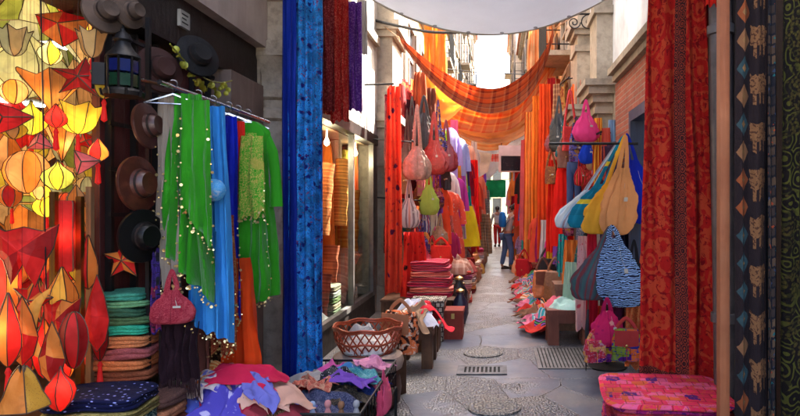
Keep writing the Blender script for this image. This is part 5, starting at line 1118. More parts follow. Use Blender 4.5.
# ------------------------------------------------------------ window display
def dform(label, px, top, bot, Y, wpx, m, yaw=-.7):
    Xw = XL-.45; Y = -Xw*F/(VX-px) if Y is None else Y
    return garment('dress', label, 'dress', P(px, top, Y), (bot-top)*Y/F, wpx*Y/F, m, yaw)
dform('orange dress on show at the near end of the display window', 326, 140, 285, 8.0, 26, fab((.8, .2, .03, 1), trans=.2)); dform('cream blouse hanging by the orange dress in the window', 336, 130, 205, 8.6, 20, fab((.75, .6, .5, 1)))
dform('olive yellow dress in the middle of the display window', 345, 150, 262, 9.0, 26, fab((.45, .42, .04, 1), 'embroid', (.7, .6, .15, 1)))
hanging('scarf', 'coral orange scarf hanging in the window above the rugs', 'scarf', P(353, 128, 9.0), .16, 1.3, fab((.85, .2, .06, 1)), 3, .03, .6, seed=41)
def roll(label, p0, p1, r, m, name='rolled_rug'):
    b = MB(); p0, p1 = Vector(p0), Vector(p1); n = 10; b.tube([p0.lerp(p1, i/n) for i in range(n+1)], [r*(1+.07*math.sin(i*2.1)) for i in range(n+1)], 18); return tag(b.build(name, m), label, 'rug')
roll('golden orange rolled rug standing upright in the window', (-2.22, 8.9, .95), (-2.2, 8.95, 1.9), .15, fab((.6, .25, .04, 1), 'bands', (.5, .17, .03, 1), (.7, .4, .1, 1)))
roll('dusty pink rolled rug leaning below the golden one in the window', (-2.28, 8.35, .32), (-2.15, 8.75, .98), .15, fab((.42, .2, .16, 1), 'bands', (.35, .15, .13, 1), (.5, .3, .25, 1)))
for i in range(5): folded(['grey green', 'beige', 'moss', 'pale grey', 'stone'][i]+' blanket '+['at the bottom of', 'second in', 'third in', 'fourth in', 'on top of'][i]+' the pile in the display window', (-2.15, 7.55, .302+i*.075), .3, .4, .072, fab([(.1, .11, .07, 1), (.2, .15, .1, 1), (.08, .1, .04, 1), (.2, .19, .17, 1), (.17, .14, .1, 1)][i]), 0, 3, i+60)
crumple('white shawl dropped on the window display floor', (-2.15, 6.85, .31), .4, .5, .16, fab((.7, .7, .72, 1)), 5, 'crumpled_shawl', 'shawl')
for (ly, lbl) in ((8.9, 'small lit lamp at the far top corner of the display window'), (7.4, 'small lit lamp in the middle of the display window'), (6.6, 'small lit lamp at the near top corner of the display window')):  # fill lamps added to brighten the goods behind the glass
    lamp_t = thing('window_lamp', lbl, 'lamp', (-2.1, ly, 2.45)); b = MB(); b.lathe([(.001, -.05), (.03, -.03), (.035, 0), (.02, .04), (.01, .06), (.008, .15)], 12); b.build('bulb_glass', mat((1, .8, .5, 1), emit=2, bump=0), lamp_t)
    ld = bpy.data.lights.new('bulb_light', 'POINT'); ld.energy = 1.6; ld.color = (1, .78, .5); ld.shadow_soft_size = .05; lo = bpy.data.objects.new('bulb_light', ld); SC.collection.objects.link(lo); lo.parent = lamp_t; lo.location = (.06, -.12, -.1)
for i, (x_, y_, z0, z1, r_, cc, nm) in enumerate([(-2.35, 7.3, .32, 1.25, .09, (.5, .2, .06, 1), 'amber'), (-2.2, 7.75, .32, 1.15, .1, (.4, .1, .05, 1), 'russet'), (-2.4, 8.2, .32, 1.35, .11, (.35, .22, .1, 1), 'fawn'), (-2.15, 6.75, .32, 1.0, .09, (.45, .28, .12, 1), 'sandy'), (-2.1, 7.1, .32, .85, .08, (.25, .06, .04, 1), 'maroon'), (-2.15, 8.15, 1.4, 2.3, .1, (.6, .25, .06, 1), 'saffron'), (-2.2, 7.5, 1.3, 2.2, .1, (.5, .15, .05, 1), 'copper')]):
    roll(nm+' rolled cloth standing upright in the display window', (x_, y_, z0), (x_+.04, y_+.1, z1), r_, fab(cc, 'bands', tuple(q*1.5 for q in cc[:3])+(1,), tuple(q*.5 for q in cc[:3])+(1,), 1.5), 'rolled_cloth') 
# fluorescent tubes under the shop ceiling
for i, (p0, p1, lb) in enumerate([(P(-8, 22, 3.4), P(66, 48, 4.6), 'white fluorescent tube lamp crossing the upper lanterns'), (P(0, 100, 4.4), P(60, 108, 5.6), 'white fluorescent tube lamp half hidden deep in the lamp shop')]):
    t = thing('tube_lamp', lb, 'lamp', p0); d = p1-p0; b = MB(); b.tube([(0, 0, 0), d], .016, 10); b.build('glass_tube', mat((.95, 1, .95, 1), emit=1.2, bump=0), t); b = MB(); b.tube([(0, 0, .03), d+Vector((0, 0, .03))], .02, 6); b.tube([d*.3, (d.x*.3, d.y*.3, 3.19-p0.z)], .004, 4); b.tube([d*.8, (d.x*.8, d.y*.8, 3.19-p0.z)], .004, 4); b.build('housing', mat((.6, .6, .58, 1), rough=.5), t)
# ================================================================== SCARF TRAY, BASKET, BAG, STAND
t = thing('wire_tray', 'low metal framed tray of scarves on the ground by the blue scarf', 'tray', (-1.1, 3.95, 0)); X0, X1, Y0, Y1, ZB, ZT = -.36, .34, -.62, .55, .3, .5
b = MB(); b.box((X0, Y0, ZB-.02), (X1, Y1, ZB)); b.build('tray_floor', WOOD, t, False)
b = MB()
for z in (ZT, (ZT+ZB)/2, ZB): b.tube([(X0, Y0, z), (X1, Y0, z), (X1, Y1, z), (X0, Y1, z), (X0, Y0, z)], .009 if z != (ZT+ZB)/2 else .004, 6)
b.build('rim', BLACKM, t)
b = MB(); n = 15
for k in range(n+1):
    u = k/n; y = lerp(Y0, Y1, u); b.tube([(X1, y, ZB), (X1, y, ZT)], .004, 4); b.tube([(X0, y, ZB), (X0, y, ZT)], .004, 4)
for k in range(9):
    x = lerp(X0, X1, k/8); b.tube([(x, Y0, ZB), (x, Y0, ZT)], .004, 4); b.tube([(x, Y1, ZB), (x, Y1, ZT)], .004, 4)
b.build('wire_mesh', BLACKM, t)
for sx, sy in ((X0, Y0), (X1, Y0), (X1, Y1), (X0, Y1)):
    b = MB(); b.tube([(sx, sy, 0), (sx, sy, ZB)], .012, 6); b.build('leg', BLACKM, t)
TD = lambda x, y: .07*(1-min(1.2, math.hypot(x/.4, y/.62))**2)+.03*nz(x*6, y*6, 3)
for i, (x, y, w_, d_, h_, c, pt, c2, lb) in enumerate([
 (-.2, .35, .3, .28, .16, (.02, .12, .03, 1), 'blooms', (.01, .02, .01, 1), 'dark green scarf at the far corner of the wire tray'),
 (.08, .36, .36, .3, .17, (.02, .06, .5, 1), 'plain', None, 'royal blue scarf at the back of the wire tray'),
 (.22, .22, .26, .3, .16, (.5, .12, .22, 1), 'plain', None, 'pink scarf at the alley edge of the wire tray'),
 (-.05, .14, .4, .3, .18, (.01, .2, .12, 1), 'blooms', (.01, .05, .05, 1), 'emerald scarf in the middle of the wire tray'),
 (.18, .02, .28, .32, .16, (.01, .02, .2, 1), 'embroid', (.1, .2, .6, 1), 'midnight blue scarf by the alley side of the wire tray'),
 (-.24, .08, .24, .3, .17, (.05, .02, .015, 1), 'plain', None, 'dark brown scarf against the blue hanging scarf in the tray'),
 (-.1, -.1, .36, .26, .16, (.35, .25, .2, 1), 'blooms', (.1, .05, .03, 1), 'grey beige scarf crossing the wire tray'),
 (.16, -.2, .34, .26, .16, (.025, .02, .02, 1), 'embroid', (.2, .15, .1, 1), 'black embroidered scarf near the front of the wire tray'),
 (-.24, -.22, .26, .26, .16, (.4, .015, .015, 1), 'plain', None, 'bright red scarf at the window side of the wire tray'),
 (.0, -.34, .5, .24, .13, (.03, .04, .1, 1), 'embroid', (.2, .2, .3, 1), 'dark navy scarf under the little tassel dolls')]):
    heap_cloth(lb, (-1.1, 3.95, .36), TD, (x*.8, y*.9), w_*1.05, d_*1.05, i*.8, fab(c, pt, c2 or c, sc=2), i*2.7+1, i, 'crumpled_scarf', 'scarf', 'scarves in the wire tray', .03)
crumple('pink scarf slipping over the outer side of the wire tray', (-.745, 4.0, .36), .07, .3, .16, fab((.75, .1, .2, 1)), 9, drape=.05)
hanging('scarf', 'small pink cloth tied outside the wire tray', 'scarf', (-.735, 3.78, .49), .08, .17, fab((.75, .08, .16, 1)), 2, .012, .6, seed=44, yaw=1.4)
for i, (x, y, c_, pt, c2, lb) in enumerate([(.1, .25, (.1, .3, .6, 1), 'blooms', (.6, .7, .8, 1), 'small light blue scarf tossed over the tray scarves'), (-.1, .3, (.6, .1, .35, 1), 'plain', None, 'small magenta scarf tossed over the tray scarves'), (.2, .1, (.02, .25, .3, 1), 'embroid', (.3, .6, .6, 1), 'small teal scarf tossed over the tray scarves'), (-.2, .0, (.45, .4, .35, 1), 'blooms', (.2, .05, .05, 1), 'small beige scarf tossed over the tray scarves'), (.05, -.05, (.03, .03, .04, 1), 'dots', (.7, .7, .7, 1), 'small black spotted scarf tossed over the tray scarves'), (-.05, -.2, (.5, .03, .03, 1), 'embroid', (.8, .5, .3, 1), 'small red scarf tossed over the tray scarves'), (.2, -.12, (.25, .1, .5, 1), 'plain', None, 'small violet scarf tossed over the tray scarves'), (.25, .35, (.75, .3, .45, 1), 'plain', None, 'small rose scarf tossed at the far end of the tray')]):
    heap_cloth(lb, (-1.1, 3.95, .37), TD, (x*.85, y), .28, .2, 8+i*.8, fab(c_, pt, c2 or c_, sc=3), i*3.9+4, i*1.1, 'crumpled_scarf', 'scarf', 'scarves in the wire tray', .03)
# small tassel dolls
hues = ['white', 'cream', 'white and red', 'ivory', 'pale blue', 'rose', 'brown striped', 'grey']
hc = [(.5, .5, .5, 1), (.35, .28, .2, 1), (.5, .3, .3, 1), (.4, .38, .33, 1), (.4, .5, .7, 1), (.7, .3, .3, 1), (.3, .15, .08, 1), (.4, .4, .42, 1)]
for i in range(8):
    x = -1.38+i*.082; t = thing('tassel_doll', hues[i]+' tasselled doll standing in the front row of the wire tray', 'doll', (x, 3.42+.02*(i % 2), .44), i*.7, 'tassel dolls in the wire tray')
    b = MB(); b.lathe([(.024, -.04), (.027, 0), (.02, .03), (.012, .055), (.01, .06), (.018, .07), (.02, .085), (.014, .1), (.001, .106)], 12); b.build('doll_body', fab(hc[i]), t)
    b = MB()
    for k in range(12): a = k*.52; b.tube([(.02*math.cos(a), .02*math.sin(a), 0), (.035*math.cos(a), .035*math.sin(a), -.07)], .003, 4)
    b.build('tassel', fab(hc[(i+2) % 8]), t)
# pouf and copper basket
def pouf(label, c, r, h, m, name='pouf'):
    b = MB(); b.lathe([(.001, 0), (r*.8, 0), (r*.97, h*.15), (r*1.02, h*.5), (r*.97, h*.85), (r*.8, h), (.001, h*1.02)], 36, mf=lambda i, j: 0); o = b.build(name, m, loc=c); return tag(o, label, 'pouf')
pouf('dark leather pouf at the bottom under the copper basket', (-1.07, 4.98, 0), .27, .3, mat((.08, .035, .025, 1), rough=.5, bump=.15)); pouf('flat beige cushion pouf under the copper basket', (-1.07, 4.98, .3), .29, .15, fab((.5, .36, .28, 1)))
t = thing('openwork_basket', 'copper red openwork basket of white shells on the beige pouf', 'basket', (-1.07, 4.98, .455)); COP = mat((.5, .09, .035, 1), 'metal', (.3, .05, .02, 1), rough=.35, metal=.4, bump=.2, spec=.6)
b = MB(); b.lathe([(.001, 0), (.19, 0), (.2, .012), (.001, .012)], 32); b.build('basket_base', COP, t)
b = MB(); n = 26
for k in range(n):
    for sg in (-1, 1):
        b.tube([((.2+.075*v+.02*math.sin(3.14*v))*math.cos(k*6.283/n+sg*v*.5), (.2+.075*v+.02*math.sin(3.14*v))*math.sin(k*6.283/n+sg*v*.5), .2*v) for v in [q/6 for q in range(7)]], .0065, 5)
b.build('lattice', COP, t); b = MB()
for z, r in ((.0, .2), (.1, .258), (.2, .275), (.215, .28)): b.tube([(r*math.cos(k*.1745), r*math.sin(k*.1745), z+.008*math.sin(k*1.2)) for k in range(37)], .01, 6)
b.build('rim', COP, t)
crumple('heap of white shells filling the copper basket', (-1.07, 4.98, .48), .38, .38, .17, mat((.6, .55, .5, 1), 'dots', (.8, .78, .74, 1), (.5, .3, .2, 1), 1.2, rough=.4, bump=.6), 3, 'shell_heap', 'shells', rough=1.0)
# flame patterned tote, its scarves
bag('tote bag with orange and black flame pattern standing by the copper basket', (-.86, 5.35, .82), .34, .36, .1, fab((.85, .2, .06, 1), 'floral', (.05, .015, .012, 1), (.85, .6, .45, 1), .7), fab((.5, .2, .1, 1)), .16, -.5, 7, 'tote')
bp = part('panel', [((-.17, -.012, 0), (.17, .012, .46))], WOOD, None); bp.location = (-.92, 5.2, 0); bp.rotation_euler = (0, 0, .9); bp.name = 'wood_board'; tag(bp, 'dark wooden board propping up the flame tote bag', 'board')
table('wooden_stool', 'dark wooden stool under the white and red cloths', 'stool', (-.86, 6.35), .42, .5, .43, WOOD, .04, .11)
heap_cloth('white cloth heaped on the dark wooden stool', (-.86, 6.35, .45), lambda x, y: .17*(1-min(1.25, math.hypot(x, y)/.27)**2), (-0.05, -0.05), 0.42, 0.42, 0, fab((.72, .72, .82, 1)), 4, .4, 'crumpled_cloth', 'cloth', None, .05)
heap_cloth('crimson tulle cloth beside the white one on the stool', (-.86, 6.35, .45), lambda x, y: .17*(1-min(1.25, math.hypot(x, y)/.27)**2), (0.14, 0.08), 0.36, 0.44, 1, fab((.75, .03, .05, 1)), 6, .4, 'crumpled_cloth', 'cloth', None, .05)
heap_cloth('beige sack cloth hanging over the edge of the dark stool', (-.86, 6.35, .45), lambda x, y: .17*(1-min(1.25, math.hypot(x, y)/.27)**2), (-0.02, -0.2), 0.36, 0.26, 2, fab((.5, .32, .2, 1)), 8, .4, 'crumpled_cloth', 'cloth', None, .05)
hanging('long_scarf', 'long coral scarf with dark flower print hanging at the pilaster', 'scarf', P(394, 86, 8.6), .26, 3.12, fab((.85, .085, .04, 1), 'blooms', (.1, .01, .06, 1), (.5, .02, .03, 1), .8, trans=.2), 3, .035, .75, seed=51, nv=40)
rail('iron arm holding the long coral scarf', (XL, 8.6, 3.4), P(394, 84, 8.6), br=None)
hanging('dress_cloth', 'red cloth with black flowers hanging low beside the coral scarf', 'cloth', P(414, 232, 8.2), .38, .95, fab((.8, .03, .02, 1), 'blooms', (.02, .005, .005, 1), (.2, .01, .01, 1), .7), 4, .04, .7, seed=52, bulge=.05)
table('display_table', 'low table under the red flowered cloth', 'table', (-1.25, 8.3), .6, .7, .42)
# merchandise standing along the shop window side: (label,kind,...)
def box_thing(name, label, cat, c, w_, d_, h_, m, lid=None, yaw=0, panels=None):
    t = thing(name, label, cat, c, yaw); part('box_body', [((-w_/2, -d_/2, 0), (w_/2, d_/2, h_*.86))], m, t); part('lid', [((-w_/2-.012, -d_/2-.012, h_*.862), (w_/2+.012, d_/2+.012, h_))], lid or m, t)
    part('clasp', [((-.02, -d_/2-.018, h_*.72), (.02, -d_/2-.0125, h_*.9))], BRASS, t); return t
OCT = fab((.05, .03, .03, 1), 'geo', (.7, .65, .55, 1), (.3, .3, .25, 1), 2)
box_thing('chest', 'black and white patterned chest beside the crimson tulle', 'chest', (-.86, 7.55, 0), .4, .4, .5, OCT)
box_thing('chest', 'small red brown chest at the alley edge by the patterned chest', 'chest', (-.55, 7.65, 0), .24, .34, .36, mat((.3, .05, .03, 1), 'wood', (.2, .03, .02, 1)))
box_thing('chest', 'dark low chest between the stool and the patterned chest', 'chest', (-.85, 7.0, 0), .36, .34, .3, WOOD)
STR = [(.5, .02, .03, 1), (.2, .02, .06, 1), (.85, .3, .2, 1)]
for i in range(7):
    folded(['maroon striped', 'scarlet striped', 'purple red striped', 'brick striped', 'rose striped', 'crimson striped', 'orange red striped'][i]+' blanket '+['at the bottom', 'second from the bottom', 'third from the bottom', 'in the middle', 'third from the top', 'second from the top', 'on top'][i]+' of the pile on the patterned chests', (-.92+.02*(i % 2), 8.3, .43+.07*i), .62-.02*i, .55, .068, fab((.6-.05*(i % 3), .02+.02*(i % 2), .04, 1), 'bands', [(.15, .01, .06, 1), (.9, .35, .2, 1), (.3, .01, .1, 1)][i % 3], (.75, .3, .3, 1), 2.2), .1*math.sin(i*2), 2, i+80, group='striped blankets piled by the window side')
table('display_table', 'covered low table under the striped blanket pile', 'table', (-.85, 8.95), .5, .5, .3)
def jar(label, c, r, h, m, name='jar'):
    t = thing(name, label, 'jar', c); b = MB(); b.lathe([(.001, 0), (r*.6, 0), (r, h*.3), (r*.95, h*.6), (r*.4, h*.82), (r*.5, h*.9)], 20); b.build('jar_body', m, t); b = MB(); b.lathe([(r*.52, h*.9), (r*.5, h*.95), (.01, h)], 16); b.build('lid', BRASS, t)
jar('dark glazed jar next to the striped blankets', (-.52, 8.5, 0), .12, .5, mat((.03, .025, .05, 1), rough=.2, spec=.7)); jar('black jar with pale neck behind the red brown chest', (-.58, 9.2, 0), .14, .6, mat((.02, .02, .02, 1), rough=.25, spec=.6)); jar('brown jar farther along the window side', (-.6, 9.9, 0), .15, .42, mat((.2, .08, .04, 1), rough=.3))
t = thing('small_lamp', 'small lit white lamp glowing over the striped blankets', 'lamp', P(431, 268, 8.9)); b = MB(); b.lathe([(.04, -.02), (.07, 0), (.06, .1), (.03, .13), (.001, .135)], 14); b.build('lamp_shade', mat((.9, .85, .75, 1), emit=.5, bump=0), t); b = MB(); b.lathe([(.06, -.1), (.05, -.09), (.015, -.08), (.012, -.02)], 12); b.build('lamp_base', BRASS, t)
# bags hung by the window-side pilaster
rail('black rail along the window side at the height of the bags', (-1.25, 8.7, 2.62), (-1.05, 14.5, 2.62), br=[(.05, (-.65, 0, .05)), (.5, (-.75, 0, .05)), (.95, (-.8, 0, .05))]); rail('second rail along the window side nearer the ground', (-1.2, 9.2, 1.75), (-1.0, 14.5, 1.75), br=[(.05, (-.7, 0, .05)), (.95, (-.85, 0, .05))])
rail('rail of the far stalls on the window side', (-1.1, 15, 2.9), (-1.0, 26, 2.9), br=[(.05, (-.8, 0, .05)), (.5, (-.8, 0, .05)), (.95, (-.85, 0, .05))])
LE = lambda c, **k: mat(c, 'stone', tuple(q*.6 for q in c[:3])+(1,), tuple(q*1.4 for q in c[:3])+(1,), 3, rough=.45, bump=.2, spec=.5, **k)
def hb(label, px, top, bot, wpx, Y, m, ms=None, kind='hobo', sf=.45, yaw=0, **k):
    H = (bot-top)*Y/F; return bag(label, P(px, top, Y), wpx*Y/F, H*(1-sf), H*sf, m, ms, yaw=yaw, kind=kind, seed=rnd.random()*9, **k)
hb('black leather bag high on the pilaster above the taupe one', 424, 96, 152, 28, 9.6, LE((.03, .022, .02, 1)), sf=.3, yaw=.4)
hb('taupe brown slouchy bag with a long strap hung beside the coral scarf', 417, 105, 180, 27, 8.9, LE((.33, .2, .15, 1)), sf=.55, yaw=.2)
hb('dark red leather bag behind the taupe one', 434, 112, 175, 29, 9.5, LE((.35, .03, .025, 1)), sf=.45, yaw=-.3)
hb('dark brown shoulder bag squeezed against the coral scarf', 407, 110, 170, 18, 9.1, LE((.08, .04, .03, 1)), sf=.5, yaw=.8)
hb('maroon purse with gold studs above the lime green bag', 446, 120, 172, 22, 10.2, LE((.25, .02, .03, 1)), sf=.4)
hb('lime green soft bag in the middle of the window side', 429, 172, 215, 20, 9.4, fab((.38, .5, .08, 1)), sf=.3, yaw=.4)
hb('white and grey striped cloth bag low beside the coral scarf', 409, 178, 228, 22, 8.9, fab((.6, .56, .52, 1), 'stripes', (.25, .2, .2, 1), (.7, .3, .2, 1), 1), sf=.4, yaw=.5)
hb('burgundy round bag under the striped cloth bag', 415, 224, 270, 28, 9.0, LE((.3, .012, .03, 1)), sf=.25)
hb('tan leather pouch beside the burgundy round bag', 440, 214, 244, 16, 9.6, LE((.35, .18, .08, 1)), sf=.4)
hb('blue and white striped cloth pouch below the lime green bag', 423, 192, 236, 14, 9.8, fab((.1, .1, .3, 1), 'stripes', (.7, .7, .75, 1), (.5, .1, .1, 1), 1.5), sf=.3)
hb('scarlet box shaped bag hanging over the textile pile', 441, 238, 268, 22, 9.3, fab((.75, .03, .02, 1)), kind='box', sf=.25)
# hung garments on the window side
def gm(kind, label, px, top, bot, wpx, Y, c, pat='plain', c2=None, yaw=None, c3=None, sc=1.2, **k):
    m = fab(c, pat, c2, c3, sc, trans=.25); y_ = yaw if yaw is not None else rnd.uniform(.1, .7)*(1 if px < VX else -1)
    cat = {'tunic': 'tunic', 'dress': 'dress', 'trousers': 'trousers', 'skirt': 'skirt'}.get(kind, 'scarf')
    if kind in ('tunic', 'dress', 'trousers', 'skirt'): return garment(kind, label, cat, P(px, top, Y), (bot-top)*Y/F, wpx*1.2*Y/F, m, y_)
    return hanging('scarf', label, cat, P(px, top, Y), wpx*1.3*Y/F, (bot-top)*Y/F, m, k.get('folds', 3), wpx*Y/F*.12, .7, seed=rnd.random()*99, yaw=y_, nv=26)
WS = [
 ('scarf', 'long black and red scarf behind the black leather bag', 410, 100, 200, 12, 10.2, (.05, .01, .015, 1), 'blooms', (.4, .02, .02, 1)),
 ('scarf', 'rust scarf hanging high by the ochre house wall', 420, 72, 120, 12, 10.8, (.45, .12, .05, 1)),
 ('scarf', 'brown chiffon scarf knotted above the leather bags', 430, 88, 130, 14, 10.9, (.22, .08, .05, 1)),
 ('tunic', 'lilac tunic hung high beside the maroon purse', 449, 128, 182, 22, 11.6, (.45, .35, .75, 1)),
 ('tunic', 'pale blue tunic partly behind the lilac one', 458, 138, 186, 20, 12.4, (.4, .5, .8, 1)),
 ('scarf', 'rose pink scarf between lilac and pale blue tunics', 454, 120, 196, 8, 12.0, (.8, .25, .4, 1)),
 ('scarf', 'violet scarf hung beside the pale blue tunic', 463, 146, 206, 8, 12.8, (.3, .1, .5, 1)),
 ('scarf', 'dark indigo shawl hanging among the lilac tunics', 466, 152, 200, 7, 13.4, (.05, .04, .2, 1)),
 ('tunic', 'white tunic under the lilac one', 447, 172, 214, 22, 11.0, (.75, .72, .74, 1)),
 ('tunic', 'magenta tunic behind the white one', 457, 178, 226, 18, 11.6, (.5, .05, .35, 1)),
 ('dress', 'coral printed dress below the white tunic', 450, 192, 258, 24, 10.9, (.85, .13, .07, 1), 'blooms', (.8, .6, .5, 1)),
 ('dress', 'orange red dress beside the coral printed one', 441, 188, 244, 18, 10.4, (.85, .1, .03, 1)),
 ('tunic', 'navy patterned tunic low between the red dresses', 434, 206, 250, 14, 10.1, (.03, .03, .12, 1), 'embroid', (.5, .3, .3, 1)),
 ('skirt', 'bright yellow flounced skirt in the middle of the window side', 467, 206, 246, 24, 12.2, (.8, .72, .02, 1)),
 ('scarf', 'purple scarf just above the yellow skirt', 462, 176, 216, 9, 12.3, (.45, .12, .55, 1)),
 ('scarf', 'crimson scarf beyond the yellow skirt', 474, 160, 224, 8, 14.4, (.75, .03, .04, 1)),
 ('dress', 'vermilion dress hung beyond the crimson scarf', 472, 178, 236, 14, 15.0, (.85, .12, .04, 1)),
 ('tunic', 'peach tunic high beyond the violet scarf', 470, 146, 180, 11, 15.0, (.85, .5, .35, 1)),
 ('tunic', 'brick red tunic next to the far plaid blanket', 477, 182, 222, 10, 17.0, (.6, .08, .05, 1)),
 ('scarf', 'cream scarf high above the vermilion dress', 474, 140, 178, 6, 16.0, (.8, .7, .6, 1)),
 ('dress', 'salmon dress far along the window side', 480, 176, 222, 10, 19.0, (.85, .25, .15, 1)),
 ('tunic', 'scarlet tunic high at the far end of the window side', 478, 158, 186, 8, 20.0, (.8, .05, .03, 1)),
 ('scarf', 'grey plaid blanket hung above the tan plaid one', 486, 190, 214, 7, 22.0, (.3, .28, .26, 1), 'plaid', (.5, .45, .4, 1)),
 ('scarf', 'orange tie dyed cloth by the stone pilaster top', 436, 126, 168, 10, 11.2, (.85, .3, .06, 1)),
 ('scarf', 'ochre cloth hanging under the yellow gauze', 444, 110, 160, 10, 12.6, (.75, .45, .1, 1)),
 ('dress', 'black and red long dress near the scarlet box bag', 429, 214, 262, 14, 9.9, (.12, .015, .02, 1)),
 ('scarf', 'turquoise scarf peeking out behind the red flowered cloth', 404, 230, 285, 7, 9.3, (.02, .3, .35, 1)),
 ('tunic', 'raspberry tunic low behind the scarlet box bag', 452, 232, 264, 14, 10.6, (.5, .03, .12, 1)),
 ('scarf', 'dusty brown shawl under the yellow skirt', 460, 244, 272, 16, 12.0, (.4, .22, .15, 1), 'plaid', (.6, .4, .3, 1)),
]
for a in WS: gm(*a)
hanging('plaid_blanket', 'tan and brown plaid blanket draped over goods far along the window side', 'blanket', P(483, 214, 17.5), .55, 1.15, fab((.42, .28, .15, 1), 'plaid', (.15, .1, .06, 1), (.6, .5, .35, 1), 1.2), 3, .05, .8, seed=77, yaw=.5)
def pile(prefix, where, c, w_, d_, n, cols, th=.05, yaw=0, seed=0, group=None, pats=('plain', 'bands', 'embroid')):
    z = c[2]
    names = list(cols)
    pos = ['at the bottom of', 'second in', 'third in', 'fourth in', 'fifth in', 'sixth in', 'seventh in'][:n-1]+['on top of']
    for i in range(n):
        nm, cc = names[i % len(names)]
        folded('%s %s %s %s' % (nm, prefix, pos[i], where), (c[0]+rnd.uniform(-.02, .02), c[1]+rnd.uniform(-.02, .02), z), w_-.008*i, d_, th*.97, fab(cc, pats[i % len(pats)], tuple(min(1, q*2+.05) for q in cc[:3])+(1,), sc=1.5), yaw+rnd.uniform(-.1, .1), 2, seed+i*3.3, group=group); z += th
CR = [('brick red', (.45, .06, .04, 1)), ('cream', (.65, .55, .42, 1)), ('brown', (.25, .12, .07, 1)), ('rose', (.6, .2, .2, 1)), ('beige', (.5, .38, .28, 1)), ('plum', (.25, .05, .1, 1))]
CR2 = [('maroon', (.22, .03, .03, 1)), ('orange', (.7, .2, .05, 1)), ('tan', (.45, .28, .16, 1)), ('grey', (.4, .38, .38, 1)), ('pink', (.7, .3, .3, 1)), ('wine', (.3, .02, .06, 1))]
pile('rug', 'the rug pile under the yellow skirt', (-.72, 10.6, 0), .56, .7, 7, CR, .08, .1, 3, 'folded rugs in piles'); pile('rug', 'the rug pile past the glazed jars', (-.66, 11.7, 0), .5, .6, 6, CR2, .075, .0, 30, 'folded rugs in piles')
pile('cushion cover', 'the small pile by the tan plaid blanket', (-.58, 14.0, 0), .45, .6, 5, CR, .08, .0, 60, 'folded rugs in piles'); pile('rug', 'the farthest pile on the window side', (-.55, 16.2, 0), .4, .6, 6, CR2, .09, .0, 90, 'folded rugs in piles')
crumple('brown patterned cloth thrown over the rug pile', (-.72, 10.55, .57), .5, .6, .24, fab((.35, .15, .1, 1), 'plaid', (.6, .4, .3, 1)), 3, 'crumpled_cloth', 'cloth', drape=.15); crumple('dusty red cloth thrown on the second rug pile', (-.66, 11.7, .46), .45, .5, .2, fab((.45, .1, .08, 1)), 5, 'crumpled_cloth', 'cloth', drape=.15)
for i, (x, y, c, lb) in enumerate([(-.62, 12.6, (.3, .12, .06, 1), 'brown'), (-.56, 13.2, (.45, .2, .1, 1), 'rust'), (-.5, 15.1, (.2, .08, .05, 1), 'dark brown'), (-.48, 17.5, (.35, .2, .12, 1), 'tan')]): pouf(lb+' leather pouf standing in the row along the window side', (x, y, 0), .2, .34, LE(c))

# ================================================================== BRICK SIDE
# tall red embroidered cloth
def red_cloth_mat():
    m = fab((.42, .011, .009, 1), 'floral', (.5, .055, .02, 1), (.22, .004, .008, 1), .62, rough=.75, var=.2, trans=.08).copy(); nt = m.node_tree; N = nt.nodes; L = nt.links
    bs = [n for n in N if n.type == 'BSDF_PRINCIPLED'][0]; src = bs.inputs['Base Color'].links[0].from_socket
    tc = N.new('ShaderNodeTexCoord'); sp = N.new('ShaderNodeSeparateXYZ'); L.new(tc.outputs['UV'], sp.inputs[0])
    def mth(op, a, b=0.0):
        n = N.new('ShaderNodeMath'); n.operation = op
        for i, v in enumerate((a, b)):
            if hasattr(v, 'links'): L.new(v, n.inputs[i])
            else: n.inputs[i].default_value = v
        return n.outputs[0]
    inV = mth('LESS_THAN', mth('ABSOLUTE', mth('SUBTRACT', sp.outputs[1], .12)), .09); inU = mth('LESS_THAN', mth('ABSOLUTE', mth('SUBTRACT', sp.outputs[0], .40)), .06)
    band = mth('MAXIMUM', inV, inU)
    no = N.new('ShaderNodeTexVoronoi'); L.new(tc.outputs['UV'], no.inputs[0]); no.inputs['Scale'].default_value = 17; no.inputs['Randomness'].default_value = .25
    n2 = N.new('ShaderNodeTexNoise'); L.new(tc.outputs['UV'], n2.inputs[0]); n2.inputs['Scale'].default_value = 34
    pt = mth('GREATER_THAN', mth('SINE', mth('ADD', mth('MULTIPLY', no.outputs['Distance'], 26), mth('MULTIPLY', n2.outputs[0], 6))), .15)
    mx = N.new('ShaderNodeMix'); mx.data_type = 'RGBA'; L.new(pt, mx.inputs[0]); mx.inputs[6].default_value = (.025, .012, .015, 1); mx.inputs[7].default_value = (.3, .045, .025, 1)
    m2 = N.new('ShaderNodeMix'); m2.data_type = 'RGBA'; L.new(band, m2.inputs[0]); L.new(src, m2.inputs[6]); L.new(mx.outputs[2], m2.inputs[7])
    L.new(m2.outputs[2], bs.inputs['Base Color']); return m
rail('black rail over the tall red embroidered cloth', (.95, 4.5, 3.4), (1.62, 4.4, 3.4), br=None); 
hanging('embroidered_cloth', 'tall red embroidered cloth with dark borders hanging from top to ground', 'cloth', P(676, -26, 4.4), .54, 3.14, red_cloth_mat(), 3, .03, .72, seed=61, yaw=-.12, nv=60, nu=60, skew=-.12)
hanging('long_scarf', 'deep crimson cloth edge folded behind the tall red embroidered one', 'cloth', P(702, -22, 4.5), .1, 2.9, fab((.3, .01, .012, 1)), 2, .02, .9, seed=62, nv=40)
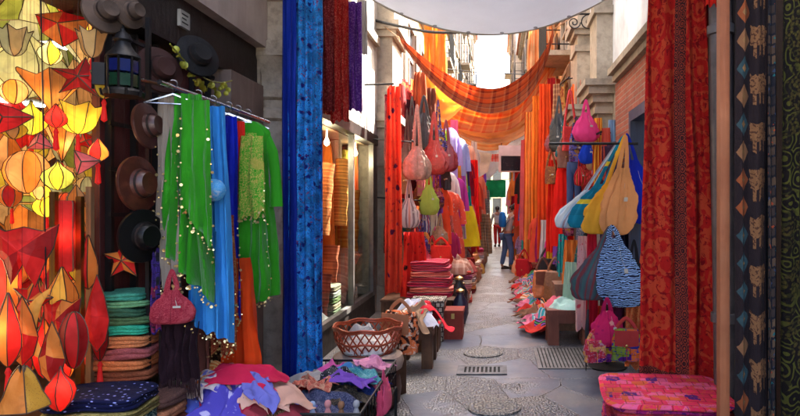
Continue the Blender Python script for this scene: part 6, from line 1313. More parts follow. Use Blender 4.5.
t = thing('drainpipe', 'grey iron drainpipe between the red cloth and the camel patterned cloth', 'pipe', (1.5, 4.08, 0)); b = MB(); b.tube([(.06, 0, 0), (.02, 0, 2.9), (0, 0, 3.6), (0, 0, 9)], .075, 18); b.build('pipe_tube', mat((.22, .2, .2, 1), 'metal', (.14, .13, .13, 1), rough=.4, metal=.5, bump=.1), t); b = MB()
for z in (.9, 2.85, 4.6): b.lathe([(.078, -.035), (.09, -.03), (.09, .03), (.078, .035)], 18, c=(.06-.0137*z if z < 3 else 0, 0, z))
b.build('pipe_collar', mat((.2, .19, .19, 1), 'metal', rough=.45, metal=.5), t)
NEAR = 3.0
def nx(px, Y=NEAR): return (px-VX)/F*Y
o = part('door_trim', [((nx(729), NEAR+.12, 0), (nx(739), NEAR+.17, 3.4))], mat((.36, .12, .05, 1), 'wood', (.28, .09, .04, 1), (.42, .17, .08, 1), rough=.5), None); tag(o, 'narrow salmon wooden post beside the drainpipe', 'post')
rail('rail carrying the patterned cloths next to the drainpipe', (nx(736), NEAR+.05, 3.05), (nx(830), NEAR+.05, 3.05))
GEO = camel_mat()
hanging('patterned_cloth', 'navy cloth with tan camel blocks and brown diamonds beside the salmon post', 'cloth', (nx(752), NEAR, 3.05), .165, 3.0, GEO, 2, .016, .95, seed=63, nv=60)
hanging('patterned_cloth', 'dark edged strip with pale chevrons between the camel cloth and the olive one', 'cloth', (nx(768), NEAR-.04, 3.05), .035, 3.0, fab((.01, .012, .02, 1), 'geo', (.12, .075, .045, 1), (.03, .05, .1, 1), 2.4), 1, .006, .95, seed=64, nv=40)
hanging('patterned_cloth', 'black olive cloth with green swirls at the very edge of the alley', 'cloth', (nx(797), NEAR-.06, 3.05), .2, 3.0, fab((.008, .006, .006, 1), 'swirl', (.06, .06, .012, 1), (.06, .045, .012, 1), 1.6, var=.25), 2, .018, .95, seed=65, nv=60)
hanging('patterned_cloth', 'plain black cloth behind the olive swirled one', 'cloth', (nx(776), NEAR+.1, 3.0), .08, 2.95, fab((.01, .01, .012, 1)), 2, .012, .95, seed=66, nv=40)
hanging('scarf', 'scrap of scarlet cloth hooked high on the drainpipe', 'scarf', P(712, -20, 3.9), .08, .17, fab((.7, .02, .01, 1)), 2, .01, .7, seed=67)
# pile of pink and red textiles
PK = [('crimson patchwork', (.55, .02, .05, 1)), ('scarlet', (.65, .03, .02, 1)), ('magenta', (.5, .02, .2, 1)), ('ruby', (.4, .01, .03, 1)), ('cerise', (.65, .04, .14, 1)), ('tomato red', (.7, .06, .03, 1)), ('fuchsia', (.55, .03, .22, 1))]
table('display_table', 'low table carrying the pink and red patchwork textiles', 'table', (1.18, 4.0), .72, .8, .18)
z = .18
for i, (nm, c) in enumerate(PK):
    folded(nm+' quilt '+['at the very bottom of', 'second in', 'third in', 'fourth in', 'fifth in', 'sixth in', 'just below the top of'][i]+' the pile under the red embroidered cloth', (1.12+.012*math.sin(i*2), 4.0, z), .8-.01*i, .74, .033, fab(c, 'patch' if i % 2 == 0 else 'embroid', (.8, .12, .2, 1), (.2, .02, .15, 1), 1.2), .06*math.sin(i*1.7)-.08, 1, i+120, group='quilts under the red embroidered cloth'); z += .034
folded('bright pink patchwork quilt with orange and violet squares on top of the pile', (1.1, 3.98, z), .82, .76, .03, fab((.8, .03, .1, 1), 'patch', (.85, .12, .28, 1), (.75, .12, .04, 1), 1.0, trans=.05), -.1, 1, 140, group='quilts under the red embroidered cloth')
# hanging bags
rail('black bracket rail carrying the colourful sling bags', (1.49, 6.35, 2.32), (.55, 6.35, 2.32), br=None)
H0 = P(632, 135, 6.3)
def sb(label, hx, hy, cx, top, bot, wpx, Y, m, **k):   # bag whose strap runs up to a shared hook
    H = (bot-hy)*Y/F; h = (bot-top)*Y/F; sh = (cx-hx)*Y/F/(H-h*.45); k.setdefault('fold', .13); return bag(label, P(hx, hy, Y), wpx*Y/F, h, H-h, m, yaw=k.pop('yaw', 0), shear=sh, seed=rnd.random()*9, **k)
sb('royal blue sling bag hung nearest the dark doorway', 627, 134, 640, 160, 224, 30, 6.35, fab((.01, .025, .42, 1)))
sb('soft orange sling bag in the front of the row', 626, 136, 619, 168, 235, 33, 6.05, fab((.72, .32, .12, 1)), fold=.15)
sb('golden yellow sling bag beside the orange one', 625, 135, 604, 182, 234, 34, 6.2, fab((.8, .42, .04, 1)), fold=.14)
sb('teal and yellow sling bag between the yellow and the pale striped ones', 623, 136, 590, 184, 228, 32, 6.35, fab((.01, .22, .36, 1), 'bands', (.01, .18, .3, 1), (.75, .6, .05, 1), .3))
sb('pale blue and white striped sling bag at the end of the row', 618, 142, 577, 190, 228, 30, 6.5, fab((.5, .62, .75, 1), 'stripes', (.75, .78, .8, 1), (.3, .25, .3, 1), .8))
sb('dark grey slouch bag with red green pinstripes hung below the sling bags', 610, 226, 597, 246, 300, 42, 6.0, fab((.09, .1, .12, 1), 'stripes', (.2, .05, .06, 1), (.06, .14, .15, 1), 1.4), fold=.12)
sb('blue zebra striped slouch bag beside the dark grey one', 612, 226, 619, 238, 307, 42, 5.85, fab((.015, .02, .05, 1), 'zebra', (.3, .5, .85, 1), sc=1.5), fold=.11)
hb('black shoulder bag behind the zebra one', 634, 240, 300, 26, 6.1, fab((.015, .015, .02, 1)), sf=.3)
hanging('scarf', 'burnt orange cloth hanging in the doorway behind the zebra bag', 'scarf', P(648, 235, 6.2), .22, .7, fab((.6, .1, .03, 1)), 3, .03, .5, seed=71, yaw=-.2)
t = thing('display_stand', 'black metal post stand carrying the lower bags on the brick side', 'stand', (1.14, 6.2, 0)); b = MB(); b.tube([(0, 0, .02), (0, 0, 1.7)], .014, 6); b.tube([(-.25, 0, 1.55), (.3, 0, 1.55)], .01, 6); b.tube([(-.35, 0, .8), (.3, 0, .8)], .01, 6); b.build('stand_frame', BLACKM, t); b = MB(); b.lathe([(.2, 0), (.2, .015), (.03, .03)], 20); b.build('stand_foot', BLACKM, t)
bag('hot pink floral satchel low under the slouch bags', P(607, 298, 5.75), .34, .34, .12, fab((.65, .02, .12, 1), 'blooms', (.8, .35, .3, 1), (.3, .01, .1, 1), 1.2), fab((.4, .01, .08, 1)), .15, .25, 2, 'hobo')
bag('multicoloured patchwork bag with green and orange squares lowest on the stand', P(626, 318, 5.7), .26, .3, .1, fab((.25, .35, .04, 1), 'patch', (.75, .15, .03, 1), (.05, .04, .35, 1), 1.3), fab((.5, .05, .05, 1)), .12, -.1, 3, 'tote')
bag('small red and pink patchwork bag beside the hot pink satchel', P(595, 330, 5.7), .2, .22, .08, fab((.7, .04, .08, 1), 'patch', (.85, .4, .1, 1), (.7, .3, .4, 1), 1.5), None, .1, .3, 4, 'tote')
bag('purple and yellow checked bag hanging lowest beside the patchwork one', P(612, 338, 5.85), .18, .16, .06, fab((.2, .03, .3, 1), 'patch', (.8, .5, .03, 1), (.7, .05, .1, 1), 2), None, .1, .1, 5, 'tote')
hanging('scarf', 'orange and maroon cloth hanging behind the patchwork bag', 'scarf', P(640, 306, 6.1), .3, .62, fab((.55, .08, .03, 1), 'embroid', (.7, .3, .1, 1)), 4, .03, .9, seed=72)
part_ = thing('umbrella', 'furled black umbrella standing on its tip below the pink satchel', 'umbrella', P(586, 372, 6.05)); part_.location.z = 0; b = MB(); b.tube([(0, 0, 0), (0, 0, .06), (.01, 0, .4), (.02, 0, .62)], [.004, .008, .022, .012], 8); b.build('umbrella_canopy', mat((.02, .02, .025, 1), rough=.6), part_); b = MB(); b.tube([(.02, 0, .6), (.022, 0, .72), (.04, 0, .76), (.06, 0, .72)], .008, 6); b.build('handle', WOOD, part_)
# upper bags on the pilasters
hb('bright pink handbag hung on the pale pilaster', 586, 100, 142, 26, 7.4, fab((.8, .06, .25, 1)), kind='hobo', sf=.3, yaw=.3); hb('red boxy purse with a long strap left of the pink handbag'.replace('left of', 'beside'), 570, 90, 151, 16, 8.6, LE((.6, .02, .02, 1)), kind='box', sf=.6, yaw=.2)
hb('cobalt blue pouch under the pink handbag', 588, 130, 164, 18, 8.0, fab((.01, .05, .5, 1)), sf=.35); hb('lime cloth pouch peeking behind the pink handbag', 598, 112, 142, 14, 8.1, fab((.4, .55, .06, 1)), sf=.3)
hb('black and white round bag above the red purse', 559, 96, 140, 18, 9.4, LE((.03, .03, .03, 1)), sf=.4); hb('brown leather satchel low among the right hand skirts'.replace('right hand ', 'red '), 566, 132, 168, 18, 8.8, LE((.2, .06, .03, 1)), kind='box', sf=.4)
hb('maroon purse hanging in front of the far orange scarves', 552, 118, 152, 14, 9.6, LE((.3, .03, .03, 1)), sf=.4); hb('pale lilac cloth pouch beside the cobalt one', 598, 148, 178, 12, 8.0, fab((.5, .4, .65, 1)), sf=.3)
rail('black rail on the pilasters carrying handbags and skirts', (1.25, 7.2, 2.55), (1.0, 10.4, 2.55), br=[(.1, (.2, 0, .03)), (.9, (.45, 0, .03))]); rail('rail of the long orange scarves on the brick side', (1.25, 10.4, 3.9), (.75, 14, 3.9), br=[(.05, (.25, 0, .05)), (.9, (.7, 0, .05))])
rail('rail of the farther stalls on the brick side', (.95, 14.2, 2.9), (.75, 26, 2.9), br=[(.05, (.5, 0, .05)), (.5, (.65, 0, .05)), (.95, (.75, 0, .05))])
RS = [
 ('scarf', 'long rainbow striped scarf hanging beside the teal sling bag', 598, 118, 196, 9, 7.6, (.8, .12, .04, 1), 'stripes', (.75, .5, .05, 1)),
 ('scarf', 'coral scarf hanging from the pilaster above the sling bags', 606, 128, 180, 9, 7.4, (.75, .12, .08, 1)),
 ('scarf', 'sky blue chiffon strip behind the orange sling bag', 612, 120, 190, 8, 7.6, (.3, .5, .75, 1)),
 ('skirt', 'bright red gathered skirt under the handbags', 562, 164, 246, 18, 9.0, (.75, .015, .01, 1)),
 ('trousers', 'blue denim trousers hung beside the red skirt', 574, 162, 222, 14, 8.6, (.06, .1, .25, 1)),
 ('scarf', 'scarlet pleated cloth beside the red gathered skirt', 553, 160, 252, 12, 9.6, (.8, .03, .015, 1)),
 ('scarf', 'golden yellow scarf between the scarlet cloths', 551, 176, 262, 8, 9.9, (.85, .5, .03, 1)),
 ('scarf', 'long vermilion scarf falling from the drape corner', 545, 84, 258, 12, 10.9, (.85, .1, .02, 1)),
 ('scarf', 'long tangerine scarf next to the vermilion one', 537, 96, 262, 10, 11.8, (.85, .25, .03, 1)),
 ('scarf', 'long striped orange scarf farthest from the pilaster', 529, 112, 258, 9, 12.6, (.8, .16, .03, 1), 'stripes', (.85, .45, .1, 1)),
 ('scarf', 'deep orange scarf between tangerine and vermilion', 541, 110, 240, 7, 11.4, (.75, .12, .02, 1)),
 ('scarf', 'dark red long scarf behind the vermilion one', 551, 78, 200, 9, 11.0, (.45, .02, .02, 1)),
 ('scarf', 'brownish plaid scarf high on the pilaster', 556, 84, 150, 8, 10.6, (.35, .15, .08, 1), 'plaid', (.7, .4, .2, 1)),
 ('scarf', 'rose scarf hanging at the far side of the striped orange one', 524, 140, 240, 7, 13.4, (.75, .2, .2, 1)),
 ('tunic', 'black tunic hung beyond the orange scarves', 523, 172, 204, 14, 14.5, (.02, .02, .025, 1)),
 ('tunic', 'blue and purple tunic under the black one', 526, 196, 232, 12, 14.0, (.08, .1, .35, 1), 'blooms', (.4, .1, .3, 1)),
 ('scarf', 'red cloth hung far behind the black tunic', 518, 150, 226, 7, 15.5, (.65, .04, .03, 1)),
 ('scarf', 'white long cloth beside the sign on the brick side', 528, 120, 200, 6, 15.0, (.75, .72, .7, 1)),
 ('tunic', 'orange tunic far along the brick side', 514, 178, 210, 9, 19.0, (.8, .25, .05, 1)),
 ('scarf', 'mustard cloth far along the brick side', 519, 176, 232, 6, 17.0, (.7, .45, .08, 1)),
 ('dress', 'rust dress hanging near the far shoppers', 520, 206, 246, 12, 15.8, (.5, .12, .05, 1)),
 ('tunic', 'pink tunic beyond the rust dress', 511, 186, 214, 8, 22.0, (.8, .3, .35, 1)),
 ('scarf', 'magenta cloth hung low by the wooden stand', 541, 214, 262, 9, 11.2, (.55, .03, .2, 1)),
 ('dress', 'red orange dress low beside the scarlet cloth', 536, 218, 262, 12, 11.6, (.75, .1, .05, 1)),
 ('scarf', 'pale pink and white cloth behind the dark grey slouch bag', 584, 236, 330, 14, 6.7, (.8, .5, .5, 1), 'blooms', (.7, .1, .15, 1)),
 ('scarf', 'crimson long cloth falling beside the dark grey slouch bag', 592, 232, 340, 10, 6.5, (.6, .02, .05, 1)),
 ('scarf', 'light green and white scarf draped over the wooden stand', 571, 262, 308, 14, 7.4, (.5, .7, .55, 1)),
 ('scarf', 'orange cloth hanging behind the wooden stand', 572, 240, 284, 16, 7.9, (.8, .25, .05, 1)),
 ('scarf', 'brown and grey cloth strip hung under the denim trousers', 578, 224, 282, 9, 8.1, (.2, .13, .1, 1)),
 ('tunic', 'cream tunic hung behind the orange cloth', 580, 244, 292, 14, 8.4, (.7, .6, .45, 1)),
 ('dress', 'dark plum dress in the shade of the sling bags', 612, 236, 330, 22, 6.9, (.12, .02, .06, 1)),
 ('scarf', 'navy shawl hung in the shade by the doorway', 628, 180, 300, 18, 6.8, (.02, .025, .08, 1)),
]
for a in RS: gm(*a)
# denser hangings
COLS = [('coral', (.85, .15, .08, 1)), ('fuchsia', (.7, .04, .3, 1)), ('cream', (.75, .68, .55, 1)), ('turquoise', (.03, .4, .42, 1)), ('scarlet', (.75, .02, .01, 1)), ('violet', (.28, .08, .5, 1)), ('mustard', (.7, .42, .05, 1)), ('navy', (.02, .03, .14, 1)), ('pink', (.8, .3, .4, 1)), ('white', (.75, .73, .72, 1)), ('rust', (.45, .12, .04, 1)), ('lime', (.4, .6, .05, 1)), ('wine', (.25, .01, .03, 1)), ('lilac', (.5, .4, .75, 1))]
PTS = [('flowered', 'blooms'), ('plain', 'plain'), ('embroidered', 'embroid'), ('striped', 'stripes')]
r6 = random.Random(66)
def dense(spots, side, off):
    for i, (px, top, bot, w_, Y) in enumerate(spots):
        cn, cc = COLS[(i*5+off) % 14]; pn, pt = PTS[(i+i//14+off) % 4]; kind = ['tunic', 'scarf', 'tunic', 'dress', 'scarf'][i % 5]
        c2 = COLS[(i*3+off+2) % 14][1]; where = 'high' if top < 170 else ('midway' if top < 205 else 'low')
        gm(kind, '%s %s %s hung %s among the crowded clothes %s' % (cn, pn, kind, where, side), px+r6.uniform(-1, 1), top, bot, w_, Y, cc, pt, c2, sc=1.6)
dense([(441, 150, 196, 12, 10.5), (436, 172, 214, 11, 10.0), (446, 206, 250, 12, 10.6), (437, 226, 262, 11, 9.9), (455, 158, 190, 12, 12.0), (461, 166, 204, 10, 12.6), (451, 216, 262, 12, 11.0), (459, 214, 250, 10, 11.8), (468, 162, 196, 9, 13.6), (466, 186, 212, 9, 13.0), (471, 204, 240, 9, 13.9), (474, 190, 228, 8, 14.8), (475, 216, 250, 8, 15.2), (477, 150, 176, 7, 17.0), (479, 196, 226, 7, 18.0), (483, 166, 190, 6, 21.0), (484, 186, 208, 6, 22.5), (421, 150, 196, 10, 9.6), (425, 232, 270, 10, 9.5), (444, 130, 160, 10, 11.3), (431, 200, 240, 9, 9.9), (464, 226, 262, 9, 12.8), (470, 230, 262, 9, 14.2), (480, 214, 240, 7, 19.0)], 'on the window side', 0)
dense([(518, 160, 190, 8, 16.0), (514, 196, 226, 7, 18.6), (524, 216, 250, 9, 14.4), (530, 222, 262, 9, 12.8), (533, 150, 190, 7, 13.0), (538, 190, 232, 8, 12.0), (545, 220, 262, 9, 10.8), (556, 148, 190, 8, 9.9), (559, 220, 264, 10, 9.4), (568, 170, 214, 9, 9.0), (549, 236, 268, 9, 10.2), (513, 172, 196, 6, 20.0), (509, 190, 214, 6, 23.0), (526, 176, 206, 7, 14.0), (582, 200, 244, 10, 7.9), (594, 244, 300, 10, 6.9), (564, 234, 276, 10, 8.8), (574, 268, 312, 10, 7.7), (520, 236, 262, 8, 15.4), (604, 306, 352, 12, 6.4)], 'on the brick side', 7)
# small bags crowded between the larger ones
BG = [('black', (.015, .013, .013, 1)), ('chestnut', (.16, .05, .02, 1)), ('crimson', (.4, .01, .015, 1)), ('dark teal', (.01, .09, .1, 1)), ('plum', (.12, .01, .05, 1)), ('tan', (.35, .18, .08, 1)), ('indigo', (.03, .03, .16, 1))]
BP = [('leather', 'plain'), ('embroidered', 'embroid'), ('patchwork', 'patch'), ('striped', 'stripes')]
r9 = random.Random(99)
for i, (px_, top_, h__, w__, Y_) in enumerate([(412, 96, 52, 16, 9.4), (420, 118, 50, 18, 9.9), (438, 100, 56, 18, 10.2), (427, 140, 46, 18, 10.0), (403, 150, 44, 14, 9.2), (421, 166, 40, 16, 9.7), (437, 166, 44, 14, 9.9), (445, 150, 40, 12, 10.4), (404, 200, 40, 16, 9.2), (421, 218, 38, 16, 9.4), (432, 236, 34, 14, 9.5), (404, 240, 46, 18, 8.8), (449, 208, 34, 12, 10.6), (426, 252, 30, 14, 9.3), (556, 112, 40, 14, 9.3), (563, 120, 40, 14, 9.0), (576, 118, 44, 14, 8.4), (580, 152, 34, 14, 8.2), (592, 120, 50, 12, 8.0), (551, 150, 34, 12, 9.5), (570, 196, 40, 14, 8.7), (588, 208, 44, 16, 7.8), (582, 236, 40, 16, 7.6), (562, 236, 34, 14, 9.0)]):
    cn, cc = BG[(i*3) % 7]; pn, pt = BP[(i+i//7) % 4]; side = 'window side' if px_ < VX else 'brick side'
    hb('small %s %s bag squeezed %s among the bags of the %s' % (cn, pn, 'high' if top_ < 130 else ('midway' if top_ < 200 else 'low'), side), px_, top_, top_+h__, w__, Y_, (LE(cc) if pt == 'plain' else fab(cc, pt, tuple(min(1, q*3+.05) for q in cc[:3])+(1,), (.5, .25, .05, 1), 2)), kind='box' if i % 3 == 1 else 'hobo', sf=r9.uniform(.3, .5), yaw=r9.uniform(-.5, .5))
# dark backing cloths behind the bags
for (X_, y_, w_, zt, zb, cc, pt, lb) in [(-1.62, 9.3, 1.1, 3.3, 1.0, (.12, .015, .02, 1), 'floral', 'dark wine backing cloth behind the leather bags'), (-1.6, 10.5, 1.2, 3.7, .9, (.3, .03, .03, 1), 'blooms', 'deep red flowered backing cloth behind the lilac tunics'), (1.3, 8.9, 1.5, 2.5, .7, (.25, .02, .02, 1), 'floral', 'deep red backing cloth behind the pilaster handbags'), (1.32, 10.3, 1.3, 3.7, .7, (.55, .08, .02, 1), 'stripes', 'orange red backing cloth behind the scarlet pleats'), (1.36, 7.3, .9, 2.4, .5, (.04, .02, .05, 1), 'blooms', 'near black backing cloth behind the sling bags')]:
    hanging('backing_cloth', lb, 'cloth', (X_, y_, zt), w_, zt-zb, fab(cc, pt, tuple(q*2 for q in cc[:3])+(1,), tuple(q*.5 for q in cc[:3])+(1,), .7), 5, .04, .96, seed=y_, yaw=R(90), nv=20)
# textiles covering the walls
WHN = [('crimson', (.55, .02, .02, 1), 'floral', (.7, .2, .05, 1)), ('orange', (.7, .2, .03, 1), 'stripes', (.6, .06, .02, 1)), ('brick red', (.45, .06, .03, 1), 'plaid', (.65, .3, .1, 1)), ('golden brown', (.5, .28, .08, 1), 'floral', (.3, .06, .03, 1)), ('scarlet', (.65, .03, .02, 1), 'embroid', (.75, .35, .1, 1)), ('plum', (.2, .02, .08, 1), 'floral', (.5, .1, .1, 1)), ('tangerine', (.75, .28, .05, 1), 'blooms', (.5, .04, .02, 1)), ('ivory', (.6, .5, .38, 1), 'plaid', (.5, .15, .08, 1))]
for i, (y_, w_, zt) in enumerate([(11.6, 1.3, 4.0), (13.1, 1.5, 4.3), (14.9, 1.7, 3.9), (17.0, 2.1, 4.4), (19.4, 2.3, 4.0), (22.0, 2.6, 4.6), (25, 2.8, 4.2), (28.2, 3, 4.4)]):
    for sd_, X_, o_, wh in ((-1, XL+.2, 0, 'lamp shop side'), (1, XR-.2, 3, 'brick side')):
        nm, c1, pt, c2 = WHN[(i+o_) % 8]
        hanging('wall_hanging', '%s %s wall hanging covering the house front on the %s' % (nm, {'floral': 'medallion', 'stripes': 'striped', 'plaid': 'plaid', 'embroid': 'embroidered', 'blooms': 'flowered'}[pt], wh), 'wall hanging', (X_, y_, zt), w_, zt-.9, fab(c1, pt, c2, c1, .5, trans=.3), 5, .05, .96, seed=i*2.3+sd_, yaw=R(90), nv=24)
# goods standing farther along both sides
r8 = random.Random(88); GC = [('oxblood', (.2, .02, .02, 1)), ('camel', (.42, .25, .12, 1)), ('cherry', (.5, .02, .03, 1)), ('olive', (.2, .2, .05, 1)), ('ochre', (.55, .3, .06, 1)), ('charcoal', (.05, .05, .05, 1)), ('apricot', (.75, .4, .2, 1)), ('teal', (.03, .25, .28, 1))]
for sd_, wh in ((-1, 'window side'), (1, 'brick side')):
    for i in range(24):
        cn, cc = GC[(i*3+(sd_ > 0)*2) % 8]; y_ = 12.6+i*.62; x_ = sd_*(.56+.5*(i % 2)*.6+r8.uniform(0, .12))+(.0 if sd_ > 0 else -.02); k_ = (i//8+i) % 3; loc_ = '%s on the %s' % (['before the plaid blanket', 'past the plaid blanket', 'toward the far end'][i//8], wh)
        if k_ == 0: bag('%s %s shopping bag standing %s' % (cn, ['leather', 'canvas', 'felt'][i//8], loc_), (x_, y_, r8.uniform(.75, .95)), .34, r8.uniform(.4, .55), .2, fab(cc, ['plain', 'stripes', 'blooms'][i//8], GC[(i+4) % 8][1]), None, .2, r8.uniform(-.6, .6), i, 'tote')
        elif k_ == 1: crumple('%s %s cloth mound %s' % (cn, ['plain', 'flowered', 'plaid'][i//8], loc_), (x_, y_, .01), .5, .6, r8.uniform(.45, .7), fab(cc, ['plain', 'blooms', 'plaid'][i//8], GC[(i+3) % 8][1], sc=1.5), i*2.9+sd_, 'cloth_mound', 'cloth mound', i, rough=.7)
        else: box_thing('chest', '%s %s chest %s' % (cn, ['wooden', 'painted', 'low'][i//8], loc_), 'chest', (x_, y_, 0), .4, .42, r8.uniform(.35, .65), fab(cc, 'geo', GC[(i+2) % 8][1], sc=2), yaw=r8.uniform(-.2, .2))
# goods low on the brick side
t = table('wooden_stand', 'red brown wooden stand with a plank top by the grille', 'stand', (.88, 7.35), .56, .42, .42, mat((.22, .07, .04, 1), 'wood', (.14, .04, .025, 1), (.3, .13, .08, 1), rough=.6), .06, .13)
crumple('mint and white scarf lying on the wooden stand', (.86, 7.35, .42), .4, .34, .12, fab((.45, .7, .62, 1), 'blooms', (.7, .75, .75, 1)), 5, drape=.05)
crumple('pink scarf bunched at the back of the wooden stand', (.74, 7.5, .42), .25, .25, .12, fab((.75, .15, .2, 1)), 6, drape=.05)
box_thing('chest', 'brown leather chest standing behind the wooden stand', 'chest', (.98, 8.2, 0), .4, .4, .62, LE((.25, .12, .06, 1)))
bag('orange leather shopper standing beside the floor carpets', (.72, 9.4, .86), .32, .42, .2, LE((.65, .2, .06, 1)), LE((.2, .06, .03, 1)), .16, .2, 8, 'tote')
bag('brown leather tote beside the orange shopper', (.86, 8.9, .9), .3, .42, .2, LE((.3, .12, .05, 1)), None, .16, -.2, 9, 'tote')
bag('black leather tote behind the brown one', (.84, 9.9, 1.0), .34, .46, .2, LE((.025, .02, .02, 1)), None, .16, .1, 10, 'tote')
bag('cream straw bag on the low stall behind the black tote', (.98, 10.6, 1.02), .3, .3, .15, WICK, WOODL, .16, .1, 11, 'tote')
table('display_table', 'low stall table under the straw bag', 'table', (.95, 10.6), .5, .7, .56)
SL = [('red', (.6, .04, .03, 1)), ('orange', (.75, .25, .06, 1)), ('blue', (.08, .15, .5, 1)), ('cream', (.7, .6, .45, 1)), ('pink', (.75, .2, .3, 1)), ('black', (.03, .03, .03, 1)), ('green', (.08, .3, .12, 1)), ('white', (.75, .73, .7, 1)), ('brown', (.25, .12, .07, 1)), ('turquoise', (.05, .4, .45, 1)), ('violet', (.3, .1, .45, 1)), ('mustard', (.6, .4, .06, 1))]
RUG = fab((.5, .08, .05, 1), 'patch', (.65, .35, .2, 1), (.1, .08, .15, 1), 1.2)
def rug(label, x0, x1, y0, y1, m, z=.02):
    b = MB(); b.sheet(14, 20, lambda u, v: (lerp(x0, x1, u)+.03*nz(v*4, 3), lerp(y0, y1, v), z+.02*nz(u*4, v*6)), .012, 0, lambda u, v: (u*(x1-x0), v*(y1-y0)), (0, 0, 1)); return tag(b.build('carpet', m), label, 'carpet')
rug('red patterned carpet spread on the ground under the slippers', .55, 1.1, 8.6, 12.4, RUG); rug('rust kilim spread farther along the brick side', .5, 1.05, 12.6, 15, fab((.5, .15, .06, 1), 'geo', (.7, .5, .3, 1), (.1, .1, .2, 1)))
SPT = [('scarf', .3), ('purse', .22)]
k = 0
RB = lambda x, y: .05+.55*max(0, x+.16)+.14*max(-.3, nz(x*4, y*4+1, 2))
for j in range(12):
    for i in range(3):
        nm, c = SL[(k*5+j) % 12]; y = 7.75+j*.42; x = .62+.13*i+rnd.uniform(-.03, .03)-(.02*j if j < 6 else .1); kind = ['flat', 'striped', 'flowered'][i]
        heap_cloth('%s %s bundle in the %s row from the wooden stand, %s' % (nm, kind, ['first', 'second', 'third', 'fourth', 'fifth', 'sixth', 'seventh', 'eighth', 'ninth', 'tenth', 'eleventh', 'twelfth'][j], ['at the alley edge', 'in the middle', 'by the wall'][i]), (.72, y, .03), RB, (x-.72+.05*(i-1), rnd.uniform(-.08, .08)), rnd.uniform(.3, .4), rnd.uniform(.34, .46), i*2+j % 3, fab(c, ['plain', 'stripes', 'blooms'][i], SL[(k*7+3) % 12][1], SL[(k+5) % 12][1], 2), k*1.9, rnd.random()*3, 'cloth_bundle', 'cloth bundle', 'cloth bundles along the brick side', .05); k += 1
pile('shawl', 'the pile behind the cloth bundles', (.96, 11.6, 0), .4, .6, 7, CR2, .09, .0, 200, 'folded shawls on the brick side'); pile('kilim', 'the tall pile by the far shoppers', (.85, 13.4, 0), .4, .6, 7, CR, .1, .0, 230, 'folded shawls on the brick side')
pile('cloth', 'the short pile next to the rust kilim', (.62, 14.6, 0), .36, .5, 5, [('orange', (.75, .2, .05, 1)), ('peach', (.8, .4, .2, 1)), ('red', (.6, .05, .03, 1)), ('gold', (.6, .35, .06, 1)), ('coral', (.75, .2, .12, 1))], .09, .0, 260, 'folded shawls on the brick side')
table('display_table', 'stall table the far shoppers are leaning over', 'table', (.62, 16.3), .6, 1.0, .75); 
for i, (nm, c) in enumerate([('orange', (.75, .2, .05, 1)), ('white', (.75, .73, .7, 1)), ('blue', (.1, .15, .5, 1)), ('red', (.6, .03, .03, 1)), ('purple', (.3, .05, .3, 1))]): crumple(nm+' cloth heaped on the stall table of the far shoppers', (.45+.1*(i % 3), 15.95+.17*i, .75), .26, .3, .22, fab(c), i*3+7, 'crumpled_cloth', 'cloth')

# ================================================================== PEOPLE
from mathutils import kdtree
def skinned(name, verts, edges, radii, m, parent, root=0, sub=2):
    me = bpy.data.meshes.new(name); me.from_pydata(verts, edges, []); o = bpy.data.objects.new(name, me); SC.collection.objects.link(o)
    me.materials.append(m); sm = o.modifiers.new('skin', 'SKIN'); sm.use_smooth_shade = True; me.update()
    if not me.skin_vertices:
        bpy.context.view_layer.objects.active = o; me.attributes  # the modifier's layer is made by the operator below
        with bpy.context.temp_override(object=o, active_object=o): bpy.ops.mesh.customdata_skin_add()
    for i, r in enumerate(radii): me.skin_vertices[0].data[i].radius = r if isinstance(r, tuple) else (r, r)
    me.skin_vertices[0].data[root].use_root = True
    s = o.modifiers.new('sub', 'SUBSURF'); s.levels = sub; s.render_levels = sub; o.parent = parent; return o
SKIN = mat((.34, .18, .11, 1), 'plain', rough=.55, bump=.05, var=.1); HAIR = mat((.015, .01, .008, 1), rough=.6, bump=.3)
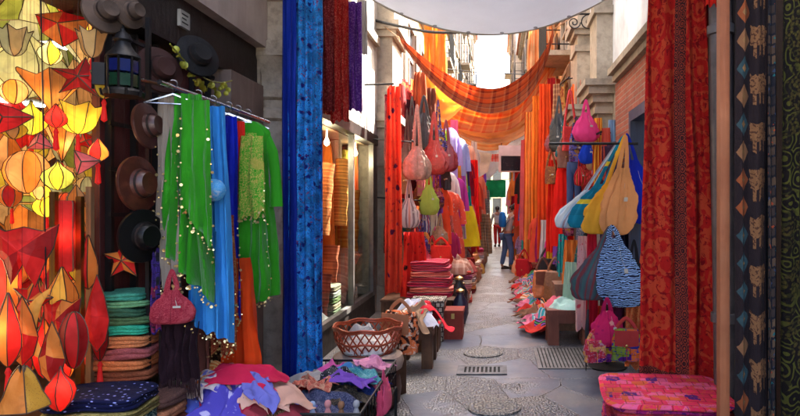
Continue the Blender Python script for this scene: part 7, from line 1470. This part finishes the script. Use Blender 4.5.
def person(label, x, y, yaw, shirt, pants, lean=.12, armR=None, armL=None, h=1.72, extras=(), stride=.06, short=False):
    t = thing('person', label, 'person', (x, y, 0), yaw); k = h/1.72; V = []; E = []; Rr = []
    def v(x, y, z, r, par=None):
        V.append((x*k, y*k, z*k)); Rr.append(tuple(q*k for q in r) if isinstance(r, tuple) else r*k)
        if par is not None: E.append((par, len(V)-1))
        return len(V)-1
    f = lean          # facing +y, leaning forward
    pel = v(0, 0, .95, (.15, .1)); wa = v(0, f*.3, 1.1, (.13, .095), pel); ch = v(0, f*.75, 1.3, (.155, .11), wa); sh = v(0, f*1.05, 1.43, (.12, .085), ch); ne = v(0, f*1.25, 1.5, .052, sh); hd0 = v(0, f*1.4+.01, 1.57, (.07, .085), ne); hd1 = v(0, f*1.5+.015, 1.66, (.078, .095), hd0); v(0, f*1.55, 1.71, .05, hd1)
    hands = []
    arms = []
    for s, arm in ((-1, armL), (1, armR)):
        arm = arm or [(s*.25, .02, 1.17), (s*.26, .08, .93)]
        a0 = v(s*.17, f*1.05, 1.4, .06, sh); e = v(arm[0][0], arm[0][1]+f*.7, arm[0][2], .042, a0); w_ = v(arm[1][0], arm[1][1]+f*.7, arm[1][2], .028, e)
        d = (Vector(V[w_])-Vector(V[e])).normalized(); p = Vector(V[w_])/k+d*.07; pm = v(p.x, p.y, p.z, (.038, .02), w_)
        side = d.cross(Vector((0, 0, 1))); side = side.normalized() if side.length > .2 else Vector((1, 0, 0))
        for q in range(4):
            o_ = side*(.027-.018*q); L_ = [.065, .075, .07, .055][q]; b0 = p+o_+d*.025; c0 = b0+d*L_*.55+Vector((0, 0, -.006)); c1 = c0+d*L_*.45+Vector((0, 0, -.018)); i1 = v(b0.x, b0.y, b0.z, .010, pm); i2 = v(c0.x, c0.y, c0.z, .009, i1); v(c1.x, c1.y, c1.z, .007, i2)
        b0 = p+side*.038-d*.02; c0 = b0+side*.02+d*.035; i1 = v(b0.x, b0.y, b0.z, .011, pm); v(c0.x, c0.y, c0.z, .009, i1); arms.append((a0, e, w_))
    legs = []
    for s in (-1, 1):
        hp = v(s*.09, 0, .88, .095, pel); kn = v(s*.1, s*stride+.03, .5, .06, hp); an = v(s*.1, s*stride*1.6-.02, .09, .038, kn); ft = v(s*.105, s*stride*1.6+.1, .04, (.042, .03), an); v(s*.11, s*stride*1.6+.17, .03, (.036, .02), ft); legs.append((hp, kn, an, ft))
    skinned('body', V, E, Rr, SKIN, t, pel)
    g = lambda i: V[i]; G = lambda i, m_: tuple(q*m_ for q in (Rr[i] if isinstance(Rr[i], tuple) else (Rr[i],)*2))
    # shirt
    vs = [g(pel), g(wa), g(ch), g(sh)]; es = [(0, 1), (1, 2), (2, 3)]; rs = [G(pel, 1.12), G(wa, 1.2), G(ch, 1.1), G(sh, 1.05)]
    for a0, e, w_ in arms:
        n0 = len(vs); vs += [g(a0), g(e)]+([] if short else [tuple(lerp(g(e)[q], g(w_)[q], .85) for q in range(3))]); rs += [G(a0, 1.15), G(e, 1.35)]+([] if short else [G(w_, 1.6)]); es += [(3, n0), (n0, n0+1)]+([] if short else [(n0+1, n0+2)])
    skinned('shirt', vs, es, rs, shirt, t)
    vs = [(0, 0, .93*k)]; rs = [G(pel, 1.08)]; es = []
    for hp, kn, an, ft in legs: n0 = len(vs); vs += [g(hp), g(kn), (g(an)[0], g(an)[1], .11*k)]; rs += [G(hp, 1.12), G(kn, 1.25), G(an, 1.7)]; es += [(0, n0), (n0, n0+1), (n0+1, n0+2)]
    skinned('trousers', vs, es, rs, pants, t)
    for hp, kn, an, ft in legs:
        b = MB(); c = Vector(g(ft)); soft(b, [(0, .047, .13), (.03, .05, .135), (.06, .045, .1, 0, -.02), (.09, .035, .05, 0, -.06)], 16); b.build('shoe', mat((.05, .03, .02, 1), rough=.5), t, loc=(c.x, c.y-.0, 0))
    H = Vector(g(hd1)); b = MB(); rs = []
    for j in range(9):
        ph = j/8*1.9; rs.append([(.092*k*math.sin(ph)*math.cos(a), -.012+.107*k*math.sin(ph)*math.sin(a)+(-.02*j/8), .105*k*math.cos(ph)-(.03*(math.sin(a) < -.2)*j/8)+(.045*(math.sin(a) > .4)*max(0, j-4)/4)) for a in [q*.3927 for q in range(16)]])
    b.rings(rs[::-1], 0); b.build('hair', HAIR, t, loc=H)
    b = MB()
    b.tube([H+Vector((0, .088*k, .012)), H+Vector((0, .108*k, -.02)), H+Vector((0, .09*k, -.026))], [.008, .013, .008], 6); b.build('nose', SKIN, t)
    for s in (-1, 1):
        b = MB(); b.lathe([(.001, -.004), (.009, 0), (.001, .004)], 8, c=(0, 0, 0)); o = b.build('eye', mat((.02, .015, .01, 1), rough=.2), t, loc=H+Vector((s*.032, .09*k, .005))); o.rotation_euler = (R(90), 0, 0)
        b = MB(); soft(b, [(-.028, .008, .012), (0, .012, .018), (.03, .006, .012)], 8); b.build('ear', SKIN, t, loc=H+Vector((s*.082*k, -.005, -.01)))
    b = MB(); b.tube([H+Vector((-.025, .082, -.055)), H+Vector((0, .09, -.056)), H+Vector((.025, .082, -.055))], .005, 5); b.build('mouth', mat((.25, .08, .07, 1), rough=.5), t)
    return t, (V, sh, ch, k)
JEAN = fab((.1, .17, .32, 1)); 
t, (V, sh, ch, k) = person('shopper in grey beige shirt and blue jeans leaning to the stall with a blue backpack', (507-VX)/F*15.9, 15.9, R(-72), fab((.42, .36, .33, 1)), JEAN, lean=.16, armR=[(.2, .2, 1.2), (.17, .42, 1.05)], armL=[(-.22, .22, 1.18), (-.15, .45, 1.02)], short=True)
t2 = thing('backpack', 'bright blue backpack worn by the shopper in jeans', 'backpack', t.location+Vector((-.12, -.06, 1.12)), R(-72)); b = MB(); soft(b, [(0, .12, .05), (.05, .15, .075), (.22, .15, .08), (.36, .11, .06), (.4, .05, .03)], 24, pw=3); b.build('pack_body', fab((.02, .2, .6, 1)), t2); b = MB()
for s in (-1, 1): b.tube([(s*.1, .05, .05), (s*.1, .16, .2), (s*.1, .1, .36), (s*.09, .0, .38)], .014, 6, flat=.4)
b.build('strap', fab((.01, .05, .2, 1)), t2)
person('shopper in a brown top reaching over the far stall table', (521-VX)/F*17.0, 17.0, R(60), fab((.3, .12, .07, 1)), fab((.12, .1, .1, 1)), lean=.2, armR=[(.22, .25, 1.15), (.15, .45, .95)], armL=[(-.22, .22, 1.15), (-.15, .42, .95)], h=1.66, short=True)
person('distant shopper in white top and red trousers walking down the alley', (497.5-VX)/F*25, 25, R(10), fab((.6, .58, .55, 1)), fab((.6, .04, .04, 1)), lean=.04, h=1.65)
